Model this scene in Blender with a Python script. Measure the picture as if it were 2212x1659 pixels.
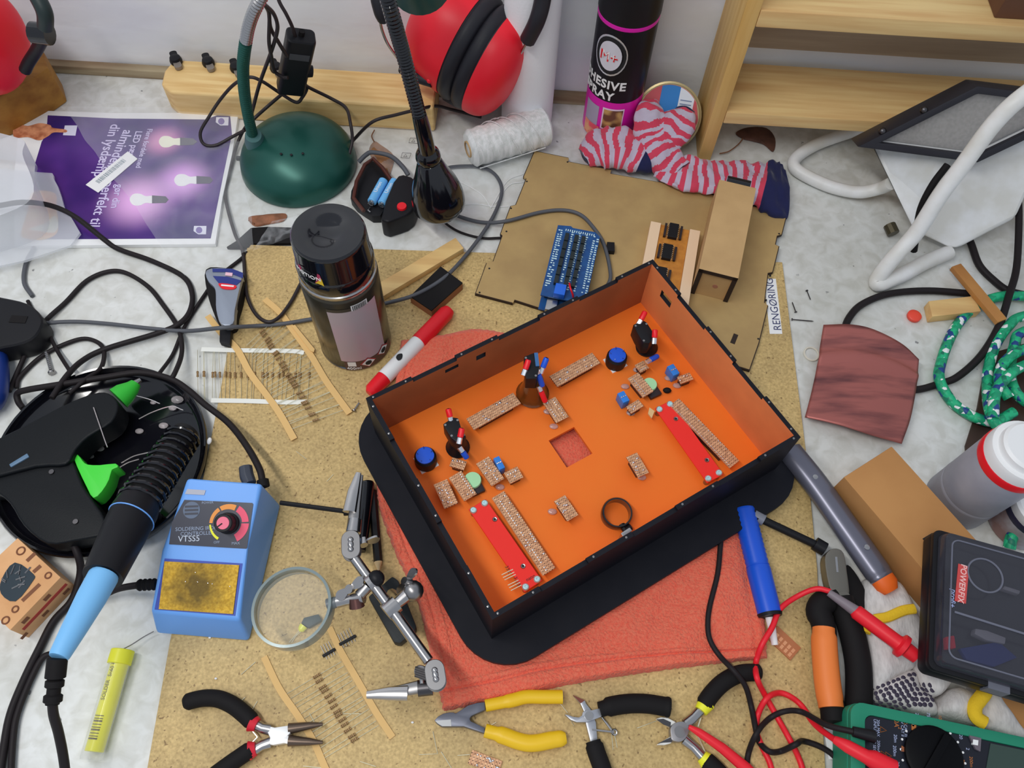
import bpy, bmesh, math, random
from mathutils import Vector, Matrix, Euler, noise as mnoise
random.seed(7)
for o in list(bpy.data.objects): bpy.data.objects.remove(o)
SC = bpy.context.scene
COL = SC.collection
PI = math.pi
R = math.radians

# ------------------------------------------------------------------ camera
FPX, TILT, ROLL, HC = 1750.0, R(29.0), R(3.5), 0.70      # focal length (px of 2212), tilt from plumb, roll, height over bench
_F = Vector((0, math.sin(TILT), -math.cos(TILT)))
_U0 = Vector((0, math.cos(TILT), math.sin(TILT)))
_R0 = Vector((1, 0, 0))
_X = _R0 * math.cos(ROLL) + _U0 * math.sin(ROLL)
_Y = _U0 * math.cos(ROLL) - _R0 * math.sin(ROLL)
_C = Vector((0, 0, HC))
cd = bpy.data.cameras.new('camera')
cam = bpy.data.objects.new('camera', cd)
COL.objects.link(cam)
cd.sensor_fit = 'HORIZONTAL'; cd.sensor_width = 36.0
cd.lens = FPX / 2212.0 * 36.0
cd.clip_start = 0.02; cd.clip_end = 50
mw = Matrix.Identity(4)
for i in range(3):
    mw[i][0] = _X[i]; mw[i][1] = _Y[i]; mw[i][2] = -_F[i]; mw[i][3] = _C[i]
cam.matrix_world = mw
SC.camera = cam

# ------------------------------------------------------------------ world, lamps, exposure
SC.view_settings.view_transform = 'Standard'
SC.view_settings.look = 'None'
SC.view_settings.gamma = 1.0
SC.view_settings.use_curve_mapping = False
SC.view_settings.exposure = 0.0
wd = bpy.data.worlds.new('world'); SC.world = wd; wd.use_nodes = True
bg = wd.node_tree.nodes['Background']
bg.inputs[0].default_value = (0.80, 0.88, 1.0, 1); bg.inputs[1].default_value = 0.51
def area(name, loc, target, sx, sy, power, col=(1, 1, 1)):
    l = bpy.data.lights.new(name, 'AREA'); l.shape = 'RECTANGLE'; l.size = sx; l.size_y = sy
    l.energy = power; l.color = col
    o = bpy.data.objects.new(name, l); COL.objects.link(o)
    o.location = loc
    d = Vector(target) - Vector(loc)
    o.rotation_euler = d.to_track_quat('-Z', 'Y').to_euler()
    return o
area('ceiling_tube_lamp', (-0.52, 0.02, 1.45), (-0.25, 0.30, 0), 1.25, 0.07, 11.6, (1.0, 0.985, 0.95))

# ------------------------------------------------------------------ helpers
def P(u, v, z=0.0):
    """point of the height z that the photograph shows at pixel (u, v)"""
    d = _F + _X * ((u - 1106) / FPX) + _Y * ((829.5 - v) / FPX)
    return _C + d * ((z - HC) / d.z)
def PY(u, v, y):
    d = _F + _X * ((u - 1106) / FPX) + _Y * ((829.5 - v) / FPX)
    return _C + d * (y / d.y)
def lin(c):
    c = c / 255.0
    return c / 12.92 if c <= 0.04045 else ((c + 0.055) / 1.055) ** 2.4
def C(r, g, b, k=1.45):
    return tuple(min(lin(x) * k, 0.92) for x in (r, g, b)) + (1.0,)
MATS = {}
def mat(key, rgb=None, rough=0.5, metal=0.0, rgb2=None, sc=60.0, st=None, bump=0.0, bsc=None, k=1.45, coat=0.0, spec=0.5,
        trans=0.0, alpha=1.0, ior=1.45, lo=0.35, hi=0.65, det=4.0, rz=0.0, sheen=0.0, emit=None, bst=0.4):
    """principled material; rgb as seen in the photograph, rgb2 a second colour mixed in by noise"""
    if key in MATS: return MATS[key]
    m = bpy.data.materials.new(key); m.use_nodes = True
    nt = m.node_tree; b = nt.nodes['Principled BSDF']; L = nt.links
    b.inputs['Base Color'].default_value = C(*rgb, k=k)
    b.inputs['Roughness'].default_value = rough
    b.inputs['Metallic'].default_value = metal
    b.inputs['IOR'].default_value = ior
    b.inputs['Specular IOR Level'].default_value = spec
    b.inputs['Coat Weight'].default_value = coat
    b.inputs['Coat Roughness'].default_value = 0.08
    b.inputs['Transmission Weight'].default_value = trans
    b.inputs['Alpha'].default_value = alpha
    if sheen: b.inputs['Sheen Weight'].default_value = sheen; b.inputs['Sheen Roughness'].default_value = 0.4
    if emit:
        b.inputs['Emission Color'].default_value = C(*rgb, k=1); b.inputs['Emission Strength'].default_value = emit
    def coords(stv):
        tc = nt.nodes.new('ShaderNodeTexCoord'); mp = nt.nodes.new('ShaderNodeMapping')
        L.new(tc.outputs['Object'], mp.inputs['Vector'])
        if stv: mp.inputs['Scale'].default_value = stv
        mp.inputs['Rotation'].default_value = (0, 0, rz)
        mp.vector_type = 'TEXTURE' if rz else 'POINT'
        if rz and stv: mp.inputs['Scale'].default_value = tuple(1.0 / s for s in stv)
        return mp.outputs[0]
    if rgb2:
        n = nt.nodes.new('ShaderNodeTexNoise'); n.inputs['Scale'].default_value = sc; n.inputs['Detail'].default_value = det
        L.new(coords(st), n.inputs['Vector'])
        r = nt.nodes.new('ShaderNodeValToRGB')
        r.color_ramp.elements[0].position = lo; r.color_ramp.elements[1].position = hi
        r.color_ramp.elements[0].color = C(*rgb, k=k); r.color_ramp.elements[1].color = C(*rgb2, k=k)
        L.new(n.outputs['Fac'], r.inputs[0]); L.new(r.outputs[0], b.inputs['Base Color'])
        m['ramp'] = r.name
    if bump:
        n = nt.nodes.new('ShaderNodeTexNoise'); n.inputs['Scale'].default_value = bsc or sc; n.inputs['Detail'].default_value = 3
        L.new(coords(st), n.inputs['Vector'])
        bp = nt.nodes.new('ShaderNodeBump'); bp.inputs['Strength'].default_value = bst; bp.inputs['Distance'].default_value = bump
        L.new(n.outputs['Fac'], bp.inputs['Height']); L.new(bp.outputs[0], b.inputs['Normal'])
    MATS[key] = m
    return m

def catmull(pts, n=8, closed=False):
    pts = [Vector(p) for p in pts]
    if len(pts) < 3: return pts
    out = []
    N = len(pts)
    rng = range(N) if closed else range(N - 1)
    for i in rng:
        if closed:
            p0, p1, p2, p3 = pts[i - 1], pts[i], pts[(i + 1) % N], pts[(i + 2) % N]
        else:
            p1, p2 = pts[i], pts[i + 1]
            p0 = pts[i - 1] if i else p1 * 2 - p2
            p3 = pts[i + 2] if i + 2 < N else p2 * 2 - p1
        for j in range(n):
            t = j / n
            out.append(0.5 * ((2 * p1) + (p2 - p0) * t + (2 * p0 - 5 * p1 + 4 * p2 - p3) * t * t + (3 * p1 - p0 - 3 * p2 + p3) * t ** 3))
    if not closed: out.append(pts[-1])
    return out
def rrect(x0, y0, x1, y1, r, n=5):
    out = []
    for cx, cy, a in ((x1 - r, y1 - r, 0), (x0 + r, y1 - r, 90), (x0 + r, y0 + r, 180), (x1 - r, y0 + r, 270)):
        for i in range(n + 1):
            t = R(a + 90 * i / n); out.append((cx + r * math.cos(t), cy + r * math.sin(t)))
    return out
def circ(cx, cy, r, n=24, a0=0, a1=360):
    full = abs(a1 - a0) >= 360
    return [(cx + r * math.cos(R(a0 + (a1 - a0) * i / (n if full else n - 1))), cy + r * math.sin(R(a0 + (a1 - a0) * i / (n if full else n - 1)))) for i in range(n)]
def smooth2(poly, n=5, closed=True):
    return [(p.x, p.y) for p in catmull([(a, b, 0) for a, b in poly], n, closed)]

class MB:
    """collects vertices and faces of ONE part, in the frame T"""
    def __init__(self, T=None):
        self.v = []; self.f = []; self.T = T or Matrix.Identity(4); self.mi = []; self.cur = 0
    def add(self, vs, fs):
        o = len(self.v); T = self.T
        self.v += [T @ Vector(p) for p in vs]
        self.f += [[o + i for i in f] for f in fs]; self.mi += [self.cur] * len(fs)
        return self
    def box(self, x0, y0, z0, x1, y1, z1):
        vs = [(x, y, z) for z in (z0, z1) for y in (y0, y1) for x in (x0, x1)]
        return self.add(vs, [(0, 2, 3, 1), (4, 5, 7, 6), (0, 1, 5, 4), (2, 6, 7, 3), (0, 4, 6, 2), (1, 3, 7, 5)])
    def prism(self, poly, z0, z1, top_scale=None, cap=True):
        n = len(poly)
        a = sum(poly[i][0] * poly[(i + 1) % n][1] - poly[(i + 1) % n][0] * poly[i][1] for i in range(n))
        if a < 0: poly = poly[::-1]
        top = poly
        if top_scale is not None:
            cx = sum(p[0] for p in poly) / n; cy = sum(p[1] for p in poly) / n
            top = [(cx + (p[0] - cx) * top_scale, cy + (p[1] - cy) * top_scale) for p in poly]
        vs = [(x, y, z0) for x, y in poly] + [(x, y, z1) for x, y in top]
        fs = [(i, (i + 1) % n, n + (i + 1) % n, n + i) for i in range(n)]
        if cap: fs += [tuple(range(n))[::-1], tuple(range(n, 2 * n))]
        return self.add(vs, fs)
    def cyl(self, p0, p1, r0, r1=None, n=16):
        r1 = r0 if r1 is None else r1
        return self.tube([p0, p1], [r0, r1], n)
    def tube(self, pts, r, n=8, cap=True, closed=False, flat=1.0, up=None):
        pts = [Vector(p) for p in pts]; N = len(pts)
        rs = r if isinstance(r, (list, tuple)) else [r] * N
        tans = []
        for i in range(N):
            a = pts[(i - 1) % N] if (closed or i) else pts[i]
            b = pts[(i + 1) % N] if (closed or i < N - 1) else pts[i]
            t = b - a
            tans.append(t.normalized() if t.length > 1e-9 else Vector((0, 0, 1)))
        u = Vector(up) if up else Vector((0, 0, 1))
        if abs(tans[0].dot(u)) > 0.95: u = Vector((1, 0, 0))
        nrm = (u - tans[0] * u.dot(tans[0])).normalized()
        vs = []
        for i in range(N):
            if i:
                nrm = nrm - tans[i] * nrm.dot(tans[i])
                nrm = nrm.normalized() if nrm.length > 1e-6 else tans[i].orthogonal().normalized()
            bn = tans[i].cross(nrm)
            for j in range(n):
                a = 2 * PI * j / n
                vs.append(pts[i] + bn * (math.cos(a) * rs[i]) + nrm * (math.sin(a) * rs[i] * flat))
        fs = []
        for i in range(N if closed else N - 1):
            for j in range(n):
                k = (i + 1) % N
                fs.append((i * n + j, i * n + (j + 1) % n, k * n + (j + 1) % n, k * n + j))
        if cap and not closed:
            fs += [tuple(range(n))[::-1], tuple(range((N - 1) * n, N * n))]
        return self.add(vs, fs)
    def lathe(self, prof, n=24, cap=True):
        vs = [(r * math.cos(2 * PI * j / n), r * math.sin(2 * PI * j / n), z) for r, z in prof for j in range(n)]
        fs = [(i * n + j, i * n + (j + 1) % n, (i + 1) * n + (j + 1) % n, (i + 1) * n + j) for i in range(len(prof) - 1) for j in range(n)]
        if cap: fs += [tuple(range(n))[::-1], tuple(range((len(prof) - 1) * n, len(prof) * n))]
        return self.add(vs, fs)
    def sphere(self, c, rx, ry=None, rz=None, n=12, m=8):
        ry = ry or rx; rz = rz or rx
        c = Vector(c)
        vs = [(c.x, c.y, c.z - rz)]
        for i in range(1, m):
            a = -PI / 2 + PI * i / m
            vs += [(c.x + rx * math.cos(a) * math.cos(2 * PI * j / n), c.y + ry * math.cos(a) * math.sin(2 * PI * j / n), c.z + rz * math.sin(a)) for j in range(n)]
        vs.append((c.x, c.y, c.z + rz))
        fs = [(0, 1 + (j + 1) % n, 1 + j) for j in range(n)]
        for i in range(m - 2):
            fs += [(1 + i * n + j, 1 + i * n + (j + 1) % n, 1 + (i + 1) * n + (j + 1) % n, 1 + (i + 1) * n + j) for j in range(n)]
        t = len(vs) - 1; b = 1 + (m - 2) * n
        fs += [(t, b + j, b + (j + 1) % n) for j in range(n)]
        return self.add(vs, fs)
    def grid(self, fn, nu, nv):
        vs = [fn(i / nu, j / nv) for j in range(nv + 1) for i in range(nu + 1)]
        w = nu + 1
        return self.add(vs, [(j * w + i, j * w + i + 1, (j + 1) * w + i + 1, (j + 1) * w + i) for j in range(nv) for i in range(nu)])
    def cells(self, xs, ys, hole, z0, z1):
        """plate of the cells of a grid that are not holes; the z1 side takes material 0, all else material 1"""
        nx, ny = len(xs) - 1, len(ys) - 1
        ok = lambda i, j: 0 <= i < nx and 0 <= j < ny and not hole(0.5 * (xs[i] + xs[i + 1]), 0.5 * (ys[j] + ys[j + 1]))
        idx = {}; vs = []; fs = []; ms = []
        def V(i, j, k):
            if (i, j, k) not in idx:
                idx[(i, j, k)] = len(vs); vs.append((xs[i], ys[j], (z0, z1)[k]))
            return idx[(i, j, k)]
        for i in range(nx):
            for j in range(ny):
                if not ok(i, j): continue
                fs.append((V(i, j, 1), V(i + 1, j, 1), V(i + 1, j + 1, 1), V(i, j + 1, 1))); ms.append(0)
                fs.append((V(i, j, 0), V(i, j + 1, 0), V(i + 1, j + 1, 0), V(i + 1, j, 0))); ms.append(1)
                for di, dj, a, b in ((-1, 0, (i, j), (i, j + 1)), (1, 0, (i + 1, j + 1), (i + 1, j)), (0, -1, (i + 1, j), (i, j)), (0, 1, (i, j + 1), (i + 1, j + 1))):
                    if not ok(i + di, j + dj):
                        fs.append((V(*a, 0), V(*a, 1), V(*b, 1), V(*b, 0))); ms.append(1)
        self.add(vs, fs); self.mi[-len(ms):] = ms
        return self
    def build(self, name, m, parent=None, smooth=35, bevel=0, seg=2, solid=0):
        me = bpy.data.meshes.new(name)
        me.from_pydata([tuple(p) for p in self.v], [], self.f)
        ms = m if isinstance(m, (list, tuple)) else [m]
        for x in ms: me.materials.append(x)
        if len(ms) > 1: me.polygons.foreach_set('material_index', self.mi)
        if bevel:
            bm = bmesh.new(); bm.from_mesh(me); bmesh.ops.remove_doubles(bm, verts=bm.verts, dist=1e-6)
            es = [e for e in bm.edges if len(e.link_faces) == 2 and e.calc_face_angle(0) > R(28)]
            bmesh.ops.bevel(bm, geom=es, offset=bevel, segments=seg, profile=0.6, affect='EDGES', clamp_overlap=True)
            bm.to_mesh(me); bm.free()
        if smooth:
            me.polygons.foreach_set('use_smooth', [True] * len(me.polygons))
            me.set_sharp_from_angle(angle=R(smooth))
        o = bpy.data.objects.new(name, me); COL.objects.link(o)
        if parent: put(o, parent)
        if solid:
            md = o.modifiers.new('thickness', 'SOLIDIFY'); md.thickness = solid; md.offset = -1
        return o
W = {}
def put(o, parent):
    o.parent = parent
    o.matrix_parent_inverse = W.get(parent.name, Matrix.Identity(4)).inverted()
def thing(name, label, cat, loc=(0, 0, 0), group=None):
    o = bpy.data.objects.new(name, None); COL.objects.link(o)
    o.empty_display_size = 0.02
    o.location = loc
    W[o.name] = Matrix.Translation(Vector(loc))
    return tag(o, label, cat, group)
def tag(o, label=None, cat=None, group=None, kind=None):
    if label: o['label'] = label
    if cat: o['category'] = cat
    if group: o['group'] = group
    if kind: o['kind'] = kind
    return o
def frame(a, b, z, z2=None):
    """frame with its origin at pixel a (height z), x axis running level to pixel b; returns frame and length"""
    p = P(a[0], a[1], z); q = P(b[0], b[1], z if z2 is None else z2)
    d = q - p; L = d.length
    x = d.normalized(); y = Vector((0, 0, 1)).cross(x).normalized(); zz = x.cross(y)
    T = Matrix.Identity(4)
    for i in range(3):
        T[i][0] = x[i]; T[i][1] = y[i]; T[i][2] = zz[i]; T[i][3] = p[i]
    return T, L
def at(p, rz=0.0):
    return Matrix.Translation(Vector(p)) @ Matrix.Rotation(rz, 4, 'Z')
def pxpoly(pts, z):
    return [tuple(P(u, v, z)[:2]) for u, v in pts]
def pxcurve(pts, n=8, closed=False):
    """points (u, v, z) of a run seen at those pixels, smoothed"""
    return catmull([P(*p) for p in pts], n, closed)
def text(s, size, T, m, parent, name='lettering', align='CENTER', depth=0.00015, bend=None, sx=1.0, spacing=1.0, bold=0.0):
    cu = bpy.data.curves.new(name, 'FONT'); cu.body = s; cu.size = size; cu.align_x = align; cu.align_y = 'CENTER'
    cu.extrude = depth; cu.resolution_u = 3; cu.space_character = spacing; cu.offset = bold
    t = bpy.data.objects.new(name, cu); COL.objects.link(t)
    me = bpy.data.meshes.new_from_object(t)
    bpy.data.objects.remove(t); bpy.data.curves.remove(cu)
    for v in me.vertices:
        c = v.co.copy(); c.x *= sx
        v.co = (T @ c) if bend is None else bend(c)
    me.materials.clear(); me.materials.append(m)
    me.name = name
    o = bpy.data.objects.new(name, me); COL.objects.link(o)
    if parent: put(o, parent)
    return o
def rect(cs, z):
    """rectangle fitted to four pixel corners (in turn) at height z: frame at its centre, sides along x and y"""
    p = [P(u, v, z) for u, v in cs]
    c = (p[0] + p[1] + p[2] + p[3]) / 4
    ex = (p[1] - p[0] + p[2] - p[3]) / 2; ey = (p[3] - p[0] + p[2] - p[1]) / 2
    a = math.atan2(ex.y, ex.x)
    return at(c, a), ex.length, ey.length
def basis(o, T):
    o.matrix_basis = T; W[o.name] = T
    return o
def one(mb, name, m, label, cat, group=None, **kw):
    return tag(mb.build(name, m, **kw), label, cat, group)

def cable(pts, r, name, m, parent=None, n=8, sm=6, cap=True):
    return MB().tube(pxcurve(pts, sm), r, n, cap=cap).build(name, m, parent, smooth=60)
def lift(pts, z):
    return [(p[0], p[1], p[2] if len(p) > 2 else z) for p in pts]
def pillow(mb, poly, h, z0, rings=6, pw=0.5, wob=0.0, wsc=60):
    """soft mound over a polygon, flat underneath"""
    n = len(poly); cx = sum(p[0] for p in poly) / n; cy = sum(p[1] for p in poly) / n
    a = sum(poly[i][0] * poly[(i + 1) % n][1] - poly[(i + 1) % n][0] * poly[i][1] for i in range(n))
    if a < 0: poly = poly[::-1]
    vs = [(x, y, z0) for x, y in poly]; fs = [tuple(range(n))[::-1]]
    for k in range(rings + 1):
        s = 1 - (k / rings) ** 1.6 * 0.97; q = k / rings
        for x, y in poly:
            X, Y = cx + (x - cx) * s, cy + (y - cy) * s
            z = z0 + h * (0.25 + 0.75 * (1 - (1 - q) ** 2) ** pw)
            if wob: z += wob * mnoise.noise(Vector((X * wsc, Y * wsc, 1.7))) * min(1, q * 3)
            vs.append((X, Y, z))
    for k in range(rings + 1):
        o = k * n
        fs += [(o + i, o + (i + 1) % n, o + n + (i + 1) % n, o + n + i) for i in range(n)]
    o = (rings + 1) * n; fs.append(tuple(range(o, o + n)))
    return mb.add(vs, fs)
def plane_hit(u, v, p0, nrm):
    d = _F + _X * ((u - 1106) / FPX) + _Y * ((829.5 - v) / FPX)
    return _C + d * ((Vector(p0) - _C).dot(nrm) / d.dot(nrm))
def ribbed(pts, r, k=0.12, step=0.0016):
    """resampled path with radii that rise and fall: a ribbed hose"""
    out = []; rs = []; i = 0
    pts = [Vector(p) for p in pts]
    acc = 0.0; L = sum((pts[j + 1] - pts[j]).length for j in range(len(pts) - 1)); n = max(2, int(L / step))
    j = 0; base = 0.0
    for q in range(n + 1):
        d = L * q / n
        while j < len(pts) - 2 and base + (pts[j + 1] - pts[j]).length < d:
            base += (pts[j + 1] - pts[j]).length; j += 1
        seg = (pts[j + 1] - pts[j]).length
        out.append(pts[j].lerp(pts[j + 1], min(1, (d - base) / max(seg, 1e-9)))); rs.append(r * (1 + (k if q % 2 else -k)))
    return out, rs
def film_material(key, col=(0.9, 0.92, 0.95), base=0.10, edge=0.55, rough=0.12):
    """thin clear plastic: see-through, with a sheen that grows at grazing angles"""
    m = bpy.data.materials.new(key); m.use_nodes = True; nt = m.node_tree; L = nt.links
    for n in list(nt.nodes): nt.nodes.remove(n)
    out = nt.nodes.new('ShaderNodeOutputMaterial'); mx = nt.nodes.new('ShaderNodeMixShader')
    tr = nt.nodes.new('ShaderNodeBsdfTransparent'); gl = nt.nodes.new('ShaderNodeBsdfPrincipled')
    gl.inputs['Base Color'].default_value = (*col, 1); gl.inputs['Roughness'].default_value = rough; gl.inputs['Specular IOR Level'].default_value = 1.0
    lw = nt.nodes.new('ShaderNodeLayerWeight'); lw.inputs['Blend'].default_value = 0.35
    mr = nt.nodes.new('ShaderNodeMapRange'); mr.inputs['To Min'].default_value = base; mr.inputs['To Max'].default_value = edge
    L.new(lw.outputs['Facing'], mr.inputs['Value']); L.new(mr.outputs[0], mx.inputs[0])
    L.new(tr.outputs[0], mx.inputs[1]); L.new(gl.outputs[0], mx.inputs[2]); L.new(mx.outputs[0], out.inputs[0])
    MATS[key] = m
    return m
def cyl_patch(mb, c, r, a0, a1, z0, z1, n=10, rows=1):
    """label wrapped on an upright cylinder between two angles (degrees)"""
    mb.grid(lambda i, j: (c.x + r * math.cos(R(a0 + (a1 - a0) * i)), c.y + r * math.sin(R(a0 + (a1 - a0) * i)), z0 + (z1 - z0) * j), n, rows)
    return mb
def cyl_bend(c, r, a, z):
    return lambda q: Vector((c.x + (r + q.z) * math.cos(R(a) + q.x / r), c.y + (r + q.z) * math.sin(R(a) + q.x / r), z + q.y))
def out_from(p, d):
    h = Vector((p.x, p.y, 0)).normalized()
    return Vector((p.x, p.y, 0)) + h * d

# ------------------------------------------------------------------ common materials
m_black = mat('black_plastic', (24, 24, 28), 0.45, k=1.1, spec=0.28)
m_blackg = mat('black_gloss', (14, 14, 20), 0.12, k=1.2, coat=0.5)
m_rubber = mat('black_rubber', (28, 26, 27), 0.7, k=1.0, spec=0.2)
m_cable = mat('cable_black', (36, 31, 33), 0.55, k=1.0, spec=0.25)
m_cableg = mat('cable_grey', (84, 86, 92), 0.55, k=1.1)
m_steel = mat('steel', (138, 136, 136), 0.34, 1.0, k=1.3)
m_chrome = mat('chrome', (162, 160, 160), 0.24, 1.0, k=1.3)
m_dsteel = mat('dark_steel', (84, 82, 84), 0.35, 1.0, k=1.3)
m_tin = mat('tinned_wire', (215, 205, 180), 0.3, 0.6)
m_white = mat('white_plastic', (215, 216, 218), 0.4)
m_paper = mat('white_paper', (225, 228, 232), 0.7)
m_ink = mat('black_ink', (30, 30, 34), 0.7, k=1)
m_inkw = mat('white_ink', (220, 222, 226), 0.6)
m_solder = mat('solder', (205, 203, 205), 0.16, 1.0, k=1.3)
m_red = mat('red_plastic', (205, 22, 34), 0.38)
m_film = film_material('clear_film', (0.92, 0.94, 0.97), 0.045, 0.5, 0.1)
m_wood = mat('pine', (200, 168, 112), 0.55, rgb2=(182, 144, 92), sc=9, st=(1, 9, 9), det=5)
m_blue = mat('blue_plastic', (20, 74, 185), 0.38)
# ------------------------------------------------------------------ setting: bench, wall, trim
WY = P(700, 183, 0).y                                   # the wall's plane
def worktop_material():
    m = bpy.data.materials.new('white_marbled_vinyl'); m.use_nodes = True
    nt = m.node_tree; L = nt.links; b = nt.nodes['Principled BSDF']; b.inputs['Roughness'].default_value = 0.42
    tc = nt.nodes.new('ShaderNodeTexCoord')
    n0 = nt.nodes.new('ShaderNodeTexNoise'); n0.inputs['Scale'].default_value = 70; n0.inputs['Detail'].default_value = 6; n0.inputs['Distortion'].default_value = 0.7
    L.new(tc.outputs['Object'], n0.inputs['Vector'])
    r0 = nt.nodes.new('ShaderNodeValToRGB'); e = r0.color_ramp.elements
    e[0].position = 0.34; e[0].color = C(184, 184, 179); e[1].position = 0.62; e[1].color = C(200, 201, 199)
    L.new(n0.outputs['Fac'], r0.inputs[0])
    n1 = nt.nodes.new('ShaderNodeTexNoise'); n1.inputs['Scale'].default_value = 7; n1.inputs['Detail'].default_value = 5
    L.new(tc.outputs['Object'], n1.inputs['Vector'])
    r1 = nt.nodes.new('ShaderNodeValToRGB'); e = r1.color_ramp.elements
    e[0].position = 0.3; e[0].color = (0.80, 0.79, 0.75, 1); e[1].position = 0.6; e[1].color = (1, 1, 1, 1)
    L.new(n1.outputs['Fac'], r1.inputs[0])
    mx = nt.nodes.new('ShaderNodeMix'); mx.data_type = 'RGBA'; mx.blend_type = 'MULTIPLY'; mx.inputs[0].default_value = 0.75
    L.new(r0.outputs[0], mx.inputs[6]); L.new(r1.outputs[0], mx.inputs[7])
    v = nt.nodes.new('ShaderNodeTexNoise'); v.inputs['Scale'].default_value = 95; v.inputs['Detail'].default_value = 2
    L.new(tc.outputs['Object'], v.inputs['Vector'])
    r2 = nt.nodes.new('ShaderNodeValToRGB'); e = r2.color_ramp.elements
    e[0].position = 0.235; e[0].color = (0.22, 0.22, 0.24, 1); e[1].position = 0.27; e[1].color = (1, 1, 1, 1)
    L.new(v.outputs['Fac'], r2.inputs[0])
    m2 = nt.nodes.new('ShaderNodeMix'); m2.data_type = 'RGBA'; m2.blend_type = 'MULTIPLY'; m2.inputs[0].default_value = 0.8
    L.new(mx.outputs[2], m2.inputs[6]); L.new(r2.outputs[0], m2.inputs[7])
    L.new(m2.outputs[2], b.inputs['Base Color'])
    bp = nt.nodes.new('ShaderNodeBump'); bp.inputs['Distance'].default_value = 0.0004; bp.inputs['Strength'].default_value = 0.4
    L.new(n0.outputs['Fac'], bp.inputs['Height']); L.new(bp.outputs[0], b.inputs['Normal'])
    return m
m_vinyl = worktop_material()
o = MB().box(-1.3, -0.60, -0.035, 1.15, WY + 0.002, 0).build('workbench_top', m_vinyl, bevel=0.003)
tag(o, 'white marbled worktop carrying the whole clutter of tools', 'workbench', kind='structure')
m_wall = mat('white_plaster', (206, 208, 213), 0.75, rgb2=(196, 198, 204), sc=6, bump=0.003, bsc=16, st=(1, 1, 2.2), bst=0.45)
def wallf(i, j):
    x = -1.7 + 3.4 * i; z = -0.2 + 1.4 * j
    return (x, WY + 0.004 + 0.0025 * math.sin(x * 31 + z * 17) * math.sin(z * 23 - x * 9), z)
w = MB(); w.grid(wallf, 90, 40); w.box(-1.7, WY + 0.012, -0.2, 1.7, WY + 0.08, 1.2)
tag(w.build('wall_back', m_wall), 'rough white plastered wall behind the workbench', 'wall', kind='structure')
m_strip = mat('old_wood_strip', (150, 138, 112), 0.7, rgb2=(112, 92, 70), sc=30, st=(0.2, 1, 3))
t = MB().box(-1.3, WY - 0.009, 0, 1.15, WY + 0.003, 0.012).build('trim_1', m_strip, bevel=0.002)
tag(t, 'weathered wooden strip along the foot of the wall', 'trim', kind='structure')

# ------------------------------------------------------------------ chipboard sheet
def chip_material():
    m = bpy.data.materials.new('tan_chipboard'); m.use_nodes = True
    nt = m.node_tree; L = nt.links; b = nt.nodes['Principled BSDF']; b.inputs['Roughness'].default_value = 0.55
    tc = nt.nodes.new('ShaderNodeTexCoord')
    def noise(s, d, st=None, dist=0):
        n = nt.nodes.new('ShaderNodeTexNoise'); n.inputs['Scale'].default_value = s; n.inputs['Detail'].default_value = d; n.inputs['Distortion'].default_value = dist
        L.new(tc.outputs['Object'], n.inputs['Vector']); return n.outputs['Fac']
    def ramp(f, p0, c0, p1, c1):
        r = nt.nodes.new('ShaderNodeValToRGB'); e = r.color_ramp.elements
        e[0].position = p0; e[0].color = c0; e[1].position = p1; e[1].color = c1
        L.new(f, r.inputs[0]); return r.outputs[0]
    def mul(a, c, f):
        x = nt.nodes.new('ShaderNodeMix'); x.data_type = 'RGBA'; x.blend_type = 'MULTIPLY'; x.inputs[0].default_value = f
        L.new(a, x.inputs[6]); L.new(c, x.inputs[7]); return x.outputs[2]
    a = ramp(noise(420, 5), 0.3, C(158, 132, 84), 0.68, C(190, 163, 109))
    a = mul(a, ramp(noise(14, 4), 0.32, (0.76, 0.76, 0.78, 1), 0.6, (1, 1, 1, 1)), 0.9)
    a = mul(a, ramp(noise(330, 1.5), 0.27, (0.30, 0.22, 0.16, 1), 0.33, (1, 1, 1, 1)), 0.75)
    a = mul(a, ramp(noise(120, 2, dist=2), 0.24, (0.40, 0.30, 0.22, 1), 0.29, (1, 1, 1, 1)), 0.6)
    L.new(a, b.inputs['Base Color'])
    bp = nt.nodes.new('ShaderNodeBump'); bp.inputs['Distance'].default_value = 0.0001; bp.inputs['Strength'].default_value = 0.3
    L.new(noise(700, 3), bp.inputs['Height']); L.new(bp.outputs[0], b.inputs['Normal'])
    return m
m_chip = chip_material()
ZB = 0.004                                              # top of the chipboard
poly = pxpoly([(535, 528), (760, 536), (1690, 566), (1742, 980), (1766, 1230), (1775, 1520), (1790, 1770), (298, 1770), (367, 1385), (467, 890), (490, 767)], ZB)
one(MB().prism(poly, 0.0002, ZB), 'chipboard_sheet', m_chip, 'large speckled tan chipboard sheet lying under the tools', 'board', bevel=0.0004, seg=1)
# ------------------------------------------------------------------ orange terry towel under the game box
m_towel = mat('orange_terry', (254, 104, 80), 0.95, rgb2=(240, 86, 66), sc=420, bump=0.0022, bsc=520, sheen=0.2, k=1.5, bst=1.0)
def coons(top, right, bottom, left):
    """patch between four boundary curves (each a list of pixel points at height 0)"""
    def cv(pts):
        c = catmull([P(u, v, 0.006) for u, v in pts], 8)
        def f(t):
            x = t * (len(c) - 1); i = min(int(x), len(c) - 2); return c[i].lerp(c[i + 1], x - i)
        return f
    t, r, b, l = cv(top), cv(right), cv(bottom), cv(left)
    p00, p10, p01, p11 = l(0), r(0), l(1), r(1)
    def f(i, j):
        s = t(i) * (1 - j) + b(i) * j + l(j) * (1 - i) + r(j) * i
        return s - (p00 * (1 - i) * (1 - j) + p10 * i * (1 - j) + p01 * (1 - i) * j + p11 * i * j)
    return f
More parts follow.
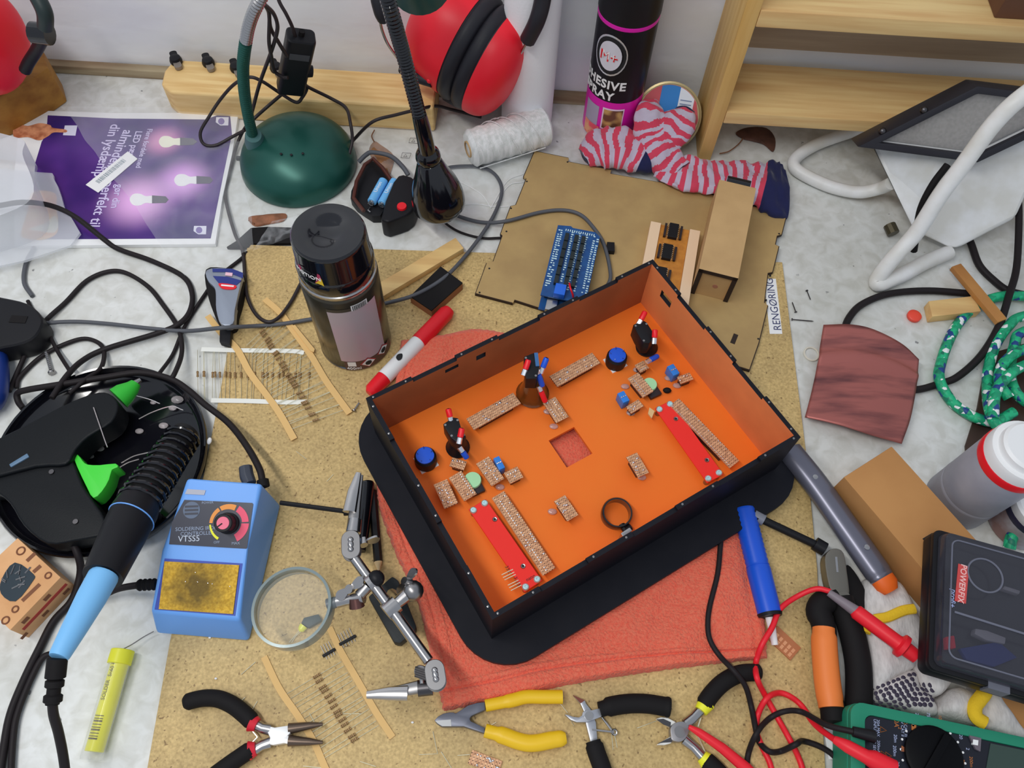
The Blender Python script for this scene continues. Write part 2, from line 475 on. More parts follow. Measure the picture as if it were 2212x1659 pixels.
cp = coons([(866, 735), (960, 722), (1062, 713), (1300, 780), (1590, 880)], [(1590, 880), (1622, 1110), (1652, 1330), (1658, 1422)],
           [(958, 1536), (1080, 1512), (1225, 1480), (1440, 1446), (1658, 1422)], [(866, 735), (845, 880), (812, 1045), (848, 1180), (898, 1290), (936, 1440), (958, 1536)])
def towelf(i, j):
    p = cp(i, j)
    e = min(i, 1 - i, j, 1 - j)
    h = 0.0085 * min(1, (max(e, 0) / 0.018)) ** 0.5
    w = mnoise.noise(Vector((p.x * 30, p.y * 22, 0))) * 0.0042 + mnoise.noise(Vector((p.x * 75, p.y * 75, 4))) * 0.0010
    seam = -0.0034 * math.exp(-((1 - j - 0.075) / 0.007) ** 2) - 0.0015 * math.exp(-((i - 0.055) / 0.006) ** 2) - 0.0016 * math.exp(-((1 - i - 0.03) / 0.006) ** 2)
    under = 0.0 if e < 0.1 else -0.0010
    z = 0.0042 + (h + (w + seam + under) * min(1, e / 0.03))
    fz = mnoise.noise(Vector((p.x * 300, p.y * 300, 0))) * 0.0011 * (1 if e < 0.012 else 0)
    return (p.x + fz, p.y + fz, min(z, 0.0147))
tw = MB(); tw.grid(towelf, 220, 220)
one(tw, 'towel', m_towel, 'folded salmon orange terry towel lying under the game box', 'towel', smooth=80)

# ------------------------------------------------------------------ the game box
ZP, ZR = 0.0245, 0.088                                  # orange panel, rim
BA = P(790, 860, ZR)
BT = Matrix.Translation((BA.x, BA.y, 0)) @ Matrix.Rotation(R(33.76), 4, 'Z')
BI = BT.inverted()
BLX, BLY, TH = 0.3005, 0.2150, 0.0042
box = thing('game_box', 'black walled wooden box with orange panel and electronics inside, on the towel', 'game box', BT @ Vector((0.15, -0.107, 0.0125)))
m_bpaint = mat('black_box_paint', (22, 23, 31), 0.55, rgb2=(27, 27, 34), sc=40, k=1.0, spec=0.2)
m_inner = mat('raw_board_stained', (216, 132, 78), 0.7, rgb2=(198, 118, 70), sc=18, k=1.2)
m_orange = mat('orange_panel_paint', (255, 108, 38), 0.42, rgb2=(250, 102, 36), sc=14, k=1.42, spec=0.2)
m_burnt = mat('laser_burnt_edge', (44, 30, 24), 0.7, k=1.2)
# base plate with round corners, the square window cut through it
m_plate = m_bpaint
pl = MB(BT)
hx0, hx1, hy0, hy1 = 0.1335, 0.1615, -0.1195, -0.0885
outer = rrect(-0.021, -0.245, 0.3215, 0.026, 0.045, 8)
def plate_with_hole(mb, outer, hole, z0, z1):
    n = len(outer); h = len(hole)
    bm = bmesh.new()
    vs = [[bm.verts.new((x, y, z)) for x, y in outer] for z in (z0, z1)]
    hs = [[bm.verts.new((x, y, z)) for x, y in hole] for z in (z0, z1)]
    for a in (vs, hs):
        k = len(a[0])
        for i in range(k): bm.faces.new((a[0][i], a[0][(i + 1) % k], a[1][(i + 1) % k], a[1][i]))
    for q in (0, 1):
        es = []
        for a in (vs, hs):
            k = len(a[q])
            es += [bm.edges.get((a[q][i], a[q][(i + 1) % k])) for i in range(k)]
        bmesh.ops.triangle_fill(bm, use_beauty=True, edges=es)
    bmesh.ops.recalc_face_normals(bm, faces=bm.faces)
    bm.verts.index_update()
    mb.add([v.co.copy() for v in bm.verts], [[v.index for v in f.verts] for f in bm.faces])
    bm.free()
    return mb
hg = 0.007
plate_with_hole(pl, outer, [(hx0 - hg, hy0 - hg), (hx1 + hg, hy0 - hg), (hx1 + hg, hy1 + hg), (hx0 - hg, hy1 + hg)], 0.0150, 0.0205)
pl.build('base_plate', m_plate, box, bevel=0)
pp = MB(BT); pp.cells([TH, hx0, hx1, BLX - TH], [-BLY + TH, hy0, hy1, -TH], lambda x, y: hx0 < x < hx1 and hy0 < y < hy1, 0.0207, ZP)
pp.build('orange_panel', [m_orange, m_orange], box)
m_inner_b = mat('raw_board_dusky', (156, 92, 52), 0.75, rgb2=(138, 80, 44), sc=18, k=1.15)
def wall(T, L, holes=(), fingers=7, inner=None):
    f = L / fingers
    xs = sorted(set([0, L] + [f * i for i in range(1, fingers)] + [h[0] for h in holes] + [h[1] for h in holes]))
    zs = sorted(set([0.0207, ZR - 0.0035, ZR] + [h[2] for h in holes] + [h[3] for h in holes]))
    def hole(x, z):
        if z > ZR - 0.0035 and int(x / f) % 2 == 1: return True
        return any(h[0] < x < h[1] and h[2] < z < h[3] for h in holes)
    mb = MB(T); mb.cells(xs, zs, hole, 0, TH)
    o = mb.build('side_wall', [inner or m_inner, m_bpaint], box)
    for i in range(fingers + 1):
        x = min(max(f * i + (0.006 if i % 2 == 0 else -0.006), 0.004), L - 0.004)
        zz = ZR if int(x / f) % 2 == 0 else ZR - 0.0035
        pb = MB(T); pb.sphere((x, zz, TH / 2), 0.0011, 0.0006, 0.0011, 8, 5)
        pb.build('brad_nail', m_steel, o)
    return o
X2 = lambda ox, oy, ax, ay, nx, ny: BT @ Matrix(((ax, 0, nx, ox), (ay, 0, ny, oy), (0, 1, 0, 0), (0, 0, 0, 1)))
def bl(u, v, z): return BI @ P(u, v, z)
def hole_on_back(u0, v0, u1, v1):
    out = []
    for u, v in ((u0, v0), (u1, v1)):
        o3 = BI @ _C; d = (BI.to_3x3() @ (P(u, v, 0) - _C)); t = (-TH - o3.y) / d.y; q = o3 + d * t; out.append((q.x, q.z))
    return out
def hole_on_right(u, v):
    o3 = BI @ _C; d = (BI.to_3x3() @ (P(u, v, 0) - _C)); t = (BLX - TH - o3.x) / d.x; q = o3 + d * t; return (q.y, q.z)
h1 = hole_on_back(962, 806, 990, 786); h2 = hole_on_back(1029, 779, 1049, 760)
bh = [(min(a[0], b[0]), max(a[0], b[0]), min(a[1], b[1]), max(a[1], b[1])) for a, b in (h1, h2)]
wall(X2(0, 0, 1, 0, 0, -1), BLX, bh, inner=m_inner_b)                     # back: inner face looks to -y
a = hole_on_right(1427, 634); b = hole_on_right(1447, 664)
rh = [(-a[0], -b[0], min(a[1], b[1]) - 0.001, max(a[1], b[1]) + 0.006)] if -a[0] < -b[0] else [(-b[0], -a[0], min(a[1], b[1]), max(a[1], b[1]))]
wall(X2(BLX, -TH, 0, -1, -1, 0), BLY - 2 * TH, [(rh[0][0] - TH, rh[0][1] - TH, rh[0][2], rh[0][3])], 5)
wall(X2(0, -BLY, 1, 0, 0, 1), BLX, ())                  # front
wall(X2(0, -TH, 0, -1, 1, 0), BLY - 2 * TH, (), 5)      # left

# stripboard and the parts soldered to it
def strip_material():
    m = bpy.data.materials.new('copper_stripboard'); m.use_nodes = True
    nt = m.node_tree; L = nt.links; b = nt.nodes['Principled BSDF']; b.inputs['Roughness'].default_value = 0.35; b.inputs['Metallic'].default_value = 0.25
    tc = nt.nodes.new('ShaderNodeTexCoord'); sp = nt.nodes.new('ShaderNodeSeparateXYZ'); L.new(tc.outputs['Object'], sp.inputs[0])
    def mth(op, a, c=None):
        n = nt.nodes.new('ShaderNodeMath'); n.operation = op
        for i, x in enumerate((a, c)):
            if x is None: continue
            if isinstance(x, (int, float)): n.inputs[i].default_value = x
            else: L.new(x, n.inputs[i])
        return n.outputs[0]
    fx = mth('SUBTRACT', mth('FRACT', mth('ADD', mth('DIVIDE', sp.outputs[0], 0.00254), 50.25)), 0.5)
    fy = mth('SUBTRACT', mth('FRACT', mth('ADD', mth('DIVIDE', sp.outputs[1], 0.00254), 50.25)), 0.5)
    d = mth('SQRT', mth('ADD', mth('MULTIPLY', fx, fx), mth('MULTIPLY', fy, fy)))
    hole = mth('LESS_THAN', d, 0.2)
    gap = mth('GREATER_THAN', mth('ABSOLUTE', fx), 0.41)
    n = nt.nodes.new('ShaderNodeTexNoise'); n.inputs['Scale'].default_value = 260; L.new(tc.outputs['Object'], n.inputs['Vector'])
    r = nt.nodes.new('ShaderNodeValToRGB'); e = r.color_ramp.elements
    e[0].position = 0.3; e[0].color = C(160, 112, 80); e[1].position = 0.62; e[1].color = C(206, 162, 124)
    L.new(n.outputs['Fac'], r.inputs[0])
    def mix(f, a, c):
        x = nt.nodes.new('ShaderNodeMix'); x.data_type = 'RGBA'; L.new(f, x.inputs[0]); L.new(a, x.inputs[6]); x.inputs[7].default_value = c; return x.outputs[2]
    c1 = mix(gap, r.outputs[0], C(146, 104, 74)); c2 = mix(hole, c1, C(84, 56, 44)); L.new(c2, b.inputs['Base Color'])
    return m
m_strip_cu = strip_material()
m_glue = mat('hot_glue', (230, 200, 200), 0.15, trans=0.7, ior=1.45)
m_dk = mat('dark_component', (40, 30, 34), 0.4, k=1.1)
m_bdkblue = mat('blue_trimmer', (38, 110, 190), 0.35)
m_green = mat('pale_green_disc', (146, 196, 150), 0.45)
def stripboard(cs, joints=10, rows=None, h=0.010, under=m_dk, extra=None, seed=1, parent=None, zt=None):
    z = (ZP + h) if zt is None else zt
    T, lx, ly = rect(cs, z)
    par = parent or box
    b = MB(); b.box(-lx / 2, -ly / 2, -0.0016, lx / 2, ly / 2, 0)
    o = b.build('stripboard', m_strip_cu, par, bevel=0.0002, seg=1); basis(o, T)
    rnd = random.Random(seed)
    s = MB(T)
    if rows:
        along = lx > ly
        n = int(max(lx, ly) / 0.00254) - 1
        for rr in rows:
            for i in range(n):
                if rr[1] < 1 and rnd.random() > rr[1]: continue
                q = (-max(lx, ly) / 2 + 0.00254 * (i + 1)); w = min(lx, ly) * rr[0]
                x, y = (q, w) if along else (w, q)
                s.sphere((x, y, 0.0002), 0.00105 if not along else 0.0009, 0.0009, 0.0011, 7, 4)
    for i in range(int(joints * 0.7)):
        x = rnd.uniform(-0.42, 0.42) * lx; y = rnd.uniform(-0.42, 0.42) * ly
        s.sphere((x, y, 0.0002), rnd.uniform(0.0009, 0.0018), rnd.uniform(0.0008, 0.0013), 0.0010, 8, 5)
    if s.v: tag(s.build('solder_joints', m_solder, o), kind='stuff')
    if under and parent is None:
        u = MB(T); u.box(-lx * 0.36, -ly * 0.34, ZP - z + 0.0001, lx * 0.36, ly * 0.34, -0.0017)
        u.build('component_block', under, o)
    return o
SB = [([(1007, 904), (1109, 848), (1125, 871), (1024, 929)], 12, None), ([(1187, 812), (1280, 761), (1296, 784), (1204, 836)], 12, None),
      ([(1198, 857), (1230, 900), (1200, 914), (1174, 870)], 4, [(0.25, .8), (-0.3, .5)]), ([(975, 988), (1008, 996), (1002, 1017), (973, 1006)], 4, [(0.3, .5)]),
      ([(971, 1032), (996, 1016), (1030, 1067), (1001, 1083)], 4, [(0.3, .9)]), ([(936, 1047), (964, 1035), (991, 1086), (960, 1099)], 9, [(0.1, .5)]),
      ([(1029, 1001), (1055, 986), (1090, 1033), (1061, 1051)], 7, [(0.05, .6)]), ([(1088, 1021), (1118, 1007), (1130, 1031), (1102, 1045)], 3, [(0.2, .7)]),
      ([(1065, 1074), (1092, 1059), (1197, 1228), (1170, 1246)], 4, [(-0.12, .75), (0.35, .35)]), ([(1195, 1082), (1220, 1071), (1250, 1110), (1227, 1127)], 12, None),
      ([(1349, 987), (1375, 980), (1403, 1018), (1382, 1032)], 9, None), ([(1456, 870), (1474, 855), (1590, 1001), (1567, 1017)], 0, [(-0.38, .96), (0.38, .25)]),
      ([(1370, 790), (1389, 778), (1404, 795), (1385, 803)], 1, [(-0.3, 1)]), ([(1355, 817), (1379, 805), (1412, 844), (1390, 859)], 2, [(-0.2, .9)]),
      ([(1462, 813), (1490, 805), (1498, 818), (1471, 830)], 5, None), ([(1352, 879), (1379, 862), (1391, 877), (1364, 893)], 5, None)]
for k, (cs, j, rows) in enumerate(SB):
    stripboard(cs, j, rows, seed=k + 3)
# red circuit boards with their screws, eyelets and pins
m_redpcb = mat('red_circuit_board', (238, 36, 26), 0.4)
m_screw = mat('zinc_screw', (176, 206, 216), 0.3, 0.7)
def red_board(cs, holes, tabs):
    z = ZP + 0.0095
    T, lx, ly = rect(cs, z)
    o = basis(MB().box(-lx / 2, -ly / 2, -0.0016, lx / 2, ly / 2, 0).build('red_circuit_board', m_redpcb, box, bevel=0.0003, seg=1), T)
    o['label'] = 'long red circuit board screwed down at its corners'
    for sx in (-1, 1):
        for sy in (-1, 1):
            c = Matrix.Translation((sx * (lx / 2 - 0.003), sy * (ly / 2 - 0.003), 0))
            s = MB(T @ c); s.lathe([(0.0030, 0), (0.0030, 0.0009), (0.0022, 0.0017), (0.0011, 0.0018), (0.0009, 0.0010)], 14); s.build('screw', m_screw, o)
            p = MB(T @ c); p.cyl((0, 0, ZP - z + 0.0001), (0, 0, -0.0017), 0.0025, n=10); p.build('standoff', m_steel, o)
    for u, v in holes:
        q = T.inverted() @ P(u, v, z)
        e = MB(T @ Matrix.Translation((q.x, q.y, 0))); e.tube([(0.0016 * math.cos(a * PI / 7), 0.0016 * math.sin(a * PI / 7), 0.0002) for a in range(14)], 0.0006, 5, closed=True); e.build('eyelet', m_steel, o)
        e = MB(T @ Matrix.Translation((q.x, q.y, 0))); e.cyl((0, 0, -0.0005), (0, 0, 0.0002), 0.0012, n=10); e.build('eyelet_hole', m_ink, o)
    for cs2 in tabs:
        MB().prism(pxpoly(cs2, z - 0.002), z - 0.004, z - 0.002).build('mounting_tab', mat('tan_card', (190, 160, 112), 0.7), o)
    return o, z
ra, zred = red_board([(1017, 1099), (1053, 1074), (1167, 1258), (1128, 1281)], [(1069, 1122), (1130, 1223)], [])
for a, b in (((1083.5, 1242), (1094, 1237)), ((1086.5, 1248), (1097, 1243)), ((1090, 1253), (1100, 1248)), ((1097, 1264.5), (1106, 1260)), ((1100, 1270), (1109.5, 1265)), ((1103.5, 1276), (1112.5, 1271))):
    MB().tube([P(*a, zred), P(b[0] + 14, b[1] - 7, zred)], 0.00045, 5).build('pin', m_tin, ra)
red_board([(1412, 882), (1447, 867), (1565, 1022), (1531, 1043)], [(1460, 905), (1527, 994)], [[(1403, 880), (1414, 888), (1408, 903), (1400, 893)], [(1546, 1043), (1571, 1031), (1573, 1039), (1550, 1050)]])
for s, u, v in (('3333', 1098, 1232), ('3333', 1117, 1256), ('nano', 1146, 1248)):
    text(s, 0.0042, at(P(u, v, zred + 0.0001), R(-62 if s[0] == '3' else 33)), m_ink, ra, depth=0.00005)
# round black rotary knobs with blue tops
def knob(u, v, parent=box):
    p = P(u, v, ZP + 0.016)
    T = Matrix.Translation((p.x, p.y, ZP)) @ Matrix.Rotation(R(33), 4, 'Z')
    o = MB(T).lathe([(0.0098, 0.0005), (0.0102, 0.004), (0.0098, 0.0125), (0.0085, 0.0140)], 24).build('rotary_knob', m_black, parent)
    sq = MB(T); sq.box(-0.0086, -0.0086, 0, 0.0086, 0.0086, 0.0011); sq.build('white_washer', m_white, o)
    d = MB(T); d.prism(circ(0, 0, 0.0082, 20, 20, 340), 0.0140, 0.0160); d.build('blue_cap', m_blue, o, bevel=0.0004)
    for i in range(5):
        w = MB(T); a = i * 1.25; w.tube([(0.006 * math.cos(a), 0.006 * math.sin(a), 0.016), (0.0075 * math.cos(a), 0.0075 * math.sin(a), 0.0185)], 0.0003, 4); w.build('wire_lead', m_steel, o)
knob(918, 983); knob(1334, 766)
# blue trimmers
for cs in ([(1064, 990), (1078, 985), (1091, 1009), (1080, 1015)], [(1441, 790), (1456, 786), (1467, 805), (1455, 813)], [(1333, 849), (1349, 844), (1359, 864), (1347, 871)]):
    T, lx, ly = rect(cs, ZP + 0.013)
    o = basis(MB().box(-lx / 2, -ly / 2, -0.0129, lx / 2, ly / 2, 0).build('blue_trimmer', m_bdkblue, box, bevel=0.0005), T)
    for i in (-1, 0, 1):
        s = MB(T); s.sphere((i * lx * 0.28, 0, 0.0002), 0.0009, n=7, m=4); s.build('solder_joint', m_solder, o)
for u, v, rr in ((1021, 1036, 0.0078), (1404, 829, 0.0070)):
    p = P(u, v, ZP + 0.007); T = Matrix.Translation((p.x, p.y, ZP))
    o = MB(T).lathe([(rr * 0.85, 0.0001), (rr, 0.001), (rr, 0.006), (rr * 0.94, 0.007)], 22).build('green_sensor_disc', m_green, box)
    b = MB(T @ Matrix.Rotation(R(-60), 4, 'Z')); b.box(0.004, -0.006, 0.0002, 0.013, 0.006, 0.0045); b.build('disc_bracket', m_dk, o, bevel=0.0006)
bl1 = MB(); p = P(1440, 846, ZP); bl1.sphere((p.x, p.y, ZP + 0.0025), 0.0042, 0.0030, 0.0026, 10, 6); bl1.build('rubber_stud', m_rubber, box)
# hot glue dabs
for i, (u, v) in enumerate(((1183, 890), (1196, 922), (1228, 1118), (1193, 1106), (1386, 1032), (1362, 893), (1462, 834), (1444, 818), (1376, 800), (1350, 836), (1080, 1053))):
    p = P(u, v, ZP); g = MB(); g.sphere((p.x, p.y, ZP + 0.001), 0.0042, 0.0030, 0.0018, 10, 6); g.build('glue_dab', m_glue, box)
# push buttons with their micro switches
m_crimp = mat('crimp_metal', (196, 198, 204), 0.25, 0.9)
def spade(a, b, z0, z1, m, parent, r=0.0027):
    p, q = P(*a, z0), P(*b, z1)
    o = MB().tube([p, p.lerp(q, 0.85), q], [r, r, r * 0.8], 10).build('spade_sleeve', m, parent)
    d = (p - q).normalized()
    MB().tube([p + d * 0.006, p + d * 0.0005], [r * 0.95, r * 0.9], 8, flat=0.6).build('crimp_terminal', m_crimp, o)
    MB().cyl(q - d * 0.0002, q - d * 0.0003, r * 0.5, n=8).build('sleeve_bore', m_ink, o)
def push_button(poly, ztop, zlow, base, rb, spades, body=m_black):
    o = MB().prism(pxpoly(poly, ztop), zlow, ztop).build('micro_switch', m_black, box, bevel=0.0008)
    p = P(base[0], base[1], ZP)
    T = Matrix.Translation((p.x, p.y, ZP))
    MB(T).lathe([(rb, 0.0001), (rb * 1.05, 0.0025), (rb * 0.92, 0.004), (rb * 0.78, 0.010), (rb * 0.6, zlow - ZP)], 24).build('button_collar', body, o)
    for i, (u, v) in enumerate(poly[::2]):
        q = P(u, v, ztop); c = sum((P(x, y, ztop) for x, y in poly), Vector()) / len(poly)
        q = q.lerp(c, 0.2); MB().cyl((q.x, q.y, ztop - 0.001), (q.x, q.y, ztop + 0.0004), 0.0011, n=8).build('rivet', m_steel, o)
    for s in spades: spade(*s, o)
    return o
push_button([(957, 916), (979, 901), (990, 903), (997, 927), (1007, 943), (990, 958), (974, 945), (963, 927)], ZP + 0.033, ZP + 0.014, (989, 968), 0.0105,
            [((972, 900), (968, 883), ZP + .034, ZP + .038, m_red), ((994, 944), (998, 925), ZP + .035, ZP + .039, m_red), ((1000, 977), (1009, 990), ZP + .018, ZP + .014, m_blue)])
push_button([(1368, 701), (1390, 692), (1397, 696), (1410, 716), (1414, 727), (1403, 741), (1390, 741), (1376, 718)], ZP + 0.033, ZP + 0.014, (1396, 752), 0.0105,
            [((1385, 690), (1394, 673), ZP + .034, ZP + .038, m_red), ((1414, 729), (1415, 712), ZP + .035, ZP + .039, m_red), ((1406, 777), (1421, 769), ZP + .014, ZP + .012, m_blue)])
m_amber = mat('amber_button_housing', (92, 50, 18), 0.22, k=1.4, coat=0.4)
cb = push_button([(1132, 770), (1153, 762), (1161, 763), (1166, 790), (1159, 818), (1136, 818)], ZP + 0.046, ZP + 0.028, (1150, 852), 0.0150,
            [((1135, 797), (1142, 777), ZP + .047, ZP + .052, m_red), ((1173, 793), (1181, 773), ZP + .044, ZP + .050, m_blue), ((1163, 809), (1172, 834), ZP + .040, ZP + .030, m_blue), ((1169, 846), (1178, 868), ZP + .024, ZP + .016, m_red)], m_amber)
T, lx, ly = rect([(1153, 762), (1161, 763), (1166, 790), (1158, 792)], ZP + 0.0465)
MB(T).box(-lx / 2, -ly / 2, -0.018, lx / 2, ly / 2, 0.0005).build('blue_side_plate', mat('steel_blue_plastic', (50, 92, 140), 0.4), cb)
# black ring with its post beside the front wall
c = P(1331, 1111, ZP + 0.004)
T = Matrix.Translation(c) @ Matrix.Rotation(R(8), 4, 'X')
rg = MB(T); rg.lathe([(0.0112, -0.003), (0.0134, -0.003), (0.0136, 0.007), (0.0128, 0.0084), (0.0116, 0.0082), (0.0112, -0.003)], 44, cap=False)
o = rg.build('ring', m_blackg, box)
MB().tube([P(1343, 1134, ZP + 0.005), P(1350, 1146, ZP + 0.006), P(1362, 1138, ZP + 0.006)], 0.0032, 8).build('ring_post', m_black, o)
T, lx, ly = rect([(1340, 1152), (1360, 1139), (1367, 1146), (1347, 1160)], ZP + 0.016)
MB(T).box(-lx / 2, -ly / 2, -0.015, lx / 2, ly / 2, 0).build('metal_clip', m_chrome, o, bevel=0.001)
# ------------------------------------------------------------------ left side: booklet, tub, cords
def print_material():
    m = bpy.data.materials.new('purple_cover_print'); m.use_nodes = True; nt = m.node_tree; L = nt.links
    b = nt.nodes['Principled BSDF']; b.inputs['Roughness'].default_value = 0.3
    tc = nt.nodes.new('ShaderNodeTexCoord')
    n = nt.nodes.new('ShaderNodeTexNoise'); n.inputs['Scale'].default_value = 16; L.new(tc.outputs['Object'], n.inputs['Vector'])
    r = nt.nodes.new('ShaderNodeValToRGB'); e = r.color_ramp.elements
    e[0].position = 0.35; e[0].color = C(42, 26, 92); e[1].position = 0.7; e[1].color = C(78, 42, 120)
    L.new(n.outputs['Fac'], r.inputs[0]); cur = r.outputs[0]
    for u, v, rad, col in ((300, 432, 0.055, (214, 160, 220)), (395, 388, 0.045, (200, 150, 215)), (352, 304, 0.034, (190, 130, 170))):
        p = P(u, v, 0.006)
        d = nt.nodes.new('ShaderNodeVectorMath'); d.operation = 'DISTANCE'; L.new(tc.outputs['Object'], d.inputs[0]); d.inputs[1].default_value = p
        mr = nt.nodes.new('ShaderNodeMapRange'); mr.inputs['From Max'].default_value = rad; mr.inputs['To Min'].default_value = 1; mr.inputs['To Max'].default_value = 0
        mr.interpolation_type = 'SMOOTHERSTEP'
        L.new(d.outputs['Value'], mr.inputs['Value'])
        x = nt.nodes.new('ShaderNodeMix'); x.data_type = 'RGBA'; L.new(mr.outputs[0], x.inputs[0]); L.new(cur, x.inputs[6]); x.inputs[7].default_value = C(*col); cur = x.outputs[2]
    L.new(cur, b.inputs['Base Color'])
    return m
ZK = 0.0055
bk = thing('booklet', 'purple printed booklet with three light bulbs, lying by the green lamp', 'booklet', P(270, 380))
MB().prism(pxpoly([(44, 238), (137, 240), (243, 244), (443, 243), (509, 226), (515, 243), (502, 330), (481, 425), (465, 527), (32, 531), (28, 400)], ZK), 0.0003, ZK).build('page_stack', m_paper, bk, bevel=0.0005)
pr = MB().prism(pxpoly([(103, 249), (250, 256), (443, 258), (496, 240), (501, 290), (482, 380), (455, 515), (60, 517), (48, 505), (72, 430), (76, 352), (90, 306), (100, 290)], ZK + 0.0002), ZK + 0.00005, ZK + 0.0002).build('printed_cover', print_material(), bk)
def flat(pts, m, name, par, z, n=4, sm=True):
    q = pxpoly(pts, z)
    return MB().prism(smooth2(q, n) if sm else q, z - 0.0001, z).build(name, m, par)
m_bulb = [mat('print_bulb_cream', (240, 230, 190), 0.4), mat('print_bulb_white', (245, 242, 245), 0.4)]
m_cap = mat('print_bulb_cap', (88, 86, 96), 0.5)
for u, v, a, m in ((362, 306, 1, 0), (396, 389, 1.05, 1), (300, 431, 1.05, 1)):
    flat([(u - 19 * a, v), (u - 12 * a, v - 11 * a), (u + 2, v - 12 * a), (u + 14 * a, v - 7 * a), (u + 28 * a, v - 7 * a), (u + 28 * a, v + 7 * a), (u + 14 * a, v + 7 * a), (u + 2, v + 12 * a), (u - 12 * a, v + 11 * a)], m_bulb[m], 'bulb_print', pr, ZK + 0.0004)
    flat([(u + 27 * a, v - 9), (u + 55 * a, v - 7), (u + 64, v), (u + 55 * a, v + 7), (u + 27 * a, v + 8)], m_cap, 'bulb_cap_print', pr, ZK + 0.0005, sm=False)
flat([(33, 268), (60, 272), (85, 266), (108, 270), (114, 276), (142, 280), (142, 286), (116, 286), (104, 294), (84, 303), (60, 296), (30, 296)], mat('print_skin', (206, 142, 104), 0.5, rgb2=(150, 84, 56), sc=90), 'hand_print', pr, ZK + 0.0005)
flat([(140, 271), (167, 271), (163, 293), (136, 292)], mat('print_grey', (190, 190, 206), 0.5), 'light_switch_print', pr, ZK + 0.0004, sm=False)
flat([(70, 415), (118, 417), (122, 450), (126, 490), (118, 508), (90, 518), (52, 514), (46, 500), (60, 455)], mat('print_orange', (232, 130, 62), 0.4, rgb2=(240, 170, 90), sc=40), 'orange_pack_print', pr, ZK + 0.0005)
flat([(64, 494), (98, 482), (118, 466), (126, 486), (116, 502), (88, 500)], m_bulb[0], 'pack_bulb_print', pr, ZK + 0.0006)
for u, v in ((480, 262), (432, 497)):
    flat([(u - 13, v - 9), (u + 14, v - 9), (u + 13, v + 9), (u - 4, v + 9), (u - 14, v + 2)], mat('print_shield', (196, 196, 220), 0.5), 'shield_print', pr, ZK + 0.0004, sm=False)
    flat(circ(u - 2, v, 7, 12), mat('print_shield_ring', (110, 96, 150), 0.5), 'shield_ring_print', pr, ZK + 0.0005, sm=False)
m_pt = mat('print_lettering', (186, 176, 214), 0.5)
for s, a, b, sz in (('Flere fordele med', (324, 278), (297, 366), 0.0085), ('LED pærer', (300, 283), (284, 332), 0.011), ('almindelig', (277, 281), (243, 356), 0.0165), ('gør din', (258, 398), (246, 452), 0.012), ('din lysdæmper', (250, 268), (208, 392), 0.0165), ('perfekt til', (236, 392), (216, 450), 0.0165)):
    T, L = frame(a, b, ZK + 0.0005)
    text(s, sz, T, m_pt, pr, align='LEFT', depth=0.00004, bold=sz * 0.012)
lb = MB().prism(pxpoly([(185, 399), (276, 327), (297, 343), (212, 416)], ZK + 0.0012), ZK + 0.0009, ZK + 0.0012).build('barcode_label', m_paper, bk)
T, lx, ly = rect([(185, 399), (276, 327), (297, 343), (212, 416)], ZK + 0.0013)
rnd = random.Random(4)
br = MB(T); x = -lx * 0.34
while x < lx * 0.34:
    w = rnd.uniform(0.0004, 0.0013); br.box(x, -ly * 0.05, 0, x + w, ly * 0.28, 0.00005); x += w + rnd.uniform(0.0004, 0.0011)
tag(br.build('barcode', mat('print_grey_ink', (120, 132, 140), 0.6), lb), kind='stuff')

# clear plastic bags
def bag(corners, z, name, label, seed, amp=0.004, sc=30, n=46):
    ps = [P(u, v, z) for u, v in corners]
    def f(i, j):
        a = ps[0].lerp(ps[1], i); b = ps[3].lerp(ps[2], i); p = a.lerp(b, j)
        e = min(i, 1 - i, j, 1 - j)
        k = mnoise.noise(Vector((p.x * sc + seed, p.y * sc, seed))) + 0.5 * mnoise.noise(Vector((p.x * sc * 3, p.y * sc * 2, seed)))
        wx = mnoise.noise(Vector((p.x * 18, p.y * 18, seed + 9))) * 0.008
        return (p.x + wx, p.y + wx * 0.6, z + 0.001 + amp * (abs(k)) * min(1, 0.3 + e * 6))
    return one(MB().grid(f, n, n), name, m_film, label, 'plastic bag', smooth=50)
bag([(130, 232), (522, 232), (545, 540), (395, 600)], ZK + 0.0015, 'plastic_bag', 'clear crinkled plastic bag lying over the purple booklet', 3, 0.005, 26)
bag([(590, 480), (700, 458), (730, 482), (540, 545)], 0.014, 'plastic_bag', 'clear crinkled plastic bag tucked behind the black paint can', 11, 0.010, 45, 30)
bag([(795, 268), (985, 288), (1140, 440), (800, 430)], 0.002, 'plastic_bag', 'flat clear plastic bag with printed marks beside the twine spool', 21, 0.002, 26, 30)
fb = bpy.data.objects['plastic_bag.002']; W[fb.name] = Matrix.Identity(4)
for u, v in ((893, 304), (876, 336)):
    c_ = P(u, v, 0.005); MB().tube([(c_.x + x, c_.y + y, 0.0052) for x, y in ((-.005, -.004), (.005, -.004), (.006, .004), (-.004, .004))], 0.0003, 4, closed=True).build('printed_mark', m_ink, fb)
    MB().tube([(c_.x + x, c_.y + y, 0.0052) for x, y in ((-.002, -.002), (.002, -.002), (.0, .002))], 0.0003, 4, closed=True).build('printed_mark', m_ink, fb)

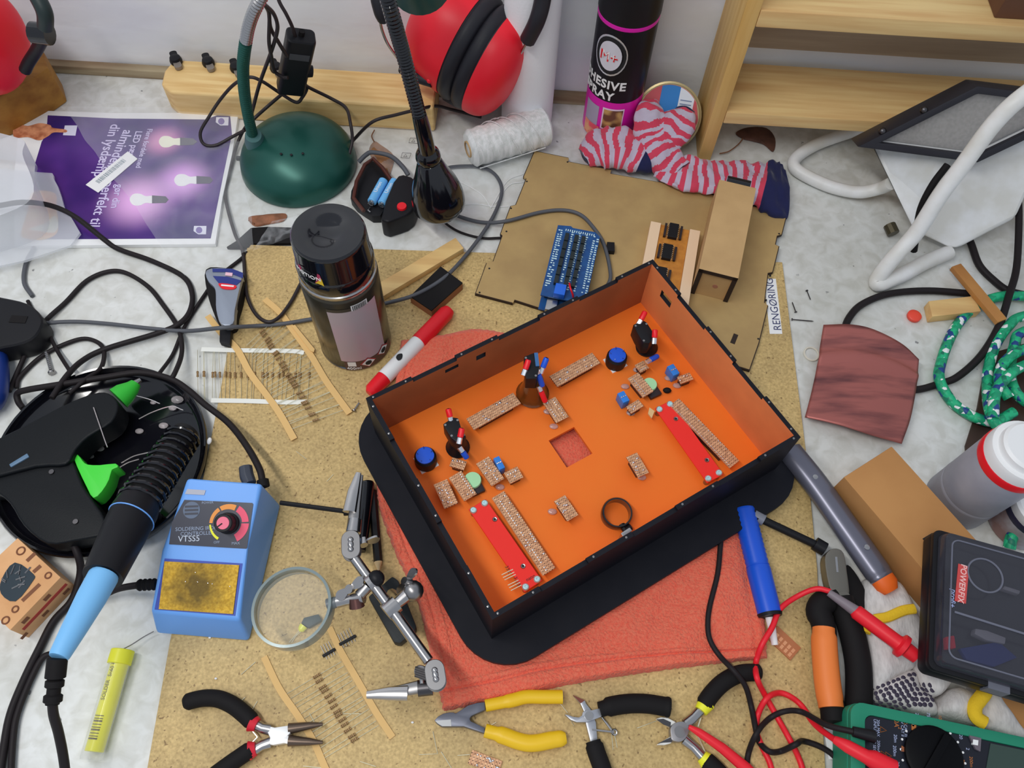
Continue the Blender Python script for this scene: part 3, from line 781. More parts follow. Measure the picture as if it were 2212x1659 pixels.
# frosted tub at the left edge
m_frost = film_material('frosted_plastic', (0.86, 0.88, 0.93), 0.30, 0.7, 0.4)
tb = thing('frosted_tub', 'upturned frosted white plastic tub at the left edge, over the booklet', 'tub', P(-20, 440))
fl = pxpoly([(-190, 372), (84, 372), (116, 386), (138, 446), (152, 530), (-190, 590)], 0.012)
MB().prism(smooth2(fl, 3), 0.009, 0.012).build('rim', m_frost, tb)
lo = pxpoly([(-190, 350), (56, 352), (78, 392), (90, 512), (-190, 556)], 0.012); hi = pxpoly([(-190, 282), (38, 306), (56, 345), (64, 450), (-190, 500)], 0.055)
mbx = MB(); lo2, hi2 = smooth2(lo, 8), smooth2(hi, 8); n = len(lo2)
mbx.add([(x, y, 0.0121) for x, y in lo2] + [(x, y, 0.062) for x, y in hi2], [(i, (i + 1) % n, n + (i + 1) % n, n + i) for i in range(n)] + [tuple(range(n, 2 * n))])
mbx.build('tub_body', m_frost, tb, smooth=50)

# black and grey cords on the bench
def cord(pts, r, name, label, m, z=None, cat='cable', n=8):
    o = cable(lift(pts, r + 0.0006 if z is None else z), r, name, m, n=n)
    return tag(o, label, cat)
cord([(-25, 448, .02), (0, 444, .022), (50, 437, .024), (109, 444, .024), (162, 468, .020), (223, 516, .010), (256, 538, .004), (329, 564), (395, 597), (415, 633), (410, 673, .006), (385, 701, .008), (337, 721, .007), (228, 754, .006), (177, 780, .009), (142, 815, .022), (112, 860, .026)], 0.0028, 'black_cable', 'thick black power cord snaking from the left edge over the booklet', m_cable)
cord([(20, 845, .008), (33, 815), (63, 749, .006), (96, 696, .005), (142, 653), (187, 607), (233, 587), (273, 590), (321, 620), (354, 661), (380, 699), (391, 729, .009), (392, 767, .012), (377, 807, .022), (366, 822, .018)], 0.0024, 'black_cable', 'black cord in a tall arch above the black round dish', m_cable)
cord([(36, 838), (43, 815), (83, 775), (127, 749), (177, 732), (210, 739), (225, 759, .005), (218, 795, .014), (187, 818, .022), (150, 850, .024)], 0.0022, 'black_cable', 'black cord in a small loop at the top of the round dish', m_cable)
cord([(60, 650), (76, 680), (100, 712, .005), (125, 760, .006), (150, 800, .016)], 0.0019, 'black_cable', 'short black cord running down beside the small screw', m_cable)
cord([(340, 812, .014), (372, 768), (392, 720, .004), (408, 690), (440, 640), (470, 600), (520, 560), (535, 545)], 0.0019, 'black_cable', 'thin dark cord running up past the grey tool handle', m_cable)
cord([(70, 640), (52, 610), (56, 570), (72, 538), (84, 510, .003)], 0.0022, 'rubber_hose', 'short grey hose between the tub and the black adapter', m_cableg)
cord([(-25, 735, .012), (0, 724, .012), (76, 702, .011), (152, 695, .006), (228, 699, .004), (329, 710, .008), (405, 715, .010), (481, 708, .024), (557, 704, .008), (615, 699, .008), (676, 689, .007), (750, 678, .007), (823, 658, .007), (894, 638, .016), (957, 602, .016), (1001, 558, .008), (1044, 502, .006), (1071, 456, .004), (1084, 413), (1074, 383), (1051, 365), (1013, 359), (957, 366), (930, 400, .004), (950, 445, .004), (985, 465, .004), (1039, 480, .004), (1092, 478, .011), (1165, 459, .011), (1216, 454, .011), (1254, 464, .012), (1282, 492, .014), (1304, 527, .014), (1317, 578, .012), (1316, 610, .012), (1290, 640, .014)], 0.0021, 'usb_cable', 'long grey cable winding behind the paint can to the blue board', m_cableg)
cord([(930, 440, .004), (950, 471, .004), (988, 499), (1039, 514), (1083, 514, .003)], 0.0014, 'slim_cable', 'thin black cord ending under the notched brown panel', m_cable)
for k, pts in enumerate(([(965, 384), (1000, 396), (1040, 420), (1060, 448)], [(990, 443), (1030, 441), (1065, 446), (1098, 446)], [(1060, 450), (1095, 392), (1130, 376)], [(1070, 440), (1100, 400), (1132, 393)])):
    cord(pts, 0.00045, 'white_thread', ('white thread curving right from behind the black lamp head', 'white thread lying straight below the black lamp head', 'upper white thread hooking under the notched brown panel', 'lower white thread hooking under the notched brown panel')[k], m_inkw, cat='thread', n=5)
# adapter, blue handle, small screw
ad = thing('power_adapter', 'black mains adapter at the left edge beside the cords', 'adapter', P(40, 700))
MB().prism(smooth2(pxpoly([(-70, 628), (0, 640), (58, 654), (88, 680), (90, 704), (66, 734), (8, 750), (-70, 752)], 0.026), 3), 0.0003, 0.026).build('adapter_body', m_black, ad, bevel=0.004, seg=3)
MB().box(*(P(40, 690, 0.026) + Vector((-0.008, -0.004, 0)))[:], *(P(40, 690, 0.026) + Vector((0.008, 0.004, 0.0006)))[:]).build('rating_plate', m_rubber, ad)
bh_ = MB(); p = P(-14, 815, 0.014); q = P(-30, 870, 0.014)
bh_.tube(catmull([P(-30, 740, 0.012), P(-12, 770, 0.014), P(-8, 815, 0.014), P(-14, 860, 0.014), P(-40, 890, 0.012)], 6), [0.006] * 3 + [0.011] * 18 + [0.009] * 4, 14)
one(bh_, 'screwdriver_handle', mat('deep_blue', (14, 40, 104), 0.4), 'dark blue rounded handle peeping in at the left edge', 'handle', smooth=60)
def zinc_screw(a, b, z, label, r=0.0016, head=0.0034, m=m_steel):
    t = thing('screw', label, 'screw', P(*a, z))
    p, q = P(*a, z), P(*b, z); d = (q - p)
    c, rs = ribbed([p, p + d * 0.82], r, 0.18, 0.0011)
    MB().tube(c, rs, 8).build('thread', m, t)
    MB().tube([p + d * 0.82, p + d * 0.93, q], [r, head, head * 0.9], 12).build('head', m, t)
zinc_screw((99, 760), (112, 807), 0.0036, 'loose silver screw on the worktop among the black cords')
zinc_screw((776, 870), (764, 888), ZB + 0.0024, 'tiny silver screw near the left corner of the game box', 0.0009, 0.0021)

# grey tool handle with blue and red label
th = thing('multi_tool', 'grey and black tool handle with blue label beside the chipboard corner', 'tool', P(485, 640))
k = lambda pts, ox=400, oy=400, f=0.2532: [(ox + x * f, oy + y * f) for x, y in pts]
MB().prism(smooth2(pxpoly(k([(172, 715), (330, 700), (492, 745), (488, 830), (468, 960), (430, 1085), (412, 1190), (298, 1190), (236, 1075), (182, 900)]), 0.018), 3), 0.0003, 0.018).build('black_grip', m_rubber, th, bevel=0.002)
MB().prism(smooth2(pxpoly(k([(180, 720), (330, 704), (480, 748), (478, 810), (460, 900), (425, 1060), (408, 1180), (305, 1185), (262, 1060), (258, 930), (245, 870), (190, 810)]), 0.022), 3), 0.012, 0.022).build('grey_shell', mat('satin_grey', (128, 134, 146), 0.3, 0.5), th, bevel=0.002)
MB().prism(pxpoly(k([(232, 712), (400, 712), (494, 748), (492, 792), (360, 740), (234, 738)]), 0.0226), 0.0215, 0.0226).build('blue_band', mat('navy_label', (32, 44, 110), 0.4), th)
MB().prism(pxpoly(k([(236, 774), (360, 780), (480, 812), (440, 850), (290, 840)]), 0.0226), 0.0215, 0.0226).build('blue_label', mat('navy_label', (32, 44, 110), 0.4), th)
MB().prism(smooth2(pxpoly(k([(286, 838), (360, 840), (436, 858), (416, 885), (340, 886), (300, 868)]), 0.0229), 3), 0.0215, 0.0229).build('red_label', m_red, th)
MB().prism(pxpoly(k([(308, 846), (418, 856), (412, 868), (306, 858)]), 0.0231), 0.0228, 0.0231).build('label_stripe', m_inkw, th)
MB().prism(pxpoly(k([(345, 742), (405, 748), (400, 775), (340, 768)]), 0.0231), 0.0224, 0.0231).build('pink_patch', mat('pink_patch', (206, 166, 178), 0.5), th)
MB().prism(pxpoly(k([(298, 1185), (408, 1185), (396, 1250), (386, 1368), (296, 1345)]), 0.010), 0.004, 0.012).build('shank', m_black, th, bevel=0.001)

# ------------------------------------------------------------------ black round dish, glue gun
dc = P(222, 990, 0.008); dc.z = 0
dish = thing('round_dish', 'large glossy black round dish under the glue gun', 'dish', dc)
MB(at((dc.x, dc.y, 0.0003))).lathe([(0.0, 0), (0.088, 0), (0.093, 0.004), (0.0950, 0.013), (0.0940, 0.0150), (0.0922, 0.0145), (0.0905, 0.008), (0.086, 0.0045), (0.0, 0.0045)], 72, cap=False).build('dish_body', m_blackg, dish, smooth=50)
p = P(454, 955, 0.012); MB().sphere((p.x, p.y, 0.0146), 0.0022, 0.0036, 0.0016, 10, 6).build('white_drip', m_white, dish)
m_gun = mat('gun_black', (18, 21, 25), 0.45, k=0.9, spec=0.22, bump=0.0002, bsc=900)
gun = thing('glue_gun', 'black hot glue gun with green trigger lying on the round dish', 'glue gun', P(130, 1000, 0.012))
k2 = lambda pts: [(x * 0.2532, 780 + y * 0.2532) for x, y in pts]
MB().prism(smooth2(pxpoly(k2([(-220, 760), (0, 650), (300, 500), (600, 345), (840, 262), (955, 290), (1010, 380), (950, 520), (750, 645), (640, 760), (560, 880), (300, 900), (-220, 1010)]), 0.042), 3), 0.0156, 0.042).build('barrel', m_gun, gun, bevel=0.009, seg=4)
MB().prism(smooth2(pxpoly(k2([(-230, 960), (100, 860), (420, 800), (600, 830), (700, 1050), (800, 1200), (885, 1330), (890, 1470), (640, 1530), (400, 1555), (200, 1400), (80, 1210), (-60, 1110), (-230, 1130)]), 0.038), 3), 0.0156, 0.038).build('handle', m_gun, gun, bevel=0.007, seg=4)
m_lime = mat('lime_green', (58, 190, 52), 0.45)
MB().prism(smooth2(pxpoly(k2([(630, 815), (662, 795), (705, 850), (745, 880), (850, 885), (985, 872), (1005, 905), (955, 925), (930, 1010), (870, 1110), (795, 1168), (740, 1080), (655, 900)]), 0.036), 2), 0.018, 0.036).build('trigger', m_lime, gun, bevel=0.0015)
MB().tube([P(*q, 0.028) for q in k2([(1010, 320), (1065, 275), (1130, 225), (1158, 190)])], [0.0115, 0.0105, 0.007, 0.005], 14).build('nozzle_cover', mat('lime_green_dark', (40, 158, 44), 0.45), gun)
MB().tube([P(*q, 0.028) for q in k2([(1150, 195), (1200, 158)])], [0.0035, 0.002], 10).build('nozzle_tip', m_steel, gun)
MB().prism(pxpoly(k2([(75, 880), (230, 785), (248, 815), (90, 905)]), 0.0432), 0.036, 0.0432).build('lever', mat('slate_blue', (78, 104, 128), 0.4), gun, bevel=0.0008)
for q in k2([(440, 945), (645, 1370)]):
    p = P(*q, 0.0385); MB().cyl((p.x, p.y, 0.036), (p.x, p.y, 0.0392), 0.0022, n=12).build('screw', m_dsteel, gun)
cable([(150, 1160, .025), (168, 1197, .022), (174, 1238, .010), (156, 1296, .004), (116, 1342, .004), (87, 1397, .004), (52, 1469, .004), (23, 1542, .004), (9, 1614, .004), (-4, 1700, .004)], 0.0032, 'cord', m_cable, gun)
cable([(135, 1420, .004), (98, 1416, .004), (70, 1460, .004), (38, 1540, .004), (28, 1600, .004), (22, 1700, .004)], 0.0026, 'cord', m_cable, gun)
for pts in ([(202, 880), (214, 915), (226, 950), (232, 966)], [(285, 853), (320, 862), (345, 872)], [(262, 1000), (290, 985), (330, 975), (345, 965)], [(300, 905), (330, 890), (370, 878), (395, 886)], [(255, 1012), (275, 1000), (300, 992)]):
    cable(lift(pts, 0.044 if pts[0][0] == 202 else 0.014), 0.0005, 'glue_thread', m_glue, gun, n=5)
for u, v, rr in ((382, 862, .006), (352, 918, .0045), (300, 930, .004), (372, 880, .004), (330, 868, .003), (195, 985, .003), (215, 968, .004)):
    p = P(u, v, 0.008); MB().sphere((p.x, p.y, 0.0068), rr, rr * 0.7, rr * 0.45, 10, 6).build('glue_blob', m_glue, dish)

# ------------------------------------------------------------------ soldering station
m_sky = mat('station_blue', (96, 148, 226), 0.42, bump=0.00012, bsc=1400, k=1.35)
m_skyd = mat('station_blue_dark', (46, 66, 150), 0.5)
st = thing('soldering_station', 'light blue soldering station with yellow sponge and temperature dial', 'soldering station', P(450, 1230))
Z0 = 0.0045
FLb, FRb, BRb = P(337, 1369, Z0), P(540, 1386, Z0), P(607, 1090, Z0); BLb = FLb + (BRb - FRb)
FLt, FRt = P(325, 1320, .036), P(519, 1339, .036); ML, MR_ = P(354, 1190, .041), P(538, 1182, .041); KL = P(404, 1032, .060)
n0 = (FRt - FLt).cross(ML - FLt).normalized(); n0 = n0 if n0.z > 0 else -n0
MR_ = plane_hit(538, 1182, FLt, n0)
n1 = (MR_ - ML).cross(KL - ML).normalized(); n1 = n1 if n1.z > 0 else -n1
KR = plane_hit(566, 1044, ML, n1)
vs = [FLb, FRb, BRb, BLb, FLt, FRt, MR_, ML, KR, KL]
MB().add(vs, [(3, 2, 1, 0), (0, 1, 5, 4), (4, 5, 6, 7), (7, 6, 8, 9), (9, 8, 2, 3), (1, 2, 8, 6, 5), (0, 4, 7, 9, 3)]).build('housing', m_sky, st, bevel=0.0035, seg=3, smooth=40)
def on(n, p0, pts, h, name, m, par, th=0.0004, sm=0):
    q = [plane_hit(u, v, p0 + n * h, n) for u, v in pts]
    c = len(q); a = MB()
    a.add([x - n * th for x in q] + q, [tuple(range(c))[::-1], tuple(range(c, 2 * c))] + [(i, (i + 1) % c, c + (i + 1) % c, c + i) for i in range(c)])
    o = a.build(name, m, par, smooth=0)
    bm = bmesh.new(); bm.from_mesh(o.data); bmesh.ops.recalc_face_normals(bm, faces=bm.faces); bm.to_mesh(o.data); bm.free()
    return o
k4 = lambda pts: [(300 + x * 0.2712, 950 + y * 0.2712) for x, y in pts]
pan = on(n1, ML, k4([(240, 832), (852, 868), (862, 860), (910, 512), (902, 503), (362, 478), (262, 660)]), 0.0007, 'control_panel', mat('panel_black', (46, 48, 60), 0.3), st)
on(n1, KL, k4([(385, 392), (532, 402), (520, 440), (366, 432)]), 0.0006, 'silver_sticker', mat('sticker_grey', (150, 152, 164), 0.4), st)
dcx = plane_hit(*k4([(715, 665)])[0], ML + n1 * 0.0008, n1)
ex = (MR_ - ML).normalized(); ey = n1.cross(ex).normalized()
DT = Matrix.Identity(4)
for i in range(3): DT[i][0] = ex[i]; DT[i][1] = ey[i]; DT[i][2] = n1[i]; DT[i][3] = dcx[i]
def arc(a0, a1, r0, r1, r2, m):
    q = [(r1 * math.cos(R(a0 + (a1 - a0) * i / 8)), r1 * math.sin(R(a0 + (a1 - a0) * i / 8))) for i in range(9)]
    q += [((r0 + (r2 - r0) * (1 - i / 8)) * math.cos(R(a1 + (a0 - a1) * i / 8)), (r0 + (r2 - r0) * (1 - i / 8)) * math.sin(R(a1 + (a0 - a1) * i / 8))) for i in range(9)]
    MB(DT).prism(q, 0, 0.0003).build('dial_mark', m, pan)
m_or = mat('dial_orange', (234, 132, 58), 0.5); m_pk = mat('dial_pink', (226, 74, 100), 0.5)
arc(182, 236, 0.0145, 0.0158, 0.0137, mat('dial_yellow', (212, 212, 40), 0.5)); arc(124, 177, 0.0125, 0.0158, 0.0132, m_or); arc(66, 119, 0.0112, 0.0158, 0.0120, m_or); arc(2, 58, 0.0110, 0.0165, 0.0110, m_pk); arc(-64, -3, 0.0105, 0.0168, 0.0105, m_pk)
kb = MB(DT).lathe([(0.0088, 0.0002), (0.0088, 0.004), (0.0078, 0.0045), (0.0075, 0.014), (0.0068, 0.0148)], 28).build('temperature_knob', m_black, pan)
MB(DT).lathe([(0.0052, 0.0148), (0.0050, 0.0153)], 24).build('knob_cap', mat('knob_pink', (206, 96, 118), 0.45), kb)
MB(DT @ Matrix.Rotation(R(215), 4, 'Z')).box(0.0005, -0.0005, 0.0152, 0.005, 0.0005, 0.0156).build('knob_pointer', m_ink, kb)
m_pgrey = mat('panel_print', (126, 138, 160), 0.5)
def ptext(s, sz, q, al='LEFT', m=m_pgrey):
    p = plane_hit(*k4([q])[0], ML + n1 * 0.0008, n1); T = DT.copy()
    for i in range(3): T[i][3] = p[i]
    text(s, sz, T, m, pan, align=al, depth=0.00004)
ptext('VTSS5', 0.0068, (312, 793), m=mat('panel_print_bright', (170, 178, 192), 0.5)); ptext('SOLDERING IRON', 0.0043, (290, 715)); ptext('CONTROLLER', 0.0043, (330, 752)); ptext('POWER', 0.0028, (500, 503)); ptext('OFF', 0.0028, (595, 818)); ptext('MAX', 0.0032, (738, 826))
p = plane_hit(*k4([(420, 560)])[0], ML + n1 * 0.0008, n1); T = DT.copy()
for i in range(3): T[i][3] = p[i]
MB(T).prism(circ(0, 0, 0.0070, 24), 0, 0.0002).build('emblem', mat('emblem_grey', (80, 92, 112), 0.5), pan)
for y in (-0.003, 0, 0.003): MB(T).box(-0.0055, y - 0.0008, 0.0002, 0.0055, y + 0.0008, 0.0004).build('emblem_bar', mat('panel_black', None), pan)
on(n0, FLt, k4([(205, 945), (825, 985), (766, 1402), (124, 1352)]), 0.0005, 'sponge_recess', m_skyd, st)
def sponge_mat():
    m = mat('sponge_yellow', (206, 166, 62), 0.9, rgb2=(176, 136, 44), sc=500, bump=0.0006, bsc=700, k=1.3)
    nt = m.node_tree; L = nt.links; b = nt.nodes['Principled BSDF']
    tc = nt.nodes.new('ShaderNodeTexCoord'); d = nt.nodes.new('ShaderNodeVectorMath'); d.operation = 'DISTANCE'; L.new(tc.outputs['Object'], d.inputs[0]); d.inputs[1].default_value = P(425, 1265, .04)
    nz = nt.nodes.new('ShaderNodeTexNoise'); nz.inputs['Scale'].default_value = 130; L.new(tc.outputs['Object'], nz.inputs['Vector'])
    a = nt.nodes.new('ShaderNodeMath'); a.operation = 'MULTIPLY_ADD'; L.new(nz.outputs['Fac'], a.inputs[0]); a.inputs[1].default_value = 0.03; L.new(d.outputs['Value'], a.inputs[2])
    mr = nt.nodes.new('ShaderNodeMapRange'); mr.inputs['From Min'].default_value = 0.022; mr.inputs['From Max'].default_value = 0.046; mr.inputs['To Min'].default_value = 0.85; mr.inputs['To Max'].default_value = 0; L.new(a.outputs[0], mr.inputs['Value'])
    x = nt.nodes.new('ShaderNodeMix'); x.data_type = 'RGBA'; L.new(mr.outputs[0], x.inputs[0]); L.new(nt.nodes[m['ramp']].outputs[0], x.inputs[6]); x.inputs[7].default_value = C(70, 58, 34); L.new(x.outputs[2], b.inputs['Base Color'])
    return m
spg = on(n0, FLt, k4([(204, 968), (798, 998), (748, 1388), (158, 1348)]), 0.0016, 'sponge', sponge_mat(), st, 0.0011)
for q in ((450, 1057), (372, 1130), (468, 1133), (585, 1148), (550, 1142), (725, 1168)):
    p = plane_hit(*k4([q])[0], FLt + n0 * 0.0017, n0); MB().sphere(p, 0.0006, n=6, m=4).build('solder_bead', m_solder, spg)
MB().tube([P(540, 1046, .045), P(533, 1028, .045), P(530, 1008, .046)], [0.0058, 0.0062, 0.0058], 8).build('rear_knob', mat('slate_knob', (52, 56, 66), 0.5), st, bevel=0.0006)
cable([(570, 1052, .044), (567, 1037, .045)], 0.0052, 'strain_relief', m_rubber, st)
cable([(567, 1040, .045), (560, 1012, .045), (532, 962, .038), (494, 914, .026), (443, 874, .022), (405, 841, .020), (367, 818, .020), (304, 805, .020), (228, 815, .020), (127, 831, .022), (60, 842, .018), (38, 850, .012), (40, 868, .008), (50, 882, .008)], 0.0030, 'power_cord', m_cable, st)
c, rs = ribbed([P(338, 1262, .022), P(298, 1264, .020)], 0.0046, 0.12, 0.002)
MB().tube(c, rs, 12).build('plug', m_rubber, st)
cable([(300, 1264, .020), (272, 1268, .018), (246, 1275, .014), (215, 1290, .008), (190, 1300, .006)], 0.0030, 'iron_cord', m_cable, st)
# iron holder and soldering iron
hold = thing('iron_holder', 'black coiled spring holder beside the blue soldering station', 'holder', P(310, 1110))
A, B = P(398, 940, .030), P(300, 1086, .056)
ax = (B - A).normalized(); s1 = ax.orthogonal().normalized(); s2 = ax.cross(s1)
LT = (B - A).length
MB().tube([A.lerp(B, t / 130) + (s1 * math.cos(t * 2 * PI / 12) + s2 * math.sin(t * 2 * PI / 12)) * (0.0145 + 0.003 * t / 130) for t in range(131)], 0.0016, 6).build('spring_coil', m_blackg, hold)
MB().tube([A - ax * 0.004, A + ax * 0.03, B + ax * 0.004], [0.0115, 0.013, 0.0150], 18).build('inner_tube', mat('dark_holder', (18, 18, 20), 0.6, k=1), hold)
Fq = P(222, 1246, .082)
MB().tube([B, B + (Fq - B) * 0.12, B + (Fq - B) * 0.4, Fq], [0.0170, 0.0185, 0.0178, 0.0150], 24).build('funnel', m_black, hold)
e = B + (Fq - B) * 0.22; MB().tube([e + (s1 * math.cos(a * PI / 16) + s2 * math.sin(a * PI / 16)) * 0.0186 for a in range(32)], 0.0006, 6, closed=True).build('blue_ring', m_sky, hold)
MB().tube([P(330, 1120, .006), P(318, 1108, .03), P(305, 1098, .052)], 0.008, 10).build('holder_bracket', m_black, hold)
iron = thing('soldering_iron', 'soldering iron with light blue handle resting in the coil holder', 'soldering iron', P(180, 1330, .09))
H0, H1 = P(226, 1240, .084), P(126, 1420, .100)
MB().tube([H0.lerp(H1, t) for t in (0, .04, .3, .7, .97, 1)], [0.0105, 0.0112, 0.0108, 0.0088, 0.0072, 0.0065], 20).build('handle', mat('iron_blue', (112, 172, 240), 0.5, bump=0.0001, bsc=1500, k=1.3), iron, smooth=50)
q0, q1 = P(124, 1422, .099), P(113, 1522, .088)
c, rs = ribbed([q0, q0.lerp(q1, 0.25), q0.lerp(q1, .6), q1], 0.0056, 0.0, 0.001)
rs = [0.0068 if i < 14 else (0.0062 if (i // 5) % 2 else 0.0046) for i in range(len(c))]
MB().tube(c, rs, 14).build('strain_relief', m_rubber, iron)
cable([(113, 1515, .089), (116, 1545, .080), (127, 1585, .066), (139, 1650, .05), (150, 1760, .03)], 0.0034, 'cord', m_cable, iron)
MB().tube([H0, B + (Fq - B) * 0.3], [0.009, 0.004], 10).build('shaft', m_steel, iron)

# ------------------------------------------------------------------ solder tube, small carton
so = thing('solder_tube', 'clear tube of solder with yellow label and yellow cap', 'solder tube', P(230, 1520))
T, L = frame((196, 1642), (266, 1404), 0.0088)
MB(T).tube([(0, 0, 0), (0.002, 0, 0), (L - 0.010, 0, 0)], [0.0080, 0.0084, 0.0084], 24).build('clear_tube', film_material('tube_plastic', (0.92, 0.93, 0.95), 0.10, 0.6, 0.1), so)
MB(T).tube([(0.006, -0.0006, 0), (L - 0.010, -0.0006, 0)], [0.0070, 0.0070], 22).build('yellow_label', mat('solder_yellow', (240, 204, 34), 0.35), so)
MB(T).tube([(L - 0.0115, 0, 0), (L - 0.011, 0, 0), (L - 0.0005, 0, 0), (L, 0, 0)], [0.0082, 0.0092, 0.0092, 0.0086], 24).build('cap', mat('cap_yellow', (240, 206, 50), 0.4), so)
for i in range(9):
    MB(T).box(0.014 + i * 0.0021, -0.003, 0.0068, 0.014 + i * 0.0021 + (0.0006 if i % 3 else 0.0012), 0.0035, 0.0072).build('label_bar', mat('label_brown', (90, 80, 40), 0.6), so)
text('SOLDER  Sn60 Pb40', 0.0042, T @ Matrix.Translation((0.060, 0.0015, 0.0071)), mat('label_brown', None), so, depth=0.00005)
cable([(266, 1402, .009), (285, 1392, .008), (310, 1376, .006), (332, 1364, .006)], 0.0005, 'solder_wire', m_steel, so, n=5)
cb_ = thing('small_carton', 'small brown carton with black window and tool drawings', 'carton', P(50, 1290))
ct = pxpoly([(38, 1162), (131, 1247), (22, 1361), (-75, 1268)], 0.030)
MB().prism(ct, 0.0003, 0.030).build('carton_body', mat('carton_tan', (198, 152, 108), 0.8, rgb2=(184, 136, 92), sc=30), cb_, bevel=0.0006)
MB().prism(smooth2(pxpoly([(4, 1250), (32, 1215), (72, 1240), (70, 1256), (33, 1299), (2, 1282)], 0.0306), 3), 0.0299, 0.0306).build('window', mat('window_film', (36, 48, 56), 0.15, k=1.2, coat=0.6), cb_)
rnd = random.Random(9)
for i in range(12):
    u, v = rnd.uniform(12, 60), rnd.uniform(1236, 1280); a = rnd.uniform(0, 3); p = P(u, v, .0308)
    MB().tube([p, p + Vector((math.cos(a), math.sin(a), 0)) * rnd.uniform(0.004, 0.008)], 0.0006, 5).build('small_screw', m_steel, cb_)
m_kraft = mat('kraft_print', (110, 70, 48), 0.8)
for u, v, rr in ((104, 1243, 6), (33, 1316, 6), (12, 1340, 7), (45, 1190, 8)):
    p = P(u, v, .0302); MB().tube([(p.x + rr * 0.0004 * math.cos(a * PI / 8), p.y + rr * 0.0004 * math.sin(a * PI / 8), .0302) for a in range(16)], 0.0007, 5, closed=True).build('printed_ring', m_kraft, cb_)
for a, b in (((58, 1212), (76, 1195)), ((48, 1298), (86, 1262)), ((72, 1236), (88, 1222))):
    T, L = frame(a, b, .0301); MB(T).box(0, -0.0016, 0, L, 0.0016, 0.0002).build('printed_tool', m_kraft, cb_)
e0, e1 = Vector((*ct[1], 0)), Vector((*ct[2], 0)); dn = (e1 - e0).normalized(); nn = Vector((-dn.y, dn.x, 0)); nn = nn if nn.x > 0 else -nn
T = Matrix.Identity(4)
for i in range(3): T[i][0] = dn[i]; T[i][1] = (0, 0, 1)[i]; T[i][2] = nn[i]; T[i][3] = e0[i]
MB(T).box(0.002, 0.014, 0, (e1 - e0).length - 0.004, 0.018, 0.0003).build('red_stripe', mat('carton_red', (150, 50, 44), 0.7), cb_)
for i in range(5): MB(T).box(0.004 + i * 0.011, 0.021 if i % 2 else 0.006, 0, 0.010 + i * 0.011, 0.026 if i % 2 else 0.010, 0.0003).build('printed_tool', m_kraft, cb_)
# ------------------------------------------------------------------ along the wall
# pine batten with wing bolts
yb, yf = P(600, 141, .037).y, P(700, 219, .037).y
yb = min(yb, WY - 0.012)
xa, xb = P(346, 175, .037).x, P(934, 250, .037).x
bat = one(MB().prism([(xa + 0.016, yf), (xb, yf), (xb, yb), (xa + 0.006, yb), (xa, yb - 0.02), (xa + 0.002, yf + 0.012)], 0.0003, 0.037), 'pine_batten', mat('pine_batten', (206, 178, 124), 0.55, rgb2=(190, 154, 98), sc=10, st=(1.2, 14, 14), det=5),
          'pale pine batten lying along the foot of the wall', 'batten', bevel=0.004, seg=3)
m_clipg = mat('clip_grey', (120, 112, 104), 0.5, 0.4)
for kx, (u, v, w) in enumerate(((382, 132, 0), (451, 138, 0), (511, 150, 1), (597, 150, 1))):
    p = P(u, v, .038); p.z = .0372; p.y = min(p.y, yb - 0.006)
    t = thing('wing_bolt', ('leftmost black wing bolt standing on the pine batten', 'second black wing bolt from the left on the pine batten', 'black wing bolt on the batten behind the green lamp neck', 'black wing bolt on the batten beside the hanging switch box')[kx], 'bolt', p, 'wing bolts on the pine batten')
    T = at(p, R(-62))
    MB(T).lathe([(0.0068, 0.0), (0.0074, 0.003), (0.0060, 0.0075), (0.003, 0.0085)], 14).build('bolt_head', m_black, t)
    for s in (-1, 1):
        MB(T).prism(smooth2([(s * 0.003, -0.003), (s * 0.013, -0.0042), (s * 0.0155, 0), (s * 0.013, 0.0042), (s * 0.003, 0.003)], 3), 0.0012, 0.0048).build('wing', m_clipg if s > 0 else m_black, t)

# green gooseneck lamp
m_lgreen = mat('metallic_green', (26, 74, 66), 0.34, 0.35, k=1.4)
gc = P(648, 358, 0.0); gc.z = 0
lamp = thing('green_desk_lamp', 'green desk lamp with domed base and bent gooseneck', 'lamp', gc)
rr = 0.0655
MB(at((gc.x, gc.y, 0.0003))).lathe([(rr * 0.97, 0), (rr, 0.004), (rr * 0.99, 0.009)] + [(rr * math.cos(R(a)) * 0.985, 0.009 + 0.040 * math.sin(R(a))) for a in range(5, 90, 6)] + [(0.001, 0.049)], 56).build('base', m_lgreen, lamp, smooth=60)
for u, v in ((608, 336), (630, 338), (655, 335)):
    p = P(u, v, 0.044); MB().sphere((p.x, p.y, 0.0465), 0.0016, 0.0016, 0.0010, 8, 5).build('vent_hole', m_ink, lamp)
p = P(513, 344, 0.006); MB().tube([P(528, 343, .007), P(512, 342, .006)], 0.0028, 8).build('base_switch', m_black, lamp)
MB().tube([P(558, 318, .030), P(551, 304, .040), P(547, 292, .052)], [0.0125, 0.0115, 0.0088], 18).build('neck_socket', mat('socket_green', (58, 92, 92), 0.4), lamp)
nk = pxcurve([(548, 300, .042), (537, 255, .080), (528, 200, .120), (525, 150, .155), (527, 118, .178), (531, 90, .196)], 8)
c, rs = ribbed(nk, 0.0056, 0.07); MB().tube(c, rs, 12).build('gooseneck', m_lgreen, lamp)
nk2 = pxcurve([(531, 90, .196), (538, 55, .216), (552, 18, .236), (580, -25, .256), (660, -90, .29), (780, -110, .30), (880, -60, .285)], 8)
c, rs = ribbed(nk2, 0.0054, 0.09); MB().tube(c, rs, 12).build('bare_spring', m_chrome, lamp)
MB().tube([P(862, -112, .286), P(880, -88, .276), P(902, -52, .255), P(908, -36, .243)], [0.010, 0.014, 0.024, 0.028], 28).build('shade', mat('shade_green', (28, 60, 56), 0.35), lamp)
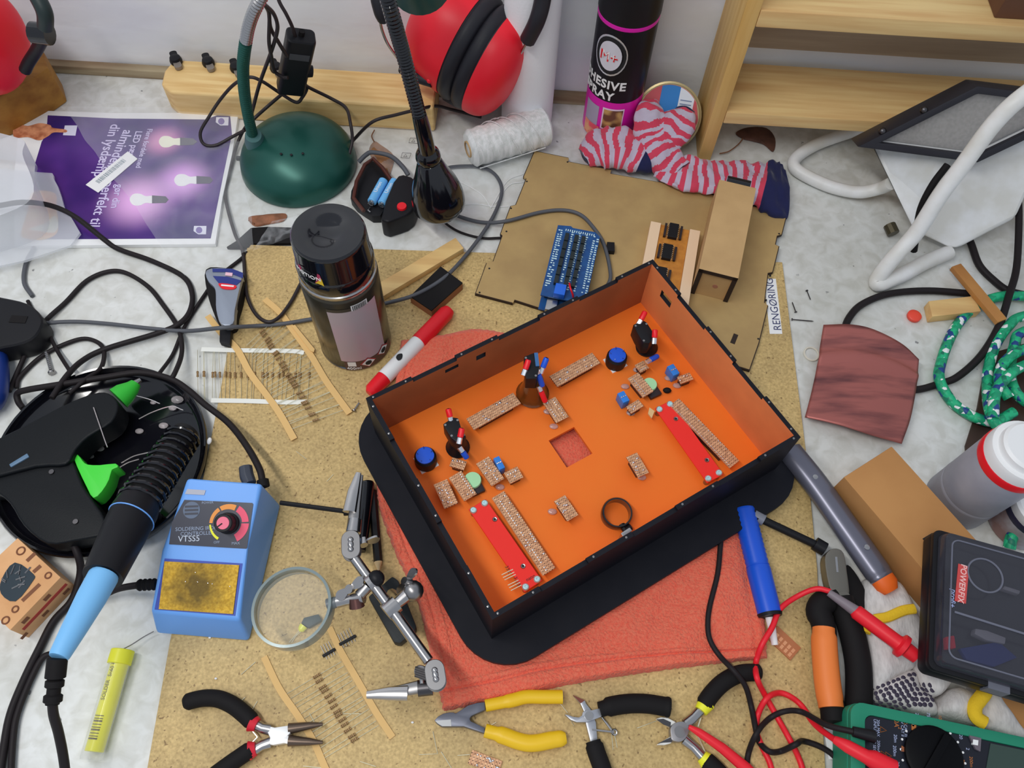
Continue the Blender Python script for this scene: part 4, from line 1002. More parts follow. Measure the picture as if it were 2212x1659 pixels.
m_lc = mat('lamp_cord', (40, 32, 34), 0.5, k=1.1)
def lcord(pts): cable(pts, 0.0019, 'cord', m_lc, lamp)
lcord([(600, -30, .20), (602, 0, .19), (618, 30, .178), (630, 55, .165), (638, 80, .150)])
lcord([(565, -20, .245), (569, 5, .235), (580, 25, .21), (585, 61, .18), (602, 92, .16), (620, 122, .138)])
lcord([(578, 15, .22), (582, 38, .20), (581, 89, .17), (586, 121, .145), (592, 152, .115), (610, 166, .105), (622, 168, .105)])
lcord([(572, 10, .228), (590, 28, .21), (599, 52, .195), (597, 75, .18), (585, 114, .15), (562, 177, .10), (548, 228, .070), (543, 248, .066)])
lcord([(648, 172, .085), (664, 187, .070), (716, 213, .048), (747, 233, .046), (757, 266, .044), (761, 304, .030), (752, 340, .020)])
lcord([(630, 190, .075), (610, 203, .060), (578, 230, .045), (547, 258, .040), (527, 280, .020), (511, 316, .006), (494, 380, .003), (487, 425, .003), (506, 501, .005), (524, 542, .004), (529, 592, .007), (534, 640, .007), (552, 678, .008), (577, 695, .011), (602, 686, .010), (628, 653, .007), (650, 612, .007)])
lcord([(654, 176, .080), (663, 190, .066), (653, 210, .058), (640, 221, .054), (608, 203, .062), (565, 175, .082), (537, 167, .086), (506, 182, .070), (476, 215, .050), (451, 253, .035), (433, 286, .022), (440, 311, .012), (466, 314, .010), (501, 296, .014), (529, 281, .022)])
cord([(752, 316, .010), (765, 301, .012), (805, 263, .042), (856, 248, .044), (905, 236, .042), (942, 229, .030), (977, 237, .012), (1040, 253, .004)], 0.0019, 'black_cable', 'black cord from the green lamp running right past the ear defenders', m_lc)
# in-line dimmer hanging on the lamp cord
dm = thing('cord_switch', 'black in-line dimmer switch hanging on the green lamp cord', 'switch', P(640, 140, .11))
pt, pb_ = P(651, 76, .150), P(627, 192, .073)
zz = (pt - pb_).normalized(); xx = Vector((1, 0.25, 0)); xx = (xx - zz * xx.dot(zz)).normalized(); yy = zz.cross(xx)
T = Matrix.Identity(4)
for i in range(3): T[i][0] = xx[i]; T[i][1] = yy[i]; T[i][2] = zz[i]; T[i][3] = pb_[i]
MB(T).prism(rrect(-0.0145, -0.010, 0.0145, 0.010, 0.005), 0, (pt - pb_).length).build('switch_body', m_black, dm, bevel=0.003, seg=3)
MB(T).cyl((0.0125, -0.002, 0.034), (0.0185, -0.002, 0.034), 0.007, 0.006, 16).build('slider_knob', m_black, dm)
MB(T).box(-0.010, -0.0108, 0.058, 0.010, -0.0098, 0.066).build('grip_band', mat('grip_grey', (62, 62, 66), 0.4), dm)
for s in (0, 1): MB(T).cyl((0, 0, -0.006 if s else (pt - pb_).length), (0, 0, 0 if s else (pt - pb_).length + 0.006), 0.003, n=10).build('cord_grommet', m_rubber, dm)

# ------------------------------------------------------------------ ear defenders
m_ear = mat('ear_red', (222, 26, 42), 0.42, bump=0.0001, bsc=900, k=1.4)
m_earb = mat('ear_black', (30, 29, 36), 0.5, k=1.15)
def fr3(o3, up, nrm):
    n = Vector(nrm).normalized(); u = Vector(up); u = (u - n * u.dot(n)).normalized(); s = u.cross(n)
    T = Matrix.Identity(4)
    for i in range(3): T[i][0] = s[i]; T[i][1] = u[i]; T[i][2] = n[i]; T[i][3] = o3[i]
    return T
def cup(T, a, b, d, s, par, name='ear_cup'):
    prof = [((1 - (t / 12) ** 2.5) ** (1 / 2.5), d * t / 12) for t in range(0, 12)] + [(0.30, d * 0.975), (0.15, d * 0.995), (0.02, d)]
    mb = MB(T); n = 40
    vs = [(b * r * math.cos(2 * PI * j / n), a * r * math.sin(2 * PI * j / n), s * (0.017 + z)) for r, z in prof for j in range(n)]
    fs = [(i * n + j, i * n + (j + 1) % n, (i + 1) * n + (j + 1) % n, (i + 1) * n + j) for i in range(len(prof) - 1) for j in range(n)]
    fs += [tuple(range(n))[::-1], tuple(range((len(prof) - 1) * n, len(prof) * n))]
    mb.add(vs, fs); o = mb.build(name, m_ear, par, smooth=60)
    bm = bmesh.new(); bm.from_mesh(o.data); bmesh.ops.recalc_face_normals(bm, faces=bm.faces); bm.to_mesh(o.data); bm.free()
    rg = MB(T); rg.tube([(b * 0.86 * math.cos(2 * PI * j / n), a * 0.86 * math.sin(2 * PI * j / n), s * 0.0088) for j in range(n)], 0.0100, 10, closed=True)
    rg.build('ear_cushion', m_earb, o, smooth=60)
    bp = MB(T); bp.prism([(b * 0.98 * math.cos(2 * PI * j / n), a * 0.98 * math.sin(2 * PI * j / n)) for j in range(n)], s * 0.0140, s * 0.0190); bp.build('cup_back', m_earb, o)
    return o
ed = thing('ear_defenders', 'red and black ear defenders standing upright against the wall', 'ear defenders', P(1010, 240))
eo = P(1030, 116, .096)
ET = fr3(eo, (0.36, 0.05, 0.93), (0.86, -0.42, -0.28))
ca = cup(ET, 0.062, 0.052, 0.064, -1, ed); cbp = cup(ET, 0.062, 0.052, 0.036, 1, ed)
for T_, s, par in ((ET, -1, ca), (ET, 1, cbp)):
    MB(T_).box(-0.010, -0.064, s * 0.013 - 0.004, 0.010, -0.048, s * 0.013 + 0.007).build('swivel_block', m_earb, par, bevel=0.002)
    MB(T_).cyl((-0.0165, -0.055, s * 0.016), (0.0115, -0.055, s * 0.016), 0.0055, n=14).build('swivel_pin', m_earb, par)
    MB(T_).cyl((0.0112, -0.055, s * 0.016), (0.0122, -0.055, s * 0.016), 0.0028, n=10).build('red_dot', m_ear, par)
cable([(836, -70, .20), (818, -20, .19), (824, 20, .175), (832, 38, .165)], 0.0085, 'headband', m_earb, ed, n=12)
cable([(1178, -60, .21), (1172, 0, .185), (1160, 45, .165), (1140, 86, .14)], 0.0085, 'headband', m_earb, ed, n=12)
cable([(832, 36, .166), (822, 50, .160), (836, 92, .135), (862, 130, .10), (882, 158, .075)], 0.0015, 'wire_yoke', m_chrome, ed)
cable([(1140, 84, .141), (1128, 110, .125), (1104, 150, .095), (1078, 190, .07), (1050, 212, .055)], 0.0015, 'wire_yoke', m_chrome, ed)
cable([(1150, 2, .175), (1120, 18, .16), (1104, 40, .14)], 0.0040, 'arm_clip', m_earb, ed)
for a_, b_ in (((868, 148), (934, 178)), ((962, 206), (1010, 226))):
    z_ = .075 if a_[0] < 900 else .045
    MB().tube(catmull([P(*a_, z_), P((a_[0] + b_[0]) / 2, (a_[1] + b_[1]) / 2 + 4, z_), P(*b_, z_)], 4), 0.0058, 10).build('yoke_clip', m_earb, ed, smooth=60)
    q_ = P(b_[0] - 6, b_[1] - 4, z_ + 0.006); MB().sphere(q_, 0.0034, n=10, m=6).build('clip_dot', m_ear, ed)
# the second pair, half out of the frame
ed2 = thing('ear_defenders', 'second pair of red ear defenders at the top left corner', 'ear defenders', P(0, 170))
e2 = P(-66, 74, .125)
E2 = fr3(e2, (-0.1, 0.2, 0.95), (0.88, -0.40, 0.0))
c2 = cup(E2, 0.058, 0.046, 0.036, -1, ed2); c3 = cup(E2, 0.058, 0.046, 0.030, 1, ed2)
cable([(60, -40, .20), (84, 0, .19), (97, 30, .18), (98, 58, .165)], 0.0075, 'headband', mat('band_green', (26, 38, 38), 0.5), ed2, n=12)
MB().tube([P(70, 70, .155), P(108, 74, .155)], 0.0105, 16).build('band_knob', m_blackg, ed2)
cable([(92, 84, .15), (78, 110, .13), (62, 135, .115), (54, 152, .105)], 0.0060, 'yoke_arm', m_black, ed2, n=10)
bx_ = MB().prism(pxpoly([(-140, 100), (40, 92), (94, 110), (104, 146), (60, 176), (-10, 214), (-140, 262)], .05), 0.0003, .05)
one(bx_, 'wooden_block', mat('amber_wood', (150, 106, 42), 0.6, rgb2=(128, 84, 30), sc=14, st=(1, 5, 5)), 'amber brown wooden block under the corner ear defenders', 'block', bevel=0.003)

# ------------------------------------------------------------------ paper roll, twine, spray can, tin, socks
pc = P(1140, 210, 0); pc.y = WY - 0.040
pr_ = thing('paper_roll', 'white paper roll standing on end behind the twine spool', 'paper roll', pc)
MB(at((pc.x, pc.y, 0.0003))).lathe([(0.016, 0), (0.030, 0), (0.030, 0.24), (0.016, 0.24)], 48, cap=False).build('paper', mat('soft_paper', (206, 206, 214), 0.9, bump=0.0006, bsc=300), pr_, smooth=60)
MB(at((pc.x, pc.y, 0.0003))).lathe([(0.014, 0), (0.016, 0), (0.016, 0.24), (0.014, 0.24), (0.014, 0)], 32, cap=False).build('cardboard_core', mat('core_tan', (170, 140, 100), 0.8), pr_)
tw_ = thing('twine_spool', 'spool of glossy white twine lying on its side', 'twine', P(1095, 300))
T, L = frame((1012, 322), (1180, 272), 0.0235)
prof = []
for i in range(161):
    t = i / 160
    prof.append((0.0225 - 0.0018 * (1 - t) + 0.0005 * math.sin(t * 2 * PI * 7) + (0.00025 if i % 2 else -0.00025) - (0.004 * max(0, (0.04 - t) / 0.04)) - 0.004 * max(0, (t - 0.97) / 0.03), t * L))
TT = T @ Matrix.Rotation(R(90), 4, 'Y')
m_twine = mat('twine_white', (214, 216, 216), 0.28, rgb2=(190, 192, 190), sc=40, st=(6, 6, 1), k=1.4)
MB(TT).lathe(prof, 36).build('twine_winding', m_twine, tw_, smooth=60)
MB(TT).lathe([(0.008, -0.0015), (0.0095, -0.0015), (0.0095, L + 0.0015), (0.008, L + 0.0015)], 20, cap=False).build('spool_core', mat('core_tan', None), tw_)
for kx in range(3):
    MB(TT).tube([((0.0232 + 0.0004 * kx) * math.cos(a * 0.21 + kx), (0.0232 + 0.0004 * kx) * math.sin(a * 0.21 + kx), L * (0.06 + 0.86 * ((a / 40 + kx * 0.3) % 1))) for a in range(0, 34)], 0.0007, 5).build('loose_strand', m_twine, tw_)

def upright(u, v):
    p = P(u, v, 0); p.z = 0; return p
m_mag = mat('magenta_print', (196, 22, 150), 0.35)
ac = upright(1316, 268); Rr = 0.0325
ad_ = thing('spray_can', 'tall black and magenta can of adhesive spray by the wall', 'spray can', ac)
AC = at((ac.x, ac.y, 0.0003))
MB(AC).lathe([(Rr * 0.92, 0), (Rr, 0.002), (Rr, 0.060)], 44, cap=True).build('magenta_body', m_mag, ad_, smooth=50)
MB(AC).lathe([(Rr * 0.999, 0.0602), (Rr, 0.061), (Rr, 0.150), (Rr * 0.99, 0.152)], 44).build('black_body', mat('can_black', (22, 21, 28), 0.35, k=1, spec=0.3), ad_, smooth=50)
MB(AC).lathe([(Rr * 1.005, 0.1525), (Rr * 1.01, 0.153), (Rr * 1.005, 0.1565), (Rr * 0.98, 0.157)], 44).build('magenta_ring', m_mag, ad_, smooth=50)
MB(AC).lathe([(Rr * 1.0, 0.1572), (Rr * 1.02, 0.160), (Rr * 1.0, 0.200), (Rr * 0.97, 0.222), (Rr * 0.88, 0.225)], 44).build('cap', m_black, ad_, smooth=40)
fa = math.degrees(math.atan2(-ac.y, -ac.x))              # the side that faces the bench
cz = Vector((ac.x, ac.y, 0))
lg = [(0.0200, 0.0250, mat('logo_ring', (190, 192, 200), 0.3, 0.6)), (0.0184, 0.0228, m_ink), (0.0138, 0.0180, mat('logo_disc', (188, 186, 194), 0.35))]
for i, (hx, hy, m) in enumerate(lg):
    g = MB(); cxx = -0.0125
    q = circ(0, 0, 1, 28); f_ = cyl_bend(cz, Rr + 0.0003 + i * 0.00025, fa, 0.120)
    g.add([f_(Vector((cxx, 0, 0)))] + [f_(Vector((cxx + x * hx, y * hy, 0))) for x, y in q], [(0, j + 1, (j + 1) % 28 + 1) for j in range(28)]); g.build('logo', m, ad_, smooth=60)
text('M+', 0.017, None, m_red, ad_, bend=cyl_bend(cz + Vector((0, 0, 0)), Rr + 0.0011, fa - 23, 0.118), depth=0.0001)
text('M+', 0.0135, None, m_inkw, ad_, bend=cyl_bend(cz, Rr + 0.0014, fa - 22, 0.120), depth=0.0001)
m_wb = mat('white_bold_ink', (226, 230, 232), 0.5)
text('ADHESIVE', 0.0150, None, m_wb, ad_, bend=cyl_bend(cz, Rr + 0.0004, fa - 42, 0.083), spacing=1.08, bold=0.0004)
text('SPRAY', 0.0150, None, m_wb, ad_, bend=cyl_bend(cz, Rr + 0.0004, fa - 40, 0.068), spacing=1.08, bold=0.0004)
cyl_patch(MB(), cz, Rr + 0.0003, fa - 18, fa + 26, 0.021, 0.052).build('picture_frame', mat('pale_pink', (216, 186, 206), 0.4), ad_)
cyl_patch(MB(), cz, Rr + 0.0006, fa - 15, fa + 23.5, 0.023, 0.050).build('picture', mat('picture_tan', (172, 138, 84), 0.5, rgb2=(96, 62, 44), sc=55, lo=0.45, hi=0.55, det=1), ad_)
cyl_patch(MB(), cz, Rr + 0.0003, fa - 62, fa - 26, 0.018, 0.050).build('picture_frame', mat('pale_grey_print', (150, 140, 160), 0.4), ad_)
cyl_patch(MB(), cz, Rr + 0.0007, fa - 60, fa - 20, 0.003, 0.0225).build('price_label', mat('orange_pink_label', (236, 150, 110), 0.5, rgb2=(214, 70, 90), sc=60, lo=.45, hi=.55), ad_)
tn = thing('round_tin', 'round tin with red, blue and white label propped behind the socks', 'tin', P(1440, 320))
to = P(1442, 252, .036)
TN = fr3(to, (0.08, 0.62, 0.80), (-0.12, -0.78, 0.62))
MB(TN).lathe([(0.036, -0.030), (0.0375, -0.028), (0.0375, -0.002), (0.0385, -0.001), (0.0385, 0.001), (0.0362, 0.0015), (0.0358, 0.0)], 44).build('tin_body', mat('tin_gold', (150, 136, 100), 0.35, 0.6), tn)
def strip_on_disc(x0, x1, r, h, m, name):
    x0, x1 = max(x0, -r * 0.999), min(x1, r * 0.999)
    xs = [x0 + (x1 - x0) * i / 12 for i in range(13)]
    q = [(x, math.sqrt(max(0, r * r - x * x))) for x in xs] + [(x, -math.sqrt(max(0, r * r - x * x))) for x in xs[::-1]]
    return MB(TN).prism(q, 0.0006, h).build(name, m, tn, smooth=0)
strip_on_disc(-0.035, 0.035, 0.035, 0.0010, mat('tin_red', (176, 70, 76), 0.4), 'red_label')
strip_on_disc(-0.0125, 0.0085, 0.0346, 0.0014, mat('tin_blue', (30, 108, 174), 0.4), 'blue_label')
strip_on_disc(0.0085, 0.026, 0.0344, 0.0013, mat('tin_white', (196, 200, 212), 0.5), 'white_label')
for i in range(8): MB(TN).box(0.0105, -0.010 + i * 0.0042, 0.0014, 0.0235, -0.0088 + i * 0.0042, 0.0016).build('text_line', mat('tin_text', (110, 122, 150), 0.6), tn)

m_sr = mat('sock_red', (196, 62, 86), 0.95, bump=0.0006, bsc=1200, k=1.2, sheen=.3); m_sg = mat('sock_grey', (166, 156, 172), 0.95, bump=0.0006, bsc=1200, sheen=.3); m_sn = mat('sock_navy', (24, 28, 66), 0.95, bump=0.0006, bsc=1200, sheen=.2)
def sock(parts, label):
    t = thing('striped_sock', label, 'sock', P(*parts[0][0][0][:2]))
    for pts, rad, flat_, per, navy0, name in parts:
        c = pxcurve(pts, 26); n = len(c)
        rs = []
        for i in range(n):
            x = i / (n - 1) * (len(rad) - 1); j = min(int(x), len(rad) - 2); rr_ = rad[j] + (rad[j + 1] - rad[j]) * (x - j)
            rs.append(rr_ * (1 + 0.10 * mnoise.noise(c[i] * 130)))
        mb = MB(); mb.tube(c, rs, 30, flat=flat_)
        # crumple
        for i in range(len(mb.v)):
            v = mb.v[i]; k_ = mnoise.noise(v * 110) * 0.0045 + mnoise.noise(v * 45) * 0.004
            mb.v[i] = Vector((v.x, v.y, max(v.z + k_, 0.0012)))
        acc = 0; mi = []
        for i in range(n - 1):
            acc += (c[i + 1] - c[i]).length
            idx = 2 if i / (n - 1) > navy0[1] or i / (n - 1) < navy0[0] else int(acc / per) % 2
            for j in range(30):
                q_ = mb.v[i * 30 + j]; sft = mnoise.noise(q_ * 42) * 0.0045
                mi.append(idx if idx == 2 else int((acc + sft + 0.05) / per) % 2)
        mb.mi = mi + [2, 2]
        mb.build(name, [m_sr, m_sg, m_sn], t, smooth=70)
    return t
sock([([(1262, 340, .012), (1296, 322, .018), (1345, 322, .020), (1392, 342, .016), (1412, 352, .012)], [.015, .026, .028, .021, .014], 0.5, 0.0062, (-1, 0.72), 'sock_foot'),
      ([(1406, 216, .052), (1404, 250, .046), (1408, 290, .032), (1432, 335, .022), (1466, 372, .015)], [.010, .018, .019, .021, .016], 0.6, 0.0062, (-1, 2), 'sock_leg'),
      ([(1480, 235, .050), (1466, 262, .044), (1450, 292, .034), (1442, 325, .024)], [.012, .021, .020, .012], 0.55, 0.0062, (0.06, 2), 'sock_cuff')], 'crumpled pink and grey striped sock heaped over the round tin')
sock([([(1424, 360, .012), (1470, 372, .016), (1525, 380, .016), (1575, 388, .012), (1620, 394, .011), (1650, 402, .010), (1678, 410, .009), (1694, 414, .007)], [.018, .025, .027, .028, .031, .039, .041, .038], 0.26, 0.0056, (-1, 0.70), 'sock_leg')], 'striped sock with navy toe stretched out behind the small wooden box')

# ------------------------------------------------------------------ pine shelf unit
m_shelf = mat('pine_shelf', (206, 178, 124), 0.5, rgb2=(190, 152, 100), sc=7, st=(1, 16, 16), det=5, k=1.35)
m_shelfs = mat('pine_shelf_side', (202, 168, 106), 0.5, rgb2=(188, 148, 84), sc=7, st=(16, 16, 1), det=5, k=1.35)
sy = P(1508, 346, 0).y; sx0 = P(1506, 346, 0).x; sx1 = P(1534, 346, 0).x; sxr = 0.92
sh = thing('pine_shelf', 'low pine shelf unit standing against the wall', 'shelf', (0.5, sy, 0))
SB_ = WY - 0.006
MB().box(sx0, sy, 0.0003, sx1, SB_, 0.34).build('side_panel', m_shelfs, sh, bevel=0.0015)
def board(v_front_top, v_front_bot, v_back):
    zt = PY(1652, v_front_top, sy).z; zb = PY(1652, v_front_bot, sy).z; ybk = min(P(1652, v_back, zt).y, SB_)
    return MB().box(sx1 + 0.0002, sy, zb, sxr, ybk, zt).build('shelf_board', m_shelf, sh, bevel=0.0012)
board(248, 272, 128); board(24, 60, -70)
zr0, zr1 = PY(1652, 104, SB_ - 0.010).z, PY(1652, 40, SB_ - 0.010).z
MB().box(sx1 + 0.0003, SB_ - 0.010, zr0, sxr - 0.0003, SB_, zr1).build('back_rail', mat('rail_shaded_wood', (140, 126, 108), 0.7, rgb2=(126, 112, 96), sc=7, st=(1, 16, 16)), sh)  # shade under the upper board is painted into the rail's grey-brown
MB().box(sxr, sy, 0.0003, sxr + 0.018, SB_, 0.34).build('side_panel', m_shelfs, sh, bevel=0.0015)
zt = PY(1652, 24, sy).z
p = P(2180, 14, zt); one(MB().box(p.x - 0.02, sy + 0.01, zt + 0.0003, p.x + 0.15, SB_ - 0.01, zt + 0.06), 'dark_box', mat('dark_brown', (84, 54, 38), 0.6), 'dark brown box on top of the pine shelf', 'box', bevel=0.002)
def leaf(pts, stem, label, col, z=0.002):
    t = thing('dry_leaf', label, 'leaf', P(*pts[0]))
    q = smooth2(pxpoly(pts, z), 4); mb = MB(); pillow(mb, q, 0.003, z - 0.0012, 4, 1.0, 0.0014, 90); mb.build('leaf_blade', mat('leaf_' + str(col[0]), col, 0.7, rgb2=tuple(int(c * .75) for c in col), sc=80), t)
    cable([(u, v, z + 0.002) for u, v in stem], 0.0007, 'stem', mat('leaf_stem', (110, 70, 44), 0.7), t, n=5)
k5 = lambda pts: [(1200 + x * 0.2532, y * 0.2532) for x, y in pts]
leaf(k5([(1540, 1130), (1640, 1085), (1800, 1090), (1875, 1180), (1860, 1290), (1780, 1230), (1680, 1200), (1600, 1180)]), k5([(1600, 1180), (1560, 1230), (1480, 1290), (1400, 1310)]), 'brown dry leaf on the worktop under the pine shelf', (88, 58, 46))
leaf([(797, 326), (808, 305), (822, 312), (850, 335), (846, 365), (836, 384), (815, 360)], [(808, 306), (803, 294), (809, 281)], 'tan dry leaf behind the battery holder', (150, 104, 66))
leaf(k([(540, 270), (700, 248), (855, 240), (840, 300), (700, 330), (590, 345)]), k([(590, 330), (540, 300)]), 'strip of brown leaf behind the black paint can', (142, 92, 66))
# ------------------------------------------------------------------ black gooseneck lamp
gl = thing('black_gooseneck_lamp', 'glossy black gooseneck lamp with bell head hanging over the bench', 'lamp', P(946, 440, .03))
hc = P(947, 432, .046)
ln = pxcurve([(925, 338, .105), (918, 300, .13), (909, 262, .15), (893, 200, .18), (872, 120, .215), (852, 50, .25), (838, 0, .27), (826, -50, .29)], 8)
c, rs = ribbed(ln[10:], 0.0066, 0.07); MB().tube(c, rs, 12).build('gooseneck', m_blackg, gl)
q_ = ln[-1]; dn_ = (ln[-1] - ln[-4]).normalized()
c, rs = ribbed(catmull([q_, q_ + dn_ * 0.05, q_ + Vector((0, 0.02, 0.13)), Vector((q_.x, 0.70, 0.47)), Vector((q_.x, WY + 0.001, 0.48))], 8), 0.0064, 0.07)
MB().tube(c, rs, 12).build('neck_root', m_blackg, gl)
MB().tube([(q_.x, WY - 0.014, 0.48), (q_.x, WY + 0.001, 0.48)], [0.020, 0.024], 24).build('wall_mount', m_blackg, gl)
MB().tube([ln[2], ln[8], ln[14], ln[18]], [0.0085, 0.0080, 0.0078, 0.0070], 16).build('neck_sleeve', m_blackg, gl)
MB().sphere(ln[0], 0.0128, n=18, m=12).build('ball_joint', m_blackg, gl, smooth=80)
dq = (ln[0] - hc); hl = dq.length; T = fr3(hc, (0, 1, 0.2), dq)
MB(T).lathe([(0.016, -0.012), (0.0245, -0.011), (0.0278, -0.006), (0.0285, 0.001), (0.0270, 0.012), (0.0235, 0.024), (0.0178, 0.038), (0.0128, 0.052), (0.0100, hl - 0.004)], 40).build('shade', m_blackg, gl, smooth=70)
MB(T).lathe([(0.001, -0.0135), (0.015, -0.0125), (0.0155, -0.0118)], 24).build('bulb_glass', m_white, gl)

# ------------------------------------------------------------------ black spray paint can
cc = upright(771, 741); cr = 0.0348
pcn = thing('spray_paint_can', 'black spray paint can with grey label standing on the chipboard', 'spray can', cc)
CT = at((cc.x, cc.y, ZB + 0.0002)); ca_ = math.degrees(math.atan2(-cc.y, -cc.x)); cz2 = Vector((cc.x, cc.y, ZB))
MB(CT).lathe([(cr * 0.96, 0), (cr * 1.01, 0.0012), (cr * 1.01, 0.0028), (cr * 0.985, 0.004)], 48).build('bottom_rim', m_chrome, pcn)
MB(CT).lathe([(cr * 0.985, 0.0041), (cr, 0.005), (cr, 0.114), (cr * 0.975, 0.1155), (cr * 0.93, 0.117)], 48).build('can_body', mat('can_dark', (62, 58, 50), 0.25, 0.6), pcn, smooth=50)
MB(CT).lathe([(cr * 0.955, 0.1165), (cr * 0.98, 0.118), (cr * 0.98, 0.1215), (cr * 0.94, 0.1225)], 48).build('shoulder_rim', m_chrome, pcn)
MB(CT).lathe([(cr * 0.95, 0.1226), (cr * 0.97, 0.124), (cr * 0.97, 0.136), (cr * 0.94, 0.138), (cr * 0.93, 0.139), (cr * 0.90, 0.166), (cr * 0.885, 0.1685), (cr * 0.85, 0.170), (0.012, 0.1700), (0.011, 0.1692), (0.0005, 0.1690)], 48).build('cap', m_blackg, pcn, smooth=50)
cyl_patch(MB(), cz2, cr + 0.0003, ca_ - 32, ca_ + 46, 0.022, 0.106, 18).build('grey_label', mat('label_grey', (150, 146, 148), 0.4, rgb2=(168, 140, 150), sc=9, lo=.4, hi=.6), pcn)
cyl_patch(MB(), cz2, cr + 0.0005, ca_ - 32, ca_ + 4, 0.1062, 0.1105, 8).build('dark_print', mat('label_olive', (52, 48, 42), 0.5), pcn)
bars = MB(); rnd = random.Random(2); a = 6
while a < 28:
    w = rnd.uniform(.4, 1.2); cyl_patch(bars, cz2, cr + 0.0008, ca_ + a, ca_ + a + w, 0.1062, 0.113, 1); a += w + rnd.uniform(.4, 1.0)
cyl_patch(MB(), cz2, cr + 0.0005, ca_ + 4, ca_ + 30, 0.1058, 0.1135, 8).build('barcode_field', m_paper, pcn)
tag(bars.build('barcode', m_ink, pcn), kind='stuff')
cyl_patch(MB(), cz2, cr + 0.0004, ca_ - 28, ca_ + 62, 0.006, 0.022, 18).build('maroon_band', mat('label_maroon', (76, 48, 44), 0.5), pcn)
def diamond(a, z, s, m1, m2):
    f_ = cyl_bend(cz2, cr + 0.0007, ca_ + a, z)
    for i, (ss, m) in enumerate(((s, m1), (s * 0.8, m2))):
        MB().add([f_(Vector((x * ss, y * ss, i * 0.0003))) for x, y in ((0, -1), (1, 0), (0, 1), (-1, 0))], [(0, 1, 2, 3)]).build('hazard_diamond', m, pcn)
    MB().add([f_(Vector((x * s * .4, y * s * .45, 0.0006))) for x, y in circ(0, 0, 1, 8)], [tuple(range(8))]).build('hazard_flame', m_ink, pcn)
diamond(10, 0.016, 0.0085, mat('hazard_red', (150, 50, 54), 0.5), m_paper); diamond(40, 0.020, 0.0085, mat('hazard_red', None), m_paper)
f_ = cyl_bend(cz2, cr + 0.0007, ca_ - 16, 0.0175)
MB().add([f_(Vector((x, y, 0))) for x, y in ((-.004, -.004), (.004, -.004), (.004, .004), (-.004, .004))], [(0, 1, 2, 3)]).build('printed_square', m_paper, pcn)
text('400ml', 0.0058, None, m_inkw, pcn, bend=cyl_bend(cz2, cr + 0.0006, ca_ - 14, 0.0095))
f_ = cyl_bend(cz2, cr * 0.935, ca_ - 46, 0.148)
MB().add([f_(Vector((x, y, 0))) for x, y in ((-.013, -.001), (.002, -.009), (.011, .001), (.010, .009), (-.006, .011), (-.013, .008))], [(0, 1, 2, 3, 4, 5)]).build('maroon_sticker', mat('sticker_maroon', (150, 34, 76), 0.4), pcn)
MB().add([f_(Vector((x, y, 0.0003))) for x, y in ((.0, -.0095), (.0118, -.0105), (.0108, .004))], [(0, 1, 2)]).build('yellow_sticker', mat('sticker_yellow', (222, 176, 42), 0.4), pcn)
text('MOTION', 0.0065, None, m_inkw, pcn, bend=cyl_bend(cz2, cr * 0.938 + 0.0006, ca_ - 50, 0.151))

# ------------------------------------------------------------------ marker, wooden stick, black block
mk = thing('marker_pen', 'red and white marker pen beside the towel corner', 'marker', P(890, 750))
T, L = frame((797, 850), (972, 668), ZB + 0.0082)
MB(T).tube([(0, 0, 0), (0.004, 0, 0), (0.022, 0, 0)], [0.004, 0.0072, 0.0078], 18).build('end_cap', m_red, mk)
MB(T).tube([(0.0222, 0, 0), (L * 0.58, 0, 0), (L * 0.63, 0, 0)], [0.0078, 0.0080, 0.0065], 20).build('barrel', m_white, mk)
MB(T).tube([(L * 0.60, 0, 0), (L * 0.61, 0, 0), (L * 0.95, 0, 0), (L * 0.99, 0, 0), (L, 0, 0)], [0.0080, 0.0084, 0.0080, 0.0060, 0.003], 20).build('cap', m_red, mk)
MB(T).prism(smooth2([(0.042, -0.002), (0.046, -0.003), (0.050, 0.000), (0.047, 0.003), (0.043, 0.002)], 3), 0.0079, 0.0083).build('printed_emblem', m_ink, mk)
one(MB().prism(pxpoly([(817, 612), (984, 513), (1002, 536), (826, 641)], ZB + 0.008), ZB + 0.0003, ZB + 0.008), 'wooden_stick', m_wood, 'pale pine stick lying beside the black paint can', 'wood offcut', bevel=0.0008)
bb = thing('black_block', 'small black painted wooden block above the red marker', 'block', P(940, 625))
q = pxpoly([(886, 640), (952, 576), (999, 611), (932, 671)], ZB + 0.012)
MB().prism(q, ZB + 0.0003, ZB + 0.0105).build('wood_core', mat('raw_edge_brown', (130, 84, 54), 0.7), bb)
MB().prism(q, ZB + 0.0106, ZB + 0.0125).build('black_face', m_rubber, bb)
st_ = MB().prism(pxpoly(k([(350, 527), (440, 470), (560, 362), (700, 352), (930, 360), (930, 492), (560, 497), (540, 527)]), 0.0055), 0.0008, 0.0055)
one(st_, 'black_strap', m_rubber, 'flat black strap lying behind the black paint can', 'strap', bevel=0.0008)

